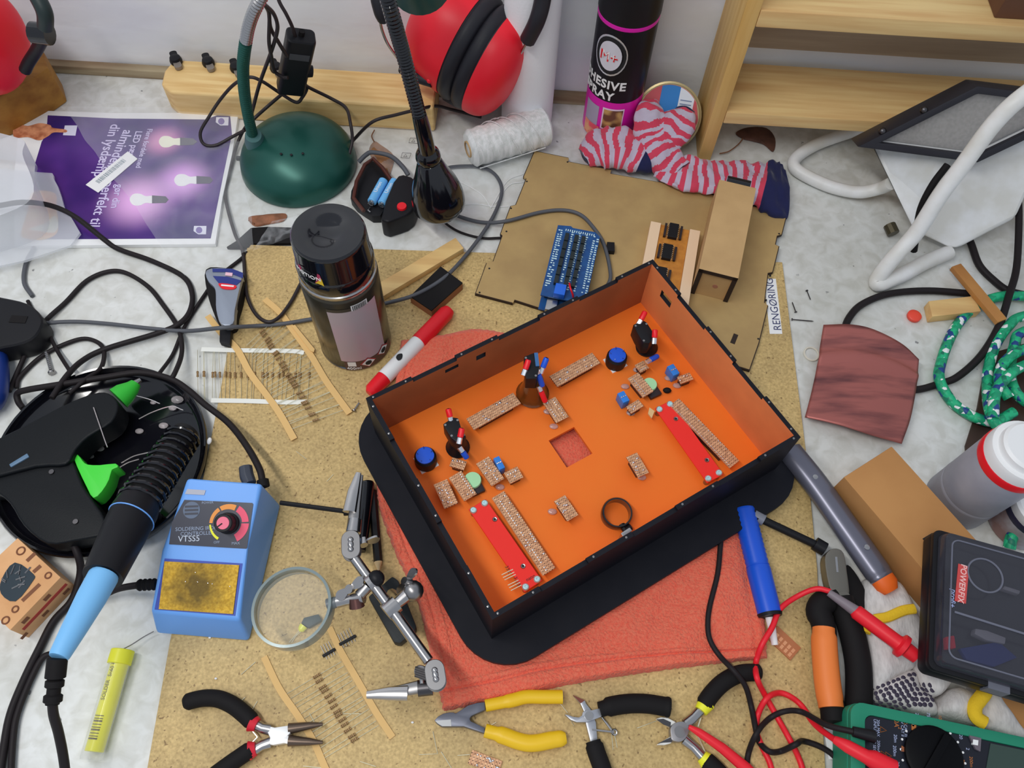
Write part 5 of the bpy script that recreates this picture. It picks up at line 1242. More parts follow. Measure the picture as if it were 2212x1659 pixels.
# ------------------------------------------------------------------ battery holder
bhd = thing('battery_holder', 'open black battery device with red button and two blue cells', 'battery holder', P(825, 420))
MB().prism(smooth2(pxpoly([(757, 428), (766, 395), (784, 360), (806, 347), (844, 388), (852, 400), (822, 466), (786, 455)], 0.012), 2), 0.0003, 0.012).build('tray', m_black, bhd, bevel=0.001)
MB().tube([P(u, v, .020) for u, v in ((786, 456), (764, 428), (770, 392), (788, 356), (806, 343), (826, 362), (846, 390))], 0.0022, 8).build('tray_rim', mat('rim_brown', (70, 34, 26), 0.4), bhd)
MB().prism(smooth2(pxpoly([(822, 474), (850, 392), (872, 376), (902, 392), (902, 420), (892, 455), (860, 472)], 0.027), 2), 0.0003, 0.027).build('device_body', m_black, bhd, bevel=0.003, seg=3)
p = P(868, 446, .028); MB().cyl((p.x, p.y, .0265), (p.x, p.y, .0292), 0.0056, 0.0050, 16).build('red_button', m_red, bhd)
MB().tube([P(800, 448, .014), P(795, 454, .016), P(800, 458, .015)], 0.0007, 6).build('contact_spring', m_chrome, bhd)
cable([(775, 350, .010), (790, 335, .016), (805, 329, .020), (843, 337, .022), (868, 358, .022), (882, 378, .018)], 0.0026, 'cord', m_cableg, bhd)
for kx, (a, b) in enumerate((((803, 437), (829, 390)), ((825, 441), (853, 391)))):
    t = thing('battery', ('left of the two pale blue battery cells in the holder', 'right of the two pale blue battery cells in the holder')[kx], 'battery', P(*a, .013), 'cells in the battery holder')
    T, L = frame(a, b, 0.0182)
    MB(T).tube([(0, 0, 0), (0.0008, 0, 0), (L - 0.0008, 0, 0), (L, 0, 0)], [0.0046, 0.0052, 0.0052, 0.0046], 20).build('cell', mat('cell_blue', (96, 160, 220), 0.4), t)
    MB(T).cyl((-0.0012, 0, 0), (0, 0, 0), 0.0022, n=10).build('terminal', m_chrome, t)
    MB(T).tube([(-0.003 + 0.0002 * i, 0.003 * math.cos(i), 0.003 * math.sin(i)) for i in range(16)], 0.0004, 5).build('spring_contact', m_chrome, t)
    text('Union', 0.0062, T @ Matrix.Translation((L * 0.55, 0, 0.0053)), m_inkw, t, depth=0.0001)

# ------------------------------------------------------------------ notched brown panel and what lies on it
ZM = 0.0082
m_mdf = mat('mdf_tan', (168, 140, 92), 0.6, rgb2=(156, 128, 84), sc=30, k=1.3)
mp = thing('notched_panel', 'brown laser cut board with notched edges lying under the blue circuit board', 'panel', P(1300, 560))
out = [(1026, 634), (1050, 568), (1064, 565), (1084, 509), (1080, 505), (1102, 445), (1113, 442), (1136, 385), (1130, 381), (1154, 325), (1228, 340), (1226, 348), (1320, 366), (1318, 374), (1420, 392), (1540, 412), (1538, 420), (1630, 446), (1701, 462), (1690, 506), (1680, 509), (1676, 528), (1684, 532), (1670, 588), (1660, 590), (1652, 655), (1660, 660), (1640, 742), (1620, 800), (1290, 700), (1172, 668), (1110, 648), (1107, 655)]
MB().prism(pxpoly(out, ZM), 0.0043, ZM - 0.0003).build('panel_edge', m_burnt, mp)
cxy = [sum(c) / len(out) for c in zip(*out)]
ins = [(u + (cxy[0] - u) * 0.006, v + (cxy[1] - v) * 0.008) for u, v in out]
MB().prism(pxpoly(ins, ZM), ZM - 0.0029, ZM).build('panel_face', m_mdf, mp)
for u, v in ((1036, 632), (1057, 580), (1094, 500), (1104, 450), (1138, 392), (1226, 350), (1470, 405), (1692, 470), (1683, 505), (1664, 595), (1655, 648), (1638, 732)):
    p = P(u, v, ZM); MB().cyl((p.x, p.y, ZM - 0.001), (p.x, p.y, ZM + 0.0002), 0.0011, n=8).build('burn_hole', m_ink, mp)
for a, b in (((1311, 534), (1317, 540)), ((1582, 742), (1590, 722))):
    T, L = frame(a, b, ZM); MB(T).box(0, -0.0024, 0, L, 0.0024, 0.0002).build('slot', m_burnt, mp)
# blue circuit board with its shield
mg = thing('blue_circuit_board', 'blue microcontroller board with shield lying on the brown panel', 'circuit board', P(1230, 570, ZM))
m_pcb = mat('pcb_blue', (26, 74, 128), 0.4, rgb2=(20, 60, 112), sc=120)
cs = [(1211, 487), (1305, 506), (1254, 668), (1158, 650)]
T, lx, ly = rect(cs, 0.026)
base = basis(MB().box(-lx / 2, -ly / 2 + 0.000, -0.0150, lx / 2, ly / 2, -0.0134).build('lower_board', m_pcb, mg), T)
shd = basis(MB().prism([(-lx / 2, -ly / 2 + 0.008), (lx / 2 - 0.004, -ly / 2 + 0.008), (lx / 2, -ly / 2 + 0.014), (lx / 2, ly / 2 - 0.005), (lx / 2 - 0.006, ly / 2), (-lx * 0.15, ly / 2), (-lx * 0.2, ly / 2 + 0.002), (-lx / 2, ly / 2)], -0.0016, 0).build('shield', m_pcb, mg), T)
pins = MB(T); slots = MB(T); rnd = random.Random(5)
for col in (-0.46, -0.40, -0.15, 0.02, 0.18, 0.36, 0.44):
    for i in range(26):
        y = ly * (-0.30 + 0.76 * i / 26)
        if rnd.random() < 0.12: continue
        pins.box(col * lx, y, 0.0001, col * lx + lx * rnd.uniform(0.03, 0.06), y + 0.0013, 0.0004)
for i in range(14): pins.box(-lx * 0.3 + i * lx * 0.05, ly * 0.44, 0.0001, -lx * 0.28 + i * lx * 0.05, ly * 0.465, 0.0008)
tag(pins.build('white_markings', mat('silkscreen', (180, 204, 224), 0.5), shd), kind='stuff')
for col in (-0.28, -0.06, 0.10):
    for i in range(6):
        MB(T).box(col * lx, ly * (-0.27 + 0.112 * i), 0.0001, (col + 0.09) * lx, ly * (-0.27 + 0.112 * i + 0.098), 0.0042).build('pin_header', mat('header_green_black', (26, 34, 36), 0.5), shd)
MB(T).box(-lx * 0.22, -ly * 0.42, 0.0001, lx * 0.02, -ly * 0.29, 0.0075).build('screw_terminal', mat('terminal_blue', (30, 92, 196), 0.4), shd, bevel=0.0006)
for sx in (-1, 1): MB(T).box(sx * lx * 0.40 - 0.0015, -ly * 0.35, -0.0134, sx * lx * 0.40 + 0.0015, ly * 0.45, -0.0017).build('stacking_header', m_black, base)
MB(T).box(-lx * 0.34, -ly / 2 - 0.006, -0.0133, -lx * 0.10, -ly / 2 + 0.010, -0.0025).build('usb_socket', m_chrome, base, bevel=0.0005)
cable([(1230, 612, .028), (1232, 622, .034), (1237, 636, .030), (1238, 644, .024)], 0.0010, 'red_wire', m_red, mg)
MB().box(*(P(1318, 540, ZM) + Vector((-0.004, -0.006, 0.0002)))[:], *(P(1318, 540, ZM) + Vector((0.004, 0.006, 0.006)))[:]).build('black_plug', m_black, mg)
# small wooden box
wb = thing('small_wooden_box', 'narrow wooden box with burnt black edges lying on the brown panel', 'box', P(1560, 520, ZM))
ZW = 0.050
T, lx, ly = rect([(1504, 579), (1591, 600), (1637, 408), (1560, 389)], ZW)
w3 = 0.0048; zb_ = ZM - ZW + 0.0003
m_mdf2 = mat('mdf_light', (184, 150, 104), 0.6, rgb2=(174, 140, 96), sc=30, k=1.3)
MB(T).box(-lx / 2, -ly / 2, -w3, lx / 2, ly / 2, 0).build('top_panel', m_mdf2, wb)
for s in (-1, 1):
    MB(T).box(s * lx / 2 - (w3 if s > 0 else 0), -ly / 2, zb_, s * lx / 2 + (0 if s > 0 else w3), ly / 2, -w3 - 0.0001).build('side_panel', m_mdf2, wb)
for s in (-1, 1): MB(T).box(s * (lx / 2 - w3 / 2) - w3 / 2, -ly / 2 - 0.0004, zb_, s * (lx / 2 - w3 / 2) + w3 / 2, -ly / 2, 0).build('burnt_edge', m_burnt, wb)
MB(T).box(-lx / 2, -ly / 2 - 0.0004, -w3, lx / 2, -ly / 2 - 0.0001, 0).build('burnt_edge', m_burnt, wb)
fp = MB(T).box(-lx / 2 + w3, -ly / 2 + 0.0015, zb_, lx / 2 - w3, -ly / 2 + 0.005, -w3).build('end_panel', m_mdf2, wb)
MB(T).cyl((0.002, -ly / 2 + 0.0012, (zb_ - w3) / 2), (0.002, -ly / 2 + 0.0016, (zb_ - w3) / 2), 0.0028, n=14).build('bolt_hole', mat('hole_pink', (150, 100, 80), 0.6), fp)
MB(T).box(-lx / 2 + w3, ly / 2 - 0.005, zb_, lx / 2 - w3, ly / 2 - 0.0015, -w3).build('end_panel', m_mdf2, wb)
MB(T).tube([(-lx * 0.30, ly / 2 + 0.006, -0.004), (lx * 0.34, ly / 2 + 0.006, -0.004)], 0.0055, 14, flat=0.8).build('black_socket', m_blackg, wb)
# brown prototype board with two chips on a white carrier
pb2 = thing('prototype_board', 'brown prototype board with two black chips between pale strips', 'circuit board', P(1440, 540, ZM))
zp = ZM + 0.012
T, lx, ly = rect([(1378, 640), (1482, 664), (1517, 499), (1403, 478)], zp)
for s in (-1, 1): MB(T).box(s * lx * 0.5 - (0.011 if s > 0 else 0), -ly / 2, ZM - zp + 0.0003, s * lx * 0.5 + (0 if s > 0 else 0.011), ly / 2, 0).build('pale_strip', mat('pale_wood', (206, 178, 148), 0.6), pb2)
MB(T).box(-lx * 0.5 + 0.0112, -ly / 2, -0.004, lx * 0.5 - 0.0112, ly / 2, -0.0022).build('brown_board', mat('phenolic_brown', (176, 116, 44), 0.5, rgb2=(160, 100, 36), sc=160), pb2)
for u, v in ((1454, 500), (1441, 545), (1428, 595)):
    q = T.inverted() @ P(u, v, zp); CT2 = T @ Matrix.Translation((q.x, q.y, 0))
    ch = MB(CT2).box(-0.0050, -0.0098, -0.002, 0.0050, 0.0098, 0.0026).build('chip', m_black, pb2, bevel=0.0004, seg=1)
    pn = MB(CT2)
    for s in (-1, 1):
        for i in range(8): pn.box(s * 0.0054 - 0.0006, -0.0092 + i * 0.0025, -0.0018, s * 0.0054 + 0.0006, -0.0082 + i * 0.0025, 0.0016)
    tag(pn.build('chip_pins', m_solder, ch), kind='stuff')
    for s in (-1, 1): MB(CT2).box(s * 0.0085 - 0.0012, -0.009, -0.002, s * 0.0085 + 0.0012, 0.009, 0.001).build('header_strip', m_dk, pb2)
# paper label
lab = thing('paper_label', 'white printed label reading RENGØRING at the panel edge', 'label', P(1670, 660))
LP = [(1650, 602), (1676, 602), (1690, 721), (1663, 721)]
MB().prism(pxpoly(LP, ZB + 0.0004), ZB + 0.0001, ZB + 0.0003).build('label_paper', m_paper, lab)
T, L = frame((1681, 714), (1663, 608), ZB + 0.0004)
text('RENGØRING', 0.0115, T, mat('label_navy_ink', (54, 58, 92), 0.7), lab, align='LEFT', depth=0.00005)
# ------------------------------------------------------------------ floodlight
m_fw = mat('flood_white', (206, 206, 206), 0.4, rgb2=(190, 188, 182), sc=30)
fl_ = thing('floodlight', 'white work floodlight with black framed glass on a tube stand', 'floodlight', P(2060, 540))
A, D, B = P(1852, 318, .085), P(2112, 352, .085), P(2112, 186, .150); Cc = B + (D - A)
nf = (D - A).cross(B - A).normalized(); nf = nf if nf.z > 0 else -nf
def quad(p, q, r, s, t0, t1, name, m, par, inset=0, bev=0.0015):
    c = (p + q + r + s) / 4; pts = [x + (c - x) * inset for x in (p, q, r, s)]
    mb = MB(); mb.add([x + nf * t0 for x in pts] + [x + nf * t1 for x in pts], [(3, 2, 1, 0), (4, 5, 6, 7)] + [(i, (i + 1) % 4, 4 + (i + 1) % 4, 4 + i) for i in range(4)])
    return mb.build(name, m, par, bevel=bev)
fo = MB(); ps = [A, D, Cc, B]; c = (A + D + Cc + B) / 4; ip = [x + (c - x) * 0.20 for x in ps]
fo.add([x for x in ps] + [x for x in ip] + [x - nf * 0.034 for x in ps] + [x - nf * 0.034 for x in ip], sum([[(i, (i + 1) % 4, 4 + (i + 1) % 4, 4 + i), (8 + i, 12 + i, 12 + (i + 1) % 4, 8 + (i + 1) % 4), (i, 8 + i, 8 + (i + 1) % 4, (i + 1) % 4), (4 + i, 4 + (i + 1) % 4, 12 + (i + 1) % 4, 12 + i)] for i in range(4)], []))
fo.build('frame', mat('flood_black', (34, 33, 40), 0.45, k=1.2), fl_, bevel=0.002)
quad(A, D, Cc, B, -0.009, -0.0065, 'glass', film_material('flood_glass', (0.8, 0.8, 0.8), 0.12, 0.6, 0.1), fl_, 0.19, 0)
rw = MB(); o1 = [x + (c - x) * 0.19 - nf * 0.004 for x in ps]; i1 = [x + (c - x) * 0.215 - nf * 0.010 for x in ps]
rw.add(o1 + i1, [(i, (i + 1) % 4, 4 + (i + 1) % 4, 4 + i) for i in range(4)]); rw.build('inner_rim', m_white, fl_, smooth=0)
quad(A, D, Cc, B, -0.0155, -0.0150, 'reflector', mat('reflector', (140, 132, 124), 0.35, 0.3, rgb2=(122, 114, 106), sc=300, bump=0.0006, bsc=500), fl_, 0.19, 0)
for t in (0.25, 0.6): q = A.lerp(B, t); MB().sphere(q - nf * 0.004 + (A - D).normalized() * 0.003, 0.004, n=10, m=6).build('frame_screw', m_dsteel, fl_)
hb = [P(1966, 505, .018), P(2062, 552, .012), P(2200, 478, .030), P(2120, 430, .018)]
ht = [x + (c - x) * 0.10 - nf * 0.0345 for x in (A, D, Cc, B)]
mb = MB(); mb.add(ht + [hb[0], hb[1], hb[2], hb[3]], [(0, 1, 2, 3), (7, 6, 5, 4)] + [(i, 4 + i, 4 + (i + 1) % 4, (i + 1) % 4) for i in range(4)])
o = mb.build('housing', m_fw, fl_, smooth=60)
bm = bmesh.new(); bm.from_mesh(o.data); bmesh.ops.recalc_face_normals(bm, faces=bm.faces)
bmesh.ops.bevel(bm, geom=list(bm.edges), offset=0.010, segments=4, profile=0.5, affect='EDGES', clamp_overlap=True); bm.to_mesh(o.data); bm.free()
o.data.polygons.foreach_set('use_smooth', [True] * len(o.data.polygons))
cable([(1890, 268, .026), (1829, 288, .014), (1766, 311, .010), (1726, 335, .009), (1714, 357, .009), (1735, 376, .009), (1794, 403, .009), (1854, 415, .012), (1900, 407, .022), (1925, 396, .040)], 0.0072, 'stand_tube', m_fw, fl_, n=14)
cable([(2300, 150, .205), (2209, 208, .190), (2146, 268, .165), (2082, 354, .128), (2032, 420, .098), (1981, 500, .060), (1930, 557, .034), (1896, 602, .012), (1900, 614, .0088), (1930, 602, .0085), (1956, 590, .0085), (2000, 566, .0085), (2050, 545, .0085)], 0.0082, 'stand_tube', m_fw, fl_, n=14)
cable([(2047, 356, .110), (2014, 400, .095), (1989, 451, .072), (1980, 501, .046), (1974, 542, .022)], 0.0036, 'rubber_strap', m_rubber, fl_)
MB().tube([P(1921, 486, .012), P(1930, 505, .010)], 0.0065, 10).build('wing_nut', mat('brass_dark', (62, 56, 40), 0.4, 0.5), fl_)
cable([(2160, 318, .075), (2174, 335, .070), (2194, 380, .055), (2199, 420, .040), (2201, 476, .028), (2196, 577, .018), (2179, 640, .016), (2158, 704, .013), (2120, 767, .009), (2070, 813, .008), (2032, 828, .0045), (1976, 842, .0045), (1930, 830, .0045), (1860, 770, .0045), (1826, 716, .0045), (1844, 673, .0045), (1880, 648, .0045), (1930, 633, .0045), (2006, 628, .0045), (2095, 634, .0050)], 0.0038, 'power_cord', m_cable, fl_)
cable([(2085, 500, .010), (2098, 527, .006), (2115, 572, .0045), (2146, 605, .0045), (2179, 628, .008), (2230, 640, .010)], 0.0038, 'power_cord', m_cable, fl_)
# ------------------------------------------------------------------ copper sheet
def copper():
    m = mat('copper_sheet', (150, 88, 82), 0.40, 0.5, rgb2=(66, 42, 48), sc=26, st=(0.4, 2.6, 1), lo=0.48, hi=0.74, det=7, k=1.5, bump=0.0006, bsc=30)
    return m
cpf = coons([(1772, 712), (1827, 716), (1875, 729), (1935, 757), (1976, 786)], [(1976, 786), (1976, 830), (1963, 905), (1944, 962)], [(1736, 905), (1800, 925), (1870, 947), (1944, 962)], [(1772, 712), (1762, 790), (1750, 850), (1736, 905)])
def cuf(i, j):
    p = cpf(i, j); fold = 0.010 * math.exp(-((j - 0.27) / 0.05) ** 2) * 0.25
    return (p.x, p.y, 0.011 + 0.006 * math.sin(PI * i) - 0.002 * j + fold + 0.006 * max(0, 0.22 - j) / 0.22 * 0.6)
cs_ = MB().grid(cuf, 30, 30)
one(cs_, 'copper_sheet', copper(), 'curled sheet of tarnished copper on the right of the worktop', 'copper sheet', smooth=60, solid=0.0007)
for u, v, rr, col, lab_ in ((1972, 686, 0.0072, (222, 66, 48), 'small red plastic cap lying near the copper sheet'),):
    p = P(u, v); t = MB(at((p.x, p.y, 0.0003))); t.lathe([(rr * .9, 0), (rr, 0.001), (rr, 0.004), (rr * 0.85, 0.005), (rr * .3, 0.0054)], 22)
    one(t, 'bottle_cap', mat('cap_red', col, 0.45), lab_, 'cap', smooth=40)
one(MB().prism(pxpoly([(2006, 650), (2103, 639), (2120, 672), (2014, 684)], .012), .0003, .012), 'wood_offcut', m_wood, 'short pale wood offcut beside the green rope', 'wood offcut', bevel=0.001)
T, L = frame((2066, 572), (2166, 692), 0.0185)
one(MB(T).box(0, -0.006, -0.006, L, 0.006, 0), 'wood_offcut', mat('wood_orange', (176, 126, 68), 0.55, rgb2=(150, 100, 52), sc=12), 'orange brown wood stick under the floodlight cord', 'wood offcut', bevel=0.0008)
# ------------------------------------------------------------------ rope on a dark board
def rope_material():
    m = bpy.data.materials.new('green_rope'); m.use_nodes = True; nt = m.node_tree; L = nt.links; b = nt.nodes['Principled BSDF']; b.inputs['Roughness'].default_value = 0.5
    tc = nt.nodes.new('ShaderNodeTexCoord')
    v = nt.nodes.new('ShaderNodeTexVoronoi'); v.inputs['Scale'].default_value = 210; L.new(tc.outputs['Object'], v.inputs['Vector'])
    sep = nt.nodes.new('ShaderNodeSeparateColor'); L.new(v.outputs['Color'], sep.inputs[0])
    r = nt.nodes.new('ShaderNodeValToRGB'); r.color_ramp.interpolation = 'CONSTANT'
    e = r.color_ramp.elements; e[0].position = 0; e[0].color = C(18, 138, 98); e[1].position = 0.90; e[1].color = C(206, 224, 214)
    for p_, c_ in ((0.45, (26, 160, 112)), (0.70, (14, 108, 84)), (0.80, (22, 58, 118))):
        x = e.new(p_); x.color = C(*c_)
    L.new(sep.outputs[0], r.inputs[0]); L.new(r.outputs[0], b.inputs['Base Color'])
    bp = nt.nodes.new('ShaderNodeBump'); bp.inputs['Distance'].default_value = 0.001; L.new(v.outputs['Distance'], bp.inputs['Height']); bp.invert = True; L.new(bp.outputs[0], b.inputs['Normal'])
    return m
m_rope = rope_material()
dbp = MB().prism(pxpoly([(2128, 790), (2150, 760), (2360, 700), (2360, 1010), (2088, 985), (2086, 962), (2112, 880)], 0.003), 0.0003, 0.003)
one(dbp, 'dark_board', mat('dark_walnut', (58, 40, 30), 0.5, rgb2=(44, 30, 24), sc=20), 'dark brown board under the green rope', 'board', bevel=0.0005)
rp = thing('rope', 'coil of green braided rope with blue and white flecks', 'rope', P(2130, 780))
for pts in ([(2330, 650, .010), (2212, 640, .010), (2158, 641, .008), (2108, 661, .0065), (2070, 699, .0065), (2047, 742, .0065), (2034, 780, .0065), (2028, 812, .0085), (2039, 843, .0085), (2062, 873, .0065), (2095, 896, .0085), (2128, 909, .0095), (2152, 910, .0095), (2190, 890, .012)],
            [(2330, 670, .016), (2212, 683, .015), (2179, 704, .014), (2151, 744, .012), (2136, 792, .010), (2133, 825, .010), (2136, 876, .018), (2148, 912, .022), (2170, 935, .022)],
            [(2330, 700, .020), (2212, 716, .018), (2191, 749, .016), (2182, 792, .012), (2186, 830, .012), (2205, 860, .012), (2240, 880, .012)],
            [(2145, 905, .024), (2150, 850, .026), (2175, 815, .026), (2212, 790, .024), (2300, 760, .02)],
            [(2180, 860, .020), (2160, 830, .022), (2165, 790, .022), (2200, 760, .024), (2260, 745, .022)],
            [(2240, 1130, .012), (2205, 1140, .016), (2186, 1160, .016), (2180, 1185, .012)]):
    cable(pts, 0.0052, 'rope_loop', m_rope, rp, n=12)
# ------------------------------------------------------------------ cans, cardboard, plastic case
gcn = upright(2064, 1082); gr = 0.0285
gct = thing('grey_canister', 'grey canister with white cap and red ring at the right edge', 'canister', gcn)
GT = at((gcn.x, gcn.y, 0.0004))
MB(GT).lathe([(gr * .95, 0), (gr, 0.002), (gr, 0.092)], 44).build('canister_body', mat('canister_grey', (150, 152, 162), 0.5, rgb2=(136, 138, 150), sc=30), gct, smooth=50)
MB(GT).lathe([(gr * 1.01, 0.0922), (gr * 1.015, 0.093), (gr * 1.015, 0.100), (gr * 1.0, 0.101)], 44).build('red_ring', m_red, gct, smooth=50)
MB(GT).lathe([(gr * 0.985, 0.1012), (gr * 0.985, 0.110), (gr * 0.95, 0.113), (gr * 0.80, 0.1135), (gr * 0.78, 0.120), (gr * 0.70, 0.122)], 44).build('white_cap', mat('cap_white', (228, 226, 232), 0.4), gct, smooth=40)
MB(GT).lathe([(gr * 1.002, 0.030), (gr * 1.006, 0.031), (gr * 1.006, 0.033), (gr * 1.002, 0.034)], 44, cap=False).build('body_bead', mat('canister_grey', None), gct)
wcn = upright(2196, 1128); wt = thing('white_jar', 'white jar with dark band behind the plastic case', 'jar', wcn)
WT = at((wcn.x, wcn.y, 0.0004))
MB(WT).lathe([(0.026, 0), (0.0275, 0.002), (0.0275, 0.030)], 36).build('jar_body', mat('jar_grey', (120, 92, 88), 0.5, rgb2=(150, 150, 156), sc=40), wt)
MB(WT).lathe([(0.0277, 0.0302), (0.028, 0.031), (0.028, 0.036), (0.0277, 0.037)], 36).build('dark_band', mat('jar_navy', (34, 32, 54), 0.5), wt)
MB(WT).lathe([(0.027, 0.0372), (0.0275, 0.038), (0.0275, 0.047), (0.025, 0.049)], 36).build('jar_lid', m_white, wt)
ZC = 0.044
cbx = thing('cardboard_box', 'plain brown cardboard box with black marker stroke', 'carton', P(1950, 1110))
cq = pxpoly([(1820, 1025), (1928, 960), (2078, 1134), (1992, 1248)], ZC)
T, lx, ly = rect([(1828, 1025), (1934, 962), (2156, 1230), (2053, 1312)], ZC)
m_card = mat('cardboard', (172, 124, 74), 0.8, rgb2=(164, 116, 68), sc=20, k=1.35)
MB(T).box(-lx / 2, -ly / 2, -ZC + 0.0004, lx / 2, ly / 2, 0).build('carton_body', m_card, cbx, bevel=0.0008)
k6 = lambda pts: [(1652 + x * 0.2532, 800 + y * 0.2532) for x, y in pts]
MB().tube([P(u, v, ZC + 0.0002) for u, v in k6([(1450, 1392), (1462, 1420), (1380, 1465), (1358, 1448), (1440, 1400)])], 0.0016, 6, flat=0.2).build('marker_stroke', m_ink, cbx)
MB().tube([P(u, v, ZC + 0.0002) for u, v in k6([(1390, 1470), (1450, 1455), (1475, 1480), (1450, 1540), (1460, 1590), (1510, 1600)])], 0.0018, 6, flat=0.2).build('marker_stroke', m_ink, cbx)
pcs = thing('plastic_case', 'black tool case with clear lid and red brand label', 'case', P(2120, 1320))
ZA = 0.076
T, lx, ly = rect([(2003, 1424), (2342, 1540), (2385, 1225), (2046, 1144)], ZA)
MB(T).prism(rrect(-lx / 2, -ly / 2, lx / 2, ly / 2, 0.006), -0.0300, -0.016).build('base_tray', m_black, pcs, bevel=0.002)
for z0, ins_, nm in ((-0.0158, 0.003, 'lid'),):
    lidm = film_material('lid_plastic', (0.06, 0.06, 0.08), 0.35, 0.8, 0.14)
    MB(T).prism(rrect(-lx / 2 + ins_, -ly / 2 + ins_, lx / 2 - ins_, ly / 2 - ins_, 0.006), z0 + 0.006, 0, 0.965).build(nm, lidm, pcs, bevel=0.0015)
    MB(T).prism(rrect(-lx / 2, -ly / 2, lx / 2, ly / 2, 0.006), z0, z0 + 0.0055).build('lid_rim', m_black, pcs, bevel=0.001)
def cl(u, v): return T.inverted() @ P(u, v, ZA - 0.004)
def inside(cs_, h0, h1, m, name):
    q = [cl(u, v) for u, v in cs_]; MB(T).prism([(p.x, p.y) for p in q], h0, h1).build(name, m, pcs, bevel=0.001)
inside([(2075, 1400), (2160, 1385), (2200, 1420), (2150, 1440), (2090, 1425)], -0.0100, -0.005, mat('case_blue', (24, 36, 92), 0.5), 'blue_tool')
inside([(2044, 1375), (2062, 1372), (2066, 1400), (2046, 1402)], -0.0100, -0.004, mat('case_red', (160, 30, 44), 0.5), 'red_tool')
inside([(2106, 1358), (2130, 1362), (2172, 1378), (2170, 1392), (2130, 1384), (2104, 1370)], -0.0100, -0.003, mat('case_grey', (110, 108, 118), 0.5), 'grey_tool')
inside([(2170, 1265), (2205, 1276), (2202, 1284), (2165, 1272)], -0.0100, -0.004, mat('case_grey', None), 'grey_tool')
lbl = [cl(u, v) for u, v in ((2064, 1221), (2087, 1228), (2080, 1307), (2056, 1301))]
MB(T).prism([(p.x, p.y) for p in lbl], 0.0002, 0.0006).build('red_label', mat('label_red', (176, 62, 60), 0.5), pcs)
e0 = (lbl[0] + lbl[1]) / 2; e1 = (lbl[2] + lbl[3]) / 2; d = e1 - e0; ang = math.atan2(d.y, d.x)
text('POWERFIX', 0.0066, T @ Matrix.Translation(((e0.x + e1.x) / 2, (e0.y + e1.y) / 2, 0.0007)) @ Matrix.Rotation(ang, 4, 'Z'), mat('label_pale', (214, 164, 160), 0.5), pcs, depth=0.00005, bold=0.0001)
p = cl(2052, 1296); text('profi+', 0.006, T @ Matrix.Translation((p.x, p.y, 0.0004)) @ Matrix.Rotation(ang, 4, 'Z'), mat('label_blue_white', (150, 160, 200), 0.5), pcs, depth=0.00005)
p = cl(2122, 1246); MB(T).tube([(x, y, 0.0002) for x, y in rrect(-lx / 2 + 0.010, -ly / 2 + 0.010, lx / 2 - 0.010, ly / 2 - 0.010, 0.006)], 0.0007, 6, closed=True).build('lid_edge', mat('lid_edge_grey', (92, 94, 106), 0.2), pcs)
MB(T @ Matrix.Translation((p.x, p.y, 0))).tube([(0.0135 * math.cos(a * PI / 20), 0.0135 * math.sin(a * PI / 20), 0.0002) for a in range(40)], 0.0008, 6, closed=True).build('round_boss', mat('lid_edge_grey', None), pcs)
T2, L2 = frame((2062, 1322), (2240, 1378), ZA + 0.0004); MB(T2).box(0, -0.0008, -0.0004, L2, 0.0008, 0.0006).build('lid_rib', mat('lid_edge_grey', None), pcs)
p = cl(2168, 1470); MB(T @ Matrix.Translation((p.x, p.y - 0.004, -0.022))).box(-0.008, -0.003, 0, 0.008, 0.003, 0.012).build('latch', mat('latch_grey', (90, 92, 102), 0.4), pcs)
# nails, ring, fluff near the label
def nail(a, b, label, z=0.0012, r=0.0006):
    t = thing('nail', label, 'nail', P(*a), 'loose nails by the printed label')
    p, q = P(*a, z), P(*b, z); MB().tube([p, p.lerp(q, .9), q], [r, r, r * .2], 6).build('shank', m_dsteel, t)
    d = (q - p).normalized(); MB().cyl(p - d * 0.0004, p + d * 0.0003, r * 2.4, n=10).build('head', m_dsteel, t)
nail((1711, 690), (1758, 694), 'longest loose nail lying level below the printed label corner')
nail((1743, 628), (1751, 648), 'small loose nail farthest right of the printed label')
nail((1719, 674), (1711, 652), 'small loose nail between the long nail and the label top')
c = P(1752, 766); rgm = MB(); rgm.tube([(c.x + 0.0072 * math.cos(a * PI / 14), c.y + 0.0078 * math.sin(a * PI / 14), 0.0014) for a in range(28)], 0.0009, 6, closed=True)
one(rgm, 'rubber_band', mat('band_clear', (196, 190, 176), 0.4), 'small pale rubber ring beside the copper sheet', 'ring')
# ------------------------------------------------------------------ right front: knife, blue tool, big pliers, gloves, meter
kg = lambda pts: [(1652 + x * 0.2767, 1200 + y * 0.2767) for x, y in pts]
kn = thing('utility_knife', 'grey handled knife with orange end lying beside the cardboard box', 'knife', P(1810, 1120))
T, L = frame((1700, 968), (1906, 1250), 0.020)
kc = [(0, 0, 0), (L * .06, 0, 0.001), (L * .3, 0.001, 0.002), (L * .6, 0.0, 0.002), (L * .93, 0, 0), (L, 0, 0)]
MB(T).tube(catmull(kc, 6), [0.0085] * 4 + [0.0120] * 22 + [0.0112] * 4 + [0.0104], 18, flat=0.75).build('handle', mat('knife_grey', (104, 104, 116), 0.3, 0.55, k=1.3), kn, smooth=60)
MB(T).tube([(0.004, 0.004, -0.006), (L * .2, 0.007, -0.008), (L * .34, 0.008, -0.008), (L * .44, 0.004, -0.008), (L * .9, 0.003, -0.008)], [0.008, 0.0095, 0.009, 0.009, 0.008], 14).build('black_grip', m_rubber, kn, smooth=60)
MB(T).tube([(L - 0.001, 0, 0), (L + 0.006, 0, -0.0005), (L + 0.012, 0, -0.001)], [0.0105, 0.0108, 0.0070], 18, flat=0.75).build('orange_end', mat('knife_orange', (224, 92, 28), 0.5), kn, smooth=60)
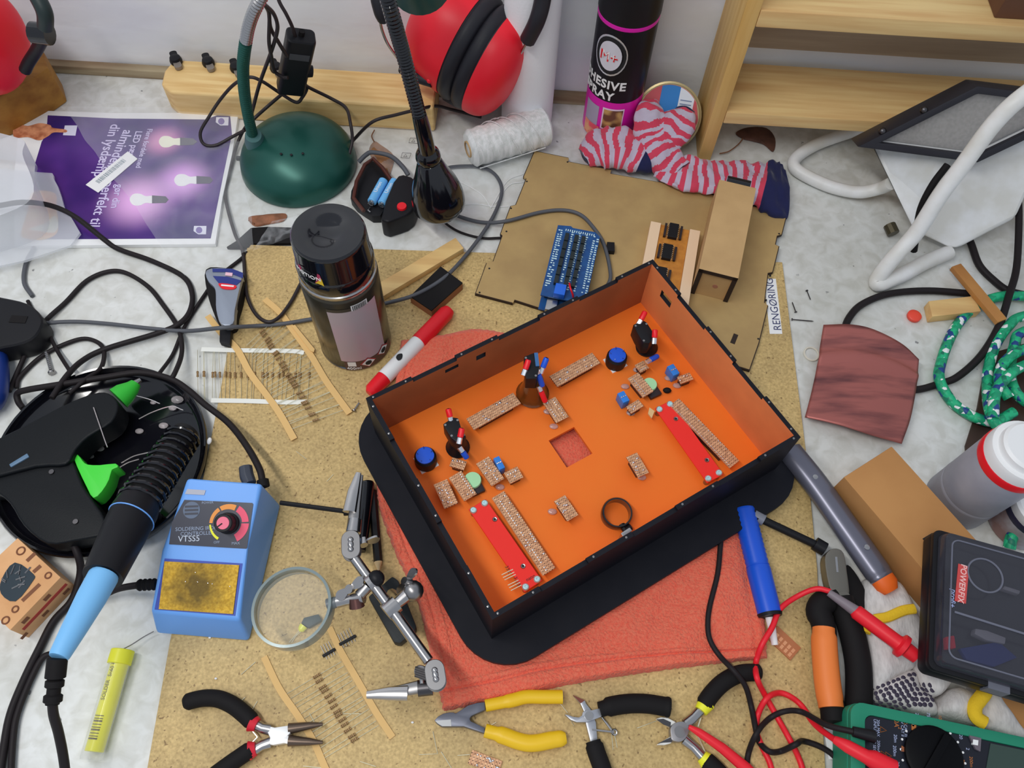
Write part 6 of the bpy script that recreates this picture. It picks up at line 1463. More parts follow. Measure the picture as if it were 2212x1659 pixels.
for f in (0.27, 0.80): MB(T).lathe([(0.0022, 0), (0.0022, 0.001), (0.001, 0.0012)], 12).v and None
for f in (0.27, 0.80): MB(T @ Matrix.Translation((L * f, 0, 0.0096))).lathe([(0.0024, 0), (0.0024, 0.0012), (0.0014, 0.0014)], 12).build('rivet', m_chrome, kn)
bt = thing('blue_tool', 'blue ribbed handle tool with white tip beside the towel', 'tool', P(1640, 1220))
T, L = frame((1606, 1100), (1664, 1332), 0.0145)
c, rs = ribbed([(0, 0, 0), (L * .55, 0, 0)], 0.0098, 0.03, 0.0022); MB(T).tube(c, rs, 22).build('ribbed_handle', m_blue, bt)
MB(T).tube([(L * .55, 0, 0), (L * .58, 0, 0), (L * .97, 0, 0)], [0.0098, 0.0104, 0.0100], 22).build('handle_shell', m_blue, bt, smooth=50)
MB(T).tube([(L * .97, 0, 0), (L * .972, 0, 0), (L, 0, 0)], [0.0090, 0.0106, 0.0098], 22).build('black_collar', m_black, bt)
MB(T).tube([(L, 0, -0.002), (L + 0.008, 0, -0.003), (L + 0.022, 0, -0.006)], [0.0038, 0.0034, 0.0028], 12).build('white_tip', m_white, bt)
rod = thing('black_rod', 'short black rod with grey collar crossing above the blue tool', 'rod', P(1700, 1150))
MB().tube([P(1628, 1112, .016), P(1650, 1124, .016)], 0.0055, 12).build('grey_collar', mat('collar_grey', (110, 112, 122), 0.4), rod)
MB().tube([P(1648, 1123, .016), P(1765, 1178, .014)], 0.0036, 12).build('rod_shaft', m_black, rod)
MB().tube([P(1760, 1174, .014), P(1782, 1187, .014)], 0.0062, 12).build('rod_head', m_black, rod)
pl_ = thing('combination_pliers', 'large pliers with orange and black handles at the board edge', 'pliers', P(1810, 1380))
zt_ = 0.022
MB().prism(smooth2(pxpoly(kg([(468, 30), (500, -40), (560, -60), (620, -20), (645, 120), (662, 330), (560, 330), (500, 230)]), zt_), 3), 0.009, zt_).build('jaw', mat('plier_steel', (112, 108, 100), 0.35, 0.8, k=1.4), pl_, bevel=0.002)
MB().prism(pxpoly(kg([(548, 10), (566, 10), (576, 130), (560, 130)]), zt_ + 0.0004), zt_ - 0.001, zt_ + 0.0004).build('jaw_highlight_flat', m_chrome, pl_)
MB().tube(catmull([P(*q, .017) for q in kg([(560, 330), (470, 360), (420, 430), (460, 560), (470, 760), (490, 980), (530, 1200), (540, 1300)])], 5), [0.008] * 3 + [0.0105] * 10 + [0.0098] * 23, 16).build('handle_core', m_rubber, pl_, smooth=60)
MB().tube(catmull([P(*q, .019) for q in kg([(460, 570), (468, 760), (488, 980), (520, 1190)])], 5), [0.0092] * 2 + [0.0103] * 12 + [0.0098] * 2, 16).build('orange_grip', mat('grip_orange', (228, 112, 50), 0.5), pl_, smooth=60)
MB().tube(catmull([P(*q, .017) for q in kg([(600, 330), (640, 470), (690, 640), (730, 860), (735, 1120), (720, 1260)])], 5), [0.0095] * 4 + [0.0105] * 22, 16).build('black_grip', m_rubber, pl_, smooth=60)
p = P(1824, 1296, .024); MB().cyl((p.x, p.y, .018), (p.x, p.y, .0245), 0.007, n=18).build('pivot', mat('plier_steel', None), pl_)
MB().prism(smooth2(pxpoly(kg([(630, 90), (700, 120), (800, 300), (850, 480), (760, 500), (640, 420)]), .012), 3), 0.0045, .012).build('black_guard', m_rubber, pl_, bevel=0.001)
# gloves
m_knit = mat('knit_white', (198, 194, 192), 0.95, rgb2=(182, 178, 176), sc=260, st=(1.6, 0.5, 1), bump=0.0012, bsc=420, k=1.35)
m_yel = mat('cuff_yellow', (212, 172, 36), 0.9, bump=0.001, bsc=500)
def mound(t, pts, h, z0, name, m, pw=0.5, wob=0.003, n=4):
    mb = MB(); pillow(mb, smooth2(pxpoly(pts, z0 + h * 0.5), n), h, z0, 7, pw, wob, 70); return mb.build(name, m, t, smooth=70)
g1 = thing('work_glove', 'white knitted work glove with yellow cuff band under the knife end', 'glove', P(1930, 1400))
mound(g1, kg([(780, 190), (900, 210), (1050, 200), (1180, 420), (1260, 620), (1245, 760), (1150, 900), (1000, 980), (840, 1110), (800, 800), (770, 520)]), 0.020, 0.0006, 'glove_palm', m_knit)
mound(g1, kg([(1170, 790), (1250, 780), (1480, 900), (1440, 1010), (1330, 1110), (1220, 1040)]), 0.026, 0.0007, 'glove_thumb', m_knit)
mound(g1, kg([(830, 1050), (980, 960), (1160, 890), (1210, 1020), (1340, 1190), (1300, 1260), (1000, 1180), (840, 1140)]), 0.021, 0.0008, 'glove_fingers', m_knit)
MB().tube(catmull([P(*q, .022) for q in kg([(786, 600), (800, 560), (860, 500), (960, 480), (1080, 430), (1170, 415)])], 6), 0.0042, 10, flat=0.6).build('cuff_band', m_yel, g1)
from mathutils.bvhtree import BVHTree
g_bvh = [BVHTree.FromPolygons([v.co for v in c_.data.vertices], [list(p_.vertices) for p_ in c_.data.polygons]) for c_ in g1.children if c_.name.startswith('glove')]
rnd = random.Random(3); dm_ = MB()
for i in range(7):
    for j in range(12):
        u = 848 + j * 40 + (i % 2) * 20 + rnd.uniform(-5, 5); v = 1050 - (u - 848) * 0.40 + i * 38 + max(0, (u - 1150)) * 0.45
        if u > 1340 or v > 1250 or (u > 1180 and v < 1000) or u + v > 2480: continue
        d_ = (P(*kg([(u, v)])[0], 0) - _C).normalized(); h_ = [b_.ray_cast(_C, d_) for b_ in g_bvh]; h_ = [x for x in h_ if x[0] is not None]
        if not h_: continue
        p = min(h_, key=lambda x: x[3])[0]; dm_.sphere(p, 0.0021, 0.0021, 0.0007, 8, 5)
tag(dm_.build('grip_dots', mat('dot_navy', (52, 46, 62), 0.6), g1), kind='stuff')
g2 = thing('work_glove', 'white knitted work glove with wavy yellow cuff beside the meter', 'glove', P(2130, 1540))
mound(g2, kg([(1350, 1190), (1420, 1060), (1520, 1030), (1640, 1110), (1650, 1260), (1640, 1330), (1400, 1260)]), 0.030, 0.0007, 'glove_finger', m_knit)
mound(g2, kg([(1640, 1000), (1720, 980), (1850, 1170), (1960, 1310), (2080, 1480), (1960, 1470), (1760, 1390), (1660, 1330)]), 0.026, 0.0006, 'glove_palm', m_knit)
MB().tube(catmull([P(*q, .030) for q in kg([(1520, 925), (1600, 960), (1690, 1000), (1720, 1060), (1680, 1120), (1640, 1180), (1650, 1260), (1720, 1310)])], 6), 0.0056, 12, flat=0.8).build('cuff_band', m_yel, g2)
one(MB().prism(pxpoly([(2135, 1500), (2215, 1470), (2360, 1540), (2360, 1640), (2225, 1595)], .008), .0003, .008), 'cardboard_scrap', m_card, 'brown cardboard scrap under the glove at the right edge', 'cardboard', bevel=0.0006)
# multimeter
ZMM = 0.040
mm = thing('multimeter', 'green cased digital multimeter with black face and rotary dial', 'multimeter', P(2010, 1620))
T, L = frame((1834, 1511), (2212, 1592), ZMM)
LX, LY = 0.185, 0.092
m_mgreen = mat('meter_green', (24, 112, 86), 0.55, k=1.5)
MB(T).prism(rrect(0, -LY, LX, 0, 0.010), -ZMM + 0.0045, -0.003).build('holster', m_mgreen, mm, bevel=0.004, seg=3)
rim = MB(T)
oq = rrect(0.0005, -LY + 0.0005, LX - 0.0005, -0.0005, 0.010); iq = rrect(0.0115, -LY + 0.009, LX - 0.010, -0.0085, 0.006); n = len(oq)
rim.add([(x, y, -0.0035) for x, y in oq] + [(x, y, 0.002) for x, y in oq] + [(x, y, 0.002) for x, y in iq] + [(x, y, -0.0035) for x, y in iq], sum([[(i, (i + 1) % n, n + (i + 1) % n, n + i), (n + i, n + (i + 1) % n, 2 * n + (i + 1) % n, 2 * n + i), (2 * n + i, 2 * n + (i + 1) % n, 3 * n + (i + 1) % n, 3 * n + i), (3 * n + i, 3 * n + (i + 1) % n, (i + 1) % n, i)] for i in range(n)], []))
rim.build('holster_rim', m_mgreen, mm, bevel=0.001)
fc = MB(T).prism(rrect(0.0118, -LY + 0.0093, LX - 0.0103, -0.0088, 0.006), -0.003, 0.0006).build('face', mat('meter_face', (20, 22, 34), 0.35, k=1.1), mm)
q = T.inverted() @ P(2014, 1634, ZMM); DTm = T @ Matrix.Translation((q.x, q.y, 0.0007))
dl = MB(DTm).lathe([(0.0215, 0), (0.0215, 0.003), (0.0195, 0.0042), (0.0005, 0.0044)], 44).build('dial', mat('dial_black', (10, 10, 14), 0.5, k=0.8, spec=0.15), mm)
MB(DTm @ Matrix.Rotation(R(60), 4, 'Z')).box(-0.019, -0.003, 0.0043, 0.019, 0.003, 0.0065).build('dial_grip', mat('dial_black', None), dl, bevel=0.0025)
for i in range(20):
    a = R(18 * i); MB(DTm).cyl((0.0238 * math.cos(a), 0.0238 * math.sin(a), 0), (0.0238 * math.cos(a), 0.0238 * math.sin(a), 0.0004), 0.0009, n=8).build('dial_dot', m_inkw, fc)
m_amb = mat('print_amber', (160, 96, 46), 0.5); m_lite = mat('print_pale', (150, 160, 190), 0.5)
vals = ['200m', '2', '20', '200', '1000', '750', '200', '20', '2', '20m', '200m', '20', '200', '2k', '20k', '200k', '2M', '20M', 'hFE', 'OFF']
for i in range(20):
    a = R(18 * i + 4); r_ = 0.0285
    text(vals[i], 0.0034, DTm @ Matrix.Translation((r_ * math.cos(a), r_ * math.sin(a), 0)) @ Matrix.Rotation(R(-90), 4, 'Z'), m_lite if i % 4 else m_amb, fc, depth=0.00005)
def mtext(s, u, v, sz, m=m_lite): text(s, sz, T @ Matrix.Translation((*(T.inverted() @ P(u, v, ZMM))[:2], 0.0008)) @ Matrix.Rotation(R(-90), 4, 'Z'), m, fc, depth=0.00005)
mtext('20A', 1935, 1559, 0.005, m_amb); mtext('1000V CAT II', 1948, 1566, 0.0030); mtext('600V CAT III', 1955, 1568, 0.0030); mtext('UNFUSED', 1889, 1573, 0.0030); mtext('20A MAX', 1896, 1573, 0.0030); mtext('10 SEC MAX', 1888, 1622, 0.0030); mtext('200mA MAX', 1897, 1624, 0.0030); mtext('V', 1985, 1565, 0.005, m_amb); mtext('A', 1952, 1618, 0.006, m_amb)
def mbox(pts, m, name, h=0.0005):
    MB(T).prism([tuple((T.inverted() @ P(u, v, ZMM))[:2]) for u, v in pts], 0.0006, 0.0006 + h).build(name, m, fc)
mbox([(1946, 1613), (1958, 1615), (1957, 1625), (1945, 1623)], mat('print_rust', (140, 84, 56), 0.5), 'range_patch'); mbox([(1968, 1565), (1978, 1567), (1977, 1578), (1968, 1577)], m_amb, 'range_patch')
mbox([(2070, 1640), (2082, 1642), (2080, 1659), (2068, 1657)], m_amb, 'range_patch')
mbox([(2090, 1589), (2116, 1595), (2114, 1624), (2104, 1619)], mat('button_grey', (92, 84, 92), 0.5), 'hold_button', 0.002)
mbox([(2098, 1598), (2109, 1600), (2108, 1611), (2097, 1609)], m_inkw, 'button_mark', 0.0024)
for u, v in ((1907, 1577), (1958, 1560), (1908, 1630), (1918, 1632)):
    a = Vector((*(T.inverted() @ P(u, v, ZMM))[:2], 0)); MB(T).tube([a + Vector((x, y, 0.0008)) for x, y in ((-0.002, -0.002), (0.0025, 0), (-0.002, 0.002))], 0.0003, 4, closed=True).build('warning_triangle', m_amb, fc)
mbox([(2138, 1606), (2330, 1646), (2310, 1760), (2118, 1720)], mat('lcd_green', (46, 62, 56), 0.3), 'display', 0.0006)
m_lead = mat('lead_red', (206, 26, 40), 0.45)
def stacked(pts, z): return [(u, v, z) if len(p_) < 3 else p_ for p_ in pts for u, v in [p_[:2]]]
rl = thing('red_test_lead', 'red test lead with probe, looping beside the large pliers', 'test lead', P(1700, 1500))
cable([(1795, 1278, .030), (1763, 1272, .026), (1721, 1289, .018), (1685, 1316, .018), (1668, 1355, .020), (1646, 1393, .018), (1633, 1431, .010), (1635, 1464, .024), (1651, 1499, .010), (1681, 1553, .0066), (1706, 1598, .012), (1724, 1634, .0066), (1735, 1670, .0066), (1740, 1740, .0066)], 0.0024, 'lead_wire', m_lead, rl)
cable([(1676, 1740, .0066), (1666, 1659, .0066), (1646, 1613, .0066), (1634, 1578, .008), (1638, 1542, .0066), (1656, 1509, .014), (1681, 1497, .0066), (1706, 1504, .0066), (1732, 1525, .0068), (1760, 1565, .018), (1807, 1601, .040)], 0.0024, 'lead_wire', m_lead, rl)
MB().tube([P(1803, 1598, .041), P(1830, 1612, .046), P(1870, 1634, .047), P(1885, 1640, .047), P(1930, 1662, .046)], [0.0030, 0.0048, 0.0052, 0.0068, 0.0070], 14).build('plug', m_lead, rl, smooth=50)
MB().tube([P(1790, 1280, .031), P(1848, 1320, .034)], [0.0030, 0.0048], 12).build('grey_sleeve', mat('sleeve_grey', (112, 102, 108), 0.5), rl)
MB().tube([P(1846, 1318, .034), P(1850, 1322, .034), P(1936, 1386, .036), P(1940, 1389, .036), P(1944, 1392, .036), P(1953, 1399, .036), P(1957, 1402, .036), P(1980, 1419, .036)], [0.0048, 0.0062, 0.0062, 0.0066, 0.0098, 0.0098, 0.0062, 0.0056], 16).build('probe_body', m_lead, rl)
pr2 = thing('red_probe', 'slim red probe lying across the black cutters', 'probe', P(1540, 1610))
MB().tube([P(1488, 1570, .021), P(1510, 1582, .021), P(1560, 1616, .020), P(1612, 1660, .018), P(1660, 1710, .015)], [0.0018, 0.0032, 0.0040, 0.0046, 0.0046], 14).build('probe_body', m_lead, pr2, smooth=60)
blk = thing('black_test_lead', 'black test lead coming from under the game box to the meter', 'test lead', P(1600, 1500))
cable([(1558, 1158, .0155), (1556, 1180, .0155), (1550, 1240, .0155), (1533, 1310, .015), (1529, 1350, .015), (1534, 1383, .015), (1554, 1416, .014), (1585, 1449, .022), (1610, 1482, .016), (1623, 1527, .0066), (1633, 1578, .013), (1640, 1603, .0066), (1661, 1623, .012), (1686, 1623, .0066), (1719, 1608, .018), (1735, 1601, .0066), (1776, 1615, .0066), (1807, 1640, .0066), (1830, 1690, .0066)], 0.0023, 'lead_wire', m_cable, blk)
cable([(1609, 1740, .0066), (1613, 1659, .0066), (1618, 1623, .0066), (1635, 1583, .018), (1661, 1553, .0066), (1694, 1537, .013), (1732, 1538, .013), (1785, 1566, .034), (1840, 1580, .045), (1879, 1588, .0475)], 0.0023, 'lead_wire', m_cable, blk)
MB().tube([P(1842, 1580, .0458), P(1890, 1592, .0478)], [0.0038, 0.0048], 12).build('plug', m_black, blk)
# etched copper board, stripboard scrap, paper scrap
eb = thing('etched_board', 'small etched copper board lying by the blue tool tip', 'circuit board', P(1692, 1388))
T, lx, ly = rect([(1657, 1377), (1682, 1349), (1728, 1402), (1707, 1427)], ZB + 0.0018)
MB(T).box(-lx / 2, -ly / 2, -0.0016, lx / 2, ly / 2, 0).build('board', mat('etched_brown', (158, 98, 62), 0.45), eb)
for i in range(5):
    for j in range(2): MB(T).box(-lx * .40 + j * lx * .3, -ly * .42 + i * ly * .17, 0, -lx * .15 + j * lx * .3, -ly * .32 + i * ly * .17, 0.0003).build('copper_pad', mat('pad_copper', (206, 146, 106), 0.35, .4), eb)
    MB(T).box(-lx * .40 + (i - 2) * 0.0, ly * .36, 0, lx * .4, ly * .42, 0.0003) if i == 0 else None
sbp = stripboard([(1020, 1619), (1086, 1645), (1076, 1672), (1009, 1652)], 6, [(0.3, .5)], parent=None, under=None, zt=ZB + 0.0020, seed=30) if False else None
sc_ = thing('stripboard_scrap', 'stripboard scrap with solder joints at the bottom edge', 'circuit board', P(1046, 1645))
stripboard([(1021, 1619), (1086, 1645), (1076, 1674), (1010, 1650)], 8, [(0.3, .5)], parent=sc_, under=None, zt=ZB + 0.0020, seed=30)
one(MB().prism(pxpoly([(1772, 1525), (1782, 1524), (1818, 1640), (1790, 1640)], ZB + 0.0006), ZB + 0.0002, ZB + 0.0005), 'paper_scrap', m_paper, 'white paper scrap under the test leads beside the meter', 'paper')

# ------------------------------------------------------------------ cutters and pliers along the front
kh = lambda pts: [(840 + x * 0.1899, 1400 + y * 0.1899) for x, y in pts]
yc = thing('side_cutters', 'side cutters with yellow handles half under the towel', 'cutters', P(1020, 1560))
zc = ZB + 0.0095
MB().prism(pxpoly(kh([(515, 822), (560, 775), (620, 742), (690, 728), (735, 730), (760, 742), (900, 650), (1000, 622), (1095, 610), (1098, 702), (1000, 745), (940, 772), (920, 800), (930, 830), (1000, 862), (1095, 905), (1092, 972), (980, 935), (850, 892), (700, 893), (600, 893), (550, 860)]), zc), ZB + 0.001, zc).build('jaw', mat('cutter_grey', (92, 94, 104), 0.4, 0.6, k=1.4), yc, bevel=0.0012)
MB().prism(pxpoly(kh([(525, 828), (600, 820), (705, 812), (712, 888), (610, 888), (555, 856)]), zc + 0.0003), zc - 0.001, zc + 0.0003).build('ground_edge', mat('ground_steel', (160, 160, 160), 0.3, 0.8), yc)
m_yh = mat('grip_yellow', (226, 168, 26), 0.4)
MB().tube(catmull([P(*q, ZB + .0075) for q in kh([(1098, 655), (1250, 625), (1420, 590), (1560, 555), (1760, 555), (1975, 555)])], 5), [0.0048] * 8 + [0.0054] * 18, 14, flat=0.8).build('grip', m_yh, yc, smooth=60)
MB().tube(catmull([P(*q, ZB + .0075) for q in kh([(1095, 938), (1300, 995), (1450, 1050), (1580, 1080), (1700, 1075), (1850, 1045), (2015, 1020)])], 5), [0.0052] * 4 + [0.0064] * 22 + [0.0062] * 3 + [0.0056, 0.0042], 14, flat=0.8).build('grip', m_yh, yc, smooth=60)
kb_ = lambda pts: [(1200 + x * 0.2532, 1350 + y * 0.2532) for x, y in pts]
nc = thing('flush_cutters', 'silver flush cutters with two thick black grips', 'cutters', P(1275, 1550))
zc = ZB + 0.0085
m_cs = mat('cutter_silver', (150, 152, 158), 0.35, 0.7)
MB().prism(pxpoly(kb_([(75, 762), (110, 766), (150, 782), (200, 788), (228, 770), (232, 742), (260, 726), (310, 726), (400, 704), (436, 748), (420, 772), (330, 808), (270, 830), (180, 830), (130, 810)]), zc), ZB + 0.003, zc).build('lower_jaw', m_cs, nc, bevel=0.0008)
MB().prism(pxpoly(kb_([(150, 598), (250, 642), (262, 672), (300, 720), (345, 830), (360, 1000), (300, 1000), (262, 850), (240, 730), (212, 668)]), zc - 0.003), ZB + 0.001, zc - 0.003).build('upper_jaw', m_cs, nc, bevel=0.0006)
MB().prism(pxpoly(kb_([(150, 598), (250, 642), (215, 668)]), zc - 0.0027), zc - 0.005, zc - 0.0027).build('blade_tip', mat('tip_brown', (110, 62, 52), 0.4, 0.5), nc)
p = P(*kb_([(285, 776)])[0], zc); MB().cyl((p.x, p.y, zc - 0.002), (p.x, p.y, zc + 0.0015), 0.0034, n=18).build('pivot', m_chrome, nc)
MB().tube(catmull([P(*q, ZB + .0082) for q in kb_([(375, 722), (500, 688), (640, 670), (780, 672), (900, 690), (978, 704)])], 5), [0.0060] * 3 + [0.0075] * 20 + [0.0080] * 2 + [0.0072], 16, flat=0.85).build('grip', m_rubber, nc, smooth=60)
MB().tube(catmull([P(*q, ZB + .0078) for q in kb_([(320, 990), (350, 1090), (390, 1200), (430, 1330), (460, 1460)])], 5), [0.0060] * 2 + [0.0072] * 19, 16, flat=0.85).build('grip', m_rubber, nc, smooth=60)
for a, b in (((395, 785), (490, 915)), ((310, 893), (500, 915))): MB().tube([P(*kb_([a])[0], ZB + .005), P(*kb_([b])[0], ZB + .005)], 0.0009, 8).build('spring_wire', m_chrome, nc)
p = P(*kb_([(502, 915)])[0], ZB + .005); MB().tube([(p.x + 0.002 * math.cos(a), p.y + 0.002 * math.sin(a), p.z - 0.001 + a * 0.0002) for a in [i * 0.5 for i in range(20)]], 0.0007, 6).build('spring_coil', m_chrome, nc)
dc_ = thing('diagonal_cutters', 'diagonal cutters with black grips and yellow collars', 'cutters', P(1470, 1580))
zc = ZB + 0.0095
MB().prism(smooth2(pxpoly(kb_([(985, 870), (1040, 828), (1110, 830), (1140, 880), (1125, 945), (1075, 995), (1000, 985), (985, 940)]), zc), 3), ZB + 0.001, zc).build('joint', mat('joint_grey', (132, 130, 132), 0.4, 0.7), dc_, bevel=0.001)
for pts in ([(860, 800), (900, 786), (960, 792), (1030, 830), (985, 860), (980, 872)], [(865, 1022), (900, 998), (985, 950), (1000, 985), (985, 1010), (930, 1024)]):
    MB().prism(pxpoly(kb_(pts), zc - 0.002), ZB + 0.002, zc - 0.002).build('blade', mat('blade_bright', (208, 206, 200), 0.3, 0.3), dc_, bevel=0.0004, seg=1)
for pts in ([(862, 806), (920, 800), (985, 830), (980, 872), (920, 848)], [(868, 1012), (990, 955), (996, 1000), (920, 1004)]):
    MB().prism(pxpoly(kb_(pts), zc - 0.0016), zc - 0.0025, zc - 0.0016).build('blade_bevel', m_dsteel, dc_)
p = P(*kb_([(1058, 912)])[0], zc); MB().cyl((p.x, p.y, zc - 0.001), (p.x, p.y, zc + 0.0010), 0.0042, n=22).build('pivot', m_steel, dc_)
for arm, grip, col in (([(1110, 850), (1180, 790), (1250, 715)], [(1262, 690), (1330, 590), (1430, 490), (1560, 420), (1680, 405), (1758, 412)], [(1240, 735), (1290, 660)]),
                       ([(1100, 975), (1180, 1040), (1265, 1135)], [(1280, 1150), (1350, 1215), (1420, 1290), (1500, 1400)], [(1250, 1120), (1300, 1170)])):
    MB().tube([P(*q, ZB + .006) for q in kb_(arm)], [0.0046, 0.0040, 0.0042], 12, flat=0.8).build('arm', m_chrome, dc_)
    c = catmull([P(*q, ZB + .0075) for q in kb_(grip)], 5); MB().tube(c, [0.0058] + [0.0070] * (len(c) - 3) + [0.0060, 0.004], 16, flat=0.9).build('grip', m_rubber, dc_, smooth=60)
    MB().tube([P(*q, ZB + .0070) for q in kb_(col)], [0.0052, 0.0070], 16, flat=0.9).build('yellow_collar', mat('collar_yellow', (226, 210, 40), 0.45), dc_)
for a, b in (((1250, 760), (1215, 868)), ((1215, 950), (1275, 1085))): MB().tube([P(*kb_([a])[0], ZB + .006), P(*kb_([b])[0], ZB + .006)], 0.0006, 6).build('spring_wire', m_tin, dc_)
ka = lambda pts: [(380 + x * 0.2622, 1340 + y * 0.2622) for x, y in pts]
rn = thing('round_nose_pliers', 'round nose pliers with black grips and red collars', 'pliers', P(603, 1588))
zc = ZB + 0.009
MB().prism(pxpoly(ka([(745, 905), (775, 872), (812, 882), (945, 862), (942, 930), (920, 950), (945, 962), (940, 1022), (890, 1012), (800, 1028), (750, 1022), (775, 970)]), zc), ZB + 0.001, zc).build('box_joint', mat('joint_white', (214, 212, 208), 0.35, 0.3), rn, bevel=0.001)
MB().tube([P(*q, ZB + .006) for q in ka([(930, 893), (1100, 868), (1210, 855)])], [0.0042, 0.0028, 0.0012], 14).build('jaw', mat('jaw_brown', (92, 78, 68), 0.35, 0.7), rn, smooth=60)
MB().tube([P(*q, ZB + .006) for q in ka([(930, 992), (1100, 1000), (1210, 1006)])], [0.0042, 0.0028, 0.0012], 14).build('jaw', mat('jaw_brown', None), rn, smooth=60)
for arm, grip, col in (([(780, 902), (710, 888), (645, 852)], [(632, 838), (560, 770), (470, 700), (360, 650), (250, 640), (150, 656), (62, 684)], [(670, 862), (622, 840)]),
                       ([(780, 1008), (710, 1030), (640, 1070)], [(620, 1062), (520, 1130), (420, 1200), (300, 1290), (180, 1390)], [(660, 1058), (606, 1074)])):
    MB().tube([P(*q, ZB + .006) for q in ka(arm)], [0.0042, 0.0038, 0.0042], 12, flat=0.8).build('arm', m_chrome, rn)
    c = catmull([P(*q, ZB + .0075) for q in ka(grip)], 5); MB().tube(c, [0.0058] + [0.0066] * (len(c) - 3) + [0.0056, 0.004], 16, flat=0.9).build('grip', m_rubber, rn, smooth=60)
    MB().tube([P(*q, ZB + .0068) for q in ka(col)], [0.0050, 0.0072], 16, flat=0.9).build('red_collar', mat('collar_red', (190, 32, 48), 0.4), rn)
for a, b in (((625, 905), (672, 962)), ((672, 962), (620, 1015))): MB().tube([P(*ka([a])[0], ZB + .006), P(*ka([b])[0], ZB + .006)], 0.0006, 6).build('spring_wire', m_tin, rn)

# ------------------------------------------------------------------ resistors on paper tape
m_tape = mat('tape_tan', (208, 170, 110), 0.7, k=1.3); m_tapew = mat('tape_white', (222, 214, 202), 0.8)
m_res = mat('resistor_tan', (150, 120, 78), 0.5); m_rb = mat('resistor_band', (74, 50, 38), 0.5)
def tape(t, pts, w, z, m, name='paper_tape'):
    c = catmull([P(u, v, z) for u, v in pts], 6); mb = MB(); n = len(c)
    vs = []
    for i in range(n):
        d = (c[min(i + 1, n - 1)] - c[max(i - 1, 0)]); s = Vector((-d.y, d.x, 0)).normalized() * w / 2
        vs += [c[i] + s, c[i] - s, c[i] - s - Vector((0, 0, 0.0005)), c[i] + s - Vector((0, 0, 0.0005))]
    fs = [(0, 1, 2, 3), tuple(range(4 * n - 4, 4 * n))[::-1]]
    for i in range(n - 1):
        fs += [(4 * i + j, 4 * i + 4 + j, 4 * i + 4 + (j + 1) % 4, 4 * i + (j + 1) % 4) for j in range(4)]
    mb.add(vs, fs); mb.build(name, m, t)
_rb = MB(); _rb.tube([(-0.0032, 0, 0), (-0.0028, 0, 0), (-0.0018, 0, 0), (0.0018, 0, 0), (0.0028, 0, 0), (0.0032, 0, 0)], [0.0008, 0.0012, 0.0010, 0.0010, 0.0012, 0.0008], 8)
def resistor_strip(label, la, lb, ra, rb_, n, t0, z, tapes, bands, seed, grp=None):
    """tape strip: resistors run from a point on the left tape to one on the right tape"""
    t = thing('resistor_strip', label, 'resistors', P((la[0] + rb_[0]) / 2, (la[1] + rb_[1]) / 2), grp)
    for pts, w, m in tapes: tape(t, pts, w, z + 0.0012, m)
    rnd = random.Random(seed); me = None; bmeshes = None
    for i in range(n):
        f = i / (n - 1) + rnd.uniform(-.018, .018)
        a = P(la[0] + (lb[0] - la[0]) * f, la[1] + (lb[1] - la[1]) * f, z + 0.0008); g = f + rnd.uniform(-.02, .02)
        b = P(ra[0] + (rb_[0] - ra[0]) * g, ra[1] + (rb_[1] - ra[1]) * g, z + 0.0008)
        c = a.lerp(b, t0 + rnd.uniform(-.01, .01)); c.z += 0.0006; d = b - a; ang = math.atan2(d.y, d.x)
        if me is None:
            o = _rb.build('resistor', m_res, t); me = o.data
            bb_ = MB()
            for x in (-0.0022, -0.0008, 0.0004, 0.0020): bb_.tube([(x - 0.0002, 0, 0), (x + 0.0002, 0, 0)], 0.00122 if abs(x) > .0018 else 0.00106, 8)
            bmeshes = bb_
        else:
            o = bpy.data.objects.new('resistor', me); COL.objects.link(o); put(o, t)
        basis(o, at(c, ang))
        if i == 0:
            bo = bmeshes.build('colour_bands', m_rb, o); bme = bo.data
        else:
            bo = bpy.data.objects.new('colour_bands', bme); COL.objects.link(bo); put(bo, o)
        tag(bo, kind='stuff'); bo.matrix_basis = at(c, ang)
        MB().tube([a, c - d.normalized() * 0.002, c + d.normalized() * 0.002, b], 0.00028, 4).build('lead', m_tin, o)
    return t
resistor_strip('strip of taped resistors beside the round nose pliers', *ka([(918, 612), (1228, 1140), (1362, 340), (1668, 860)]), 14, 0.54, ZB, [(ka([(725, 300), (850, 560), (1000, 780), (1130, 990), (1230, 1217), (1290, 1330)]), 0.0052, m_tape), (ka([(1265, 60), (1350, 240), (1500, 500), (1650, 760), (1785, 965)]), 0.0052, m_tape)], None, 1)
kr = lambda pts: [(400 + x * 0.1929, 640 + y * 0.1929) for x, y in pts]
resistor_strip('strip of resistors on white tape lying level left of the paint can', *kr([(140, 1165), (1350, 1172), (120, 600), (1400, 610)]), 24, 0.5, ZB, [(kr([(180, 592), (600, 604), (1180, 612), (1330, 632)]), 0.0048, m_tapew), (kr([(290, 1165), (700, 1172), (1120, 1186), (1360, 1180)]), 0.0048, m_tapew)], None, 5)
resistor_strip('strip of resistors on tan tape slanting across the white taped strip', *kr([(690, 560), (1160, 1480), (1060, 200), (1790, 1260)]), 26, 0.46, ZB + 0.0016, [(kr([(250, 215), (420, 430), (580, 590), (720, 850), (900, 1090), (1050, 1300), (1220, 1600)]), 0.0062, m_tape), (kr([(890, 30), (1060, 180), (1200, 370), (1400, 650), (1560, 920), (1700, 1120), (1840, 1310)]), 0.0062, m_tape)], None, 8)
one(MB().prism(pxpoly(kr([(1190, 330), (1230, 320), (1450, 590), (1440, 625), (1400, 610)]), ZB + 0.0045), ZB + 0.0038, ZB + 0.0045), 'tape_scrap', m_tape, 'folded flap of tan paper tape beside the paint can', 'tape')
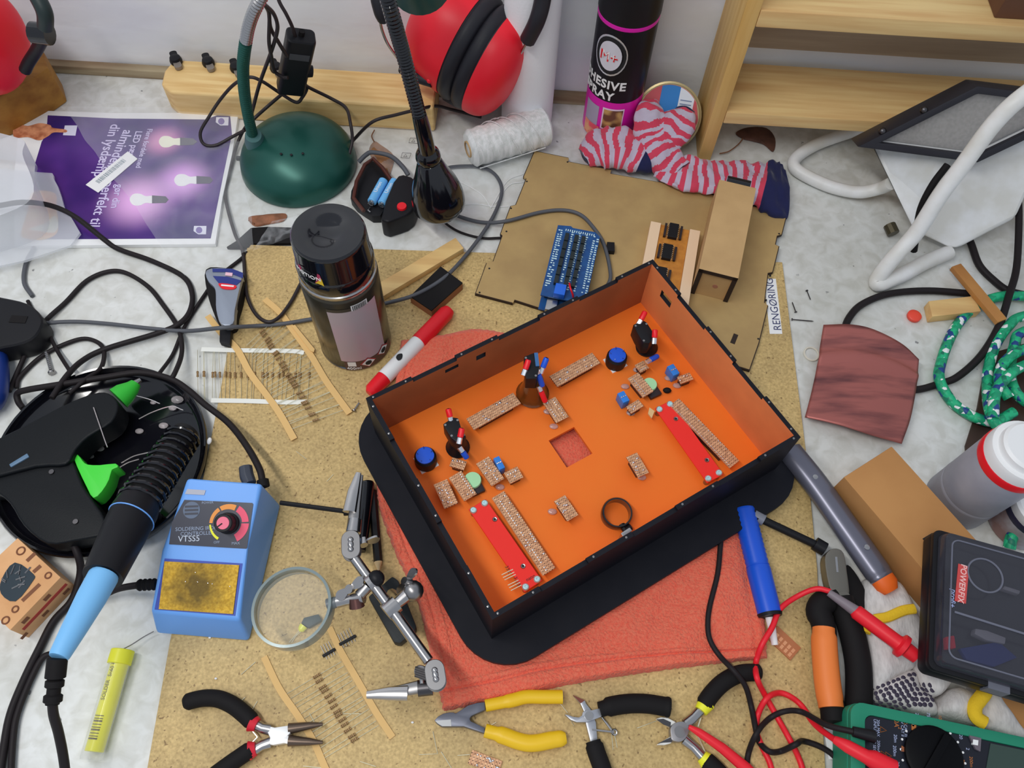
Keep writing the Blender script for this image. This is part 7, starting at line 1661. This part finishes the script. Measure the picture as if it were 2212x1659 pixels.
# pin headers
def pin_header(a, b, n, dirv, label):
    t = thing('pin_header', label, 'pin header', P(*a), 'loose pin headers on the chipboard')
    T, L = frame(a, b, ZB + 0.0026)
    MB(T).box(-0.001, -0.0012, -0.0024, L + 0.001, 0.0012, 0).build('header_body', m_black, t, bevel=0.0003, seg=1)
    for i in range(n):
        x = L * (i + .5) / n; MB(T).box(x - 0.00022, -0.004, -0.0015, x + 0.00022, 0.0085, -0.0010).build('pin', m_steel, t)
pin_header((735, 1391), (766, 1374), 5, 1, 'larger black pin header with five pins by the magnifier')
pin_header((699, 1416), (721, 1403), 4, 1, 'smaller black pin header with four pins by the resistor tape')
# wire clippings
rnd = random.Random(12)
clips = [((521, 1457), (552, 1430)), ((543, 1536), (556, 1515)), ((515, 1520), (530, 1506)), ((935, 1580), (945, 1628), (905, 1630)), ((953, 1624), (977, 1662)), ((1057, 1569), (1072, 1560)), ((988, 1632), (1015, 1630)), ((1210, 1520), (1226, 1540)), ((1320, 1572), (1324, 1620)), ((1326, 1580), (1333, 1615)), ((1376, 1573), (1418, 1557)), ((778, 1645), (812, 1656)), ((640, 975), (662, 992)), ((720, 1025), (706, 1040)), ((668, 1540), (680, 1562)), ((740, 1542), (782, 1542)), ((1226, 1546), (1240, 1568)), ((1109, 1580), (1109, 1588)), ((655, 1655), (700, 1659))]
where = ['left of the taped resistor strip', 'above the round nose pliers grip', 'just right of the black pliers grip tip', 'bent, left of the stripboard scrap', 'slanting down beside the stripboard scrap', 'between the yellow handles', 'touching the left edge of the stripboard scrap', 'at the end of the upper yellow handle', 'upright under the flush cutters spring', 'slightly tilted under the flush cutters spring', 'at the tip of the diagonal cutters', 'at the bottom edge right of the resistor strip', 'on the open board above the magnifier', 'on the open board left of the pen', 'between the round nose jaws and the resistor leads', 'lying across the resistor leads', 'at the lower jaw of the flush cutters', 'tiny, above the lower yellow handle', 'at the bottom edge by the resistor tape end']
for i, pts in enumerate(clips):
    o = MB().tube([P(u, v, ZB + 0.0007) for u, v in pts], 0.00032, 5).build('wire_clipping', m_tin)
    tag(o, 'snipped wire end ' + where[i], 'wire', 'snipped wire ends on the chipboard')
for i, (u, v) in enumerate(((470, 1468), (892, 1562), (457, 1380))):
    p = P(u, v); tag(MB().sphere((p.x, p.y, ZB + 0.0009), 0.0012, 0.0009, 0.0008, 8, 5).build('white_crumb', m_white), 'tiny white crumb ' + ('above the round nose pliers', 'left of the yellow handled cutters', 'below the blue soldering station')[i], 'crumb', 'white crumbs on the chipboard')

# ------------------------------------------------------------------ helping hand with magnifier, pens
k5b = lambda pts: [(680 + x * 0.3314, 980 + y * 0.3314) for x, y in pts]
hh = thing('helping_hand', 'chrome helping hand stand with clips and round magnifier', 'helping hand', P(850, 1320))
MB().prism(pxpoly(k5b([(345, 930), (505, 795), (545, 825), (662, 1125), (650, 1160), (555, 1238), (515, 1230)]), .018), ZB + 0.0004, .018).build('base', mat('cast_black', (34, 38, 40), 0.6, bump=0.0004, bsc=800, k=1.2), hh, bevel=0.003)
bm_ = P(*k5b([(520, 960)])[0], .022)
rodA, rodB = P(*k5b([(262, 688)])[0], .062), P(*k5b([(742, 1352)])[0], .062)
MB().tube([rodA, rodB], 0.0042, 16).build('cross_rod', m_chrome, hh)
j2 = P(*k5b([(490, 1010)])[0], .062); j1 = P(*k5b([(390, 845)])[0], .062)
MB().tube([bm_, Vector((bm_.x, bm_.y, .045)), P(*k5b([(560, 960)])[0], .062)], 0.0042, 12).build('post', m_chrome, hh)
MB().tube([P(*k5b([(462, 1038)])[0], .062), P(*k5b([(535, 975)])[0], .062)], 0.0072, 16).build('rod_clamp', m_chrome, hh)
MB().tube([P(*k5b([(535, 975)])[0], .062), P(*k5b([(600, 920)])[0], .062)], [0.0045, 0.0055], 14).build('clamp_screw', m_chrome, hh)
MB().sphere(P(*k5b([(640, 895)])[0], .062), 0.0085, n=14, m=10).build('ball_socket', m_steel, hh, smooth=80)
def wing(c, d, u, par=hh):
    c = Vector(c); d = Vector(d).normalized(); u = Vector(u).normalized(); n_ = d.cross(u)
    T = Matrix.Identity(4)
    for i in range(3): T[i][0] = d[i]; T[i][1] = u[i]; T[i][2] = n_[i]; T[i][3] = c[i]
    o = MB(T).lathe([(0.0035, -0.003), (0.0035, 0.003)], 12).build('wing_nut', m_chrome, par)
    for s in (-1, 1): MB(T).prism(smooth2([(s * 0.002, -0.0018), (s * 0.010, -0.0042), (s * 0.0135, 0.0005), (s * 0.010, 0.0042), (s * 0.002, 0.0018)], 3), -0.0009, 0.0009).build('nut_wing', m_chrome, o)
wing(P(*k5b([(600, 830)])[0], .068), (0.5, 0.6, 0.6), (0.5, -0.5, 0.5)); wing(P(*k5b([(230, 880)])[0], .064), (0.6, 0.4, 0.3), (-0.4, 0.7, 0.2))
MB().tube([P(*k5b([(345, 860)])[0], .062), P(*k5b([(410, 810)])[0], .062)], 0.0070, 16).build('rod_clamp', m_chrome, hh)
MB().sphere(P(*k5b([(400, 815)])[0], .064), 0.0068, n=16, m=10).build('clamp_knob', m_black, hh, smooth=80)
MB().tube([P(*k5b([(345, 862)])[0], .062), P(*k5b([(290, 925)])[0], .060)], [0.005, 0.0045], 12).build('clamp_screw', m_chrome, hh)
MB().tube([P(*k5b([(265, 940)])[0], .060), P(*k5b([(275, 1000)])[0], .056)], [0.0050, 0.0062], 12).build('clamp_bolt', mat('bolt_maroon', (96, 66, 62), 0.3, 0.8), hh)
MB().tube([P(*k5b([(320, 935)])[0], .060), P(*k5b([(210, 955)])[0], .056), P(*k5b([(150, 965)])[0], .054)], [0.0050, 0.0042, 0.0050], 14).build('lens_arm', m_chrome, hh)
MB().tube([P(*k5b([(155, 962)])[0], .054), P(*k5b([(85, 985)])[0], .052)], [0.0044, 0.0050], 12).build('lens_handle', mat('lens_grey', (90, 96, 100), 0.35), hh)
lc = P(634, 1314, .050); rl_ = 0.0318
xa_ = (P(*k5b([(150, 965)])[0], .054) - lc).normalized(); nn_ = Vector((0.42, 0.12, 0.9)); nn_ = (nn_ - xa_ * nn_.dot(xa_)).normalized(); ya_ = nn_.cross(xa_)
LTm = Matrix.Identity(4)
for i in range(3): LTm[i][0] = xa_[i]; LTm[i][1] = ya_[i]; LTm[i][2] = nn_[i]; LTm[i][3] = lc[i]
MB(LTm).lathe([(rl_ - 0.0022, -0.006), (rl_, -0.006), (rl_ + 0.0005, 0.0), (rl_, 0.006), (rl_ - 0.0022, 0.006), (rl_ - 0.0022, -0.006)], 56, cap=False).build('lens_ring', mat('ring_clear_grey', (120, 132, 132), 0.15, 0.2, k=1.3, coat=0.5), hh, smooth=50)
MB(LTm).lathe([(rl_ - 0.0031, -0.0012), (rl_ - 0.0031, 0.0012)], 48).build('lens_glass', film_material('lens_film', (0.93, 0.96, 0.93), 0.05, 0.5, 0.03), hh, smooth=50)
def swivel(c_, a_, label_n='swivel_plate'):
    T, L = frame(*a_, c_)
    for h in (-0.0042, 0.0030): MB(T).prism(rrect(-0.002, -0.0075, L + 0.002, 0.0075, 0.0072), h, h + 0.0014).build(label_n, m_steel, hh, bevel=0.0004, seg=1)
    for x in (0.006, L / 2, L - 0.006): MB(T).sphere((x, 0, 0.0048), 0.0024 if x != L / 2 else 0.0034, 0.0024, 0.0016, 10, 6).build('plate_ball', m_chrome, hh)
swivel(.062, k5b([(238, 525), (240, 680)])); swivel(.060, k5b([(775, 1365), (800, 1530)]))
wing(P(*k5b([(318, 578)])[0], .062), (1, 0.3, 0.1), (0, 0.3, 1)); dq_ = P(*k5b([(697, 1425)])[0], .058); TD = fr3(dq_, (0, 0.5, 0.85), (-0.3, -0.75, 0.6))
MB(TD).lathe([(0.0058, -0.0012), (0.0062, 0), (0.0058, 0.0012)], 20).build('thumb_screw', m_steel, hh)
for i in (-2, -1, 0, 1, 2): MB(TD).box(-0.005, i * 0.0022 - 0.0005, 0.0011, 0.005, i * 0.0022 + 0.0005, 0.0018).build('knurl_rib', m_dsteel, hh)
def croc(pts_low, pts_up, z, rj):
    t_ = [P(*q, z) for q in k5b(pts_low)]; u_ = [P(*q, z + 0.003) for q in k5b(pts_up)]
    MB().tube(t_, rj, 10, flat=0.6).build('clip_jaw', m_steel, hh); MB().tube(u_, [r * 1.1 for r in rj], 10, flat=0.6).build('clip_jaw', m_chrome, hh)
croc([(250, 470), (265, 330), (300, 140)], [(225, 380), (250, 250), (285, 125)], .060, [0.0052, 0.0046, 0.0022])
croc([(680, 1520), (560, 1545), (345, 1570)], [(605, 1560), (480, 1562), (338, 1572)], .040, [0.0050, 0.0044, 0.0026])
MB().tube([P(*q, .060) for q in k5b([(250, 515), (262, 430)])], [0.0062, 0.0055], 14).build('clip_socket', m_chrome, hh)
MB().tube([P(*q, .045) for q in k5b([(672, 1530), (768, 1520)])], 0.0062, 16).build('clip_socket', m_dsteel, hh)
MB().tube([P(*q, .050) for q in k5b([(700, 1500), (698, 1450)])], 0.0020, 10).build('nut_stem', m_chrome, hh)
MB().tube([P(*q, .040) for q in k5b([(190, 375), (260, 372)])], 0.0040, 12).build('rod_bush', m_black, hh)
one(MB().tube([P(606, 1086, .032), P(742, 1104, .040)], 0.0021, 10), 'thin_rod', m_black, 'thin black rod between the soldering station and the clip', 'rod')
pn_ = thing('black_pen', 'glossy black pen with rounded end under the helping hand clip', 'pen', P(790, 1100))
MB().tube(catmull([P(792, 1040, ZB + .0075), P(792, 1050, ZB + .0075), P(789, 1080, ZB + .0075), P(783, 1130, ZB + .0075), P(779, 1165, ZB + .0075)], 5), [0.003, 0.0055, 0.0065] + [0.0068] * 18, 16).build('pen_cap', m_blackg, pn_, smooth=60)
MB().tube([P(779, 1165, ZB + .0075), P(776, 1190, ZB + .0075)], [0.0060, 0.0056], 14).build('pen_barrel', m_black, pn_)
pe = thing('pencil', 'sharpened black pencil lying along the towel edge', 'pencil', P(815, 1170))
T, L = frame((804, 1060), (819, 1240), ZB + .0040)
MB(T).tube([(0, 0, 0), (L * .86, 0, 0)], 0.0038, 6).build('pencil_body', m_black, pe, smooth=20)
MB(T).tube([(L * .86, 0, 0), (L * .96, 0, 0)], [0.0036, 0.0012], 12).build('sharpened_wood', mat('pencil_wood', (206, 176, 130), 0.6), pe)
MB(T).tube([(L * .96, 0, 0), (L, 0, 0)], [0.0012, 0.0002], 8).build('lead_tip', m_ink, pe)
ld = thing('yellow_led', 'yellow light diode in a black sleeve under the magnifier', 'diode', P(660, 1348))
MB().prism(pxpoly([(650, 1346), (656, 1334), (688, 1326), (694, 1340), (666, 1356)], ZB + 0.006), ZB + 0.0004, ZB + 0.006).build('black_sleeve', mat('sleeve_dark', (30, 48, 50), 0.5), ld, bevel=0.001)
MB().tube([P(656, 1352, ZB + .004), P(650, 1360, ZB + .004), P(646, 1362, ZB + .004)], [0.0036, 0.0030, 0.0012], 12).build('diode_lens', mat('led_yellow', (206, 218, 70), 0.25), ld)
for s in (0, 3): cable([(648 + s, 1360 + s, ZB + .004), (636 + s, 1374, ZB + .002), (624 + s * 2, 1388, ZB + .001)], 0.0003, 'diode_lead', m_tin, ld, n=4)
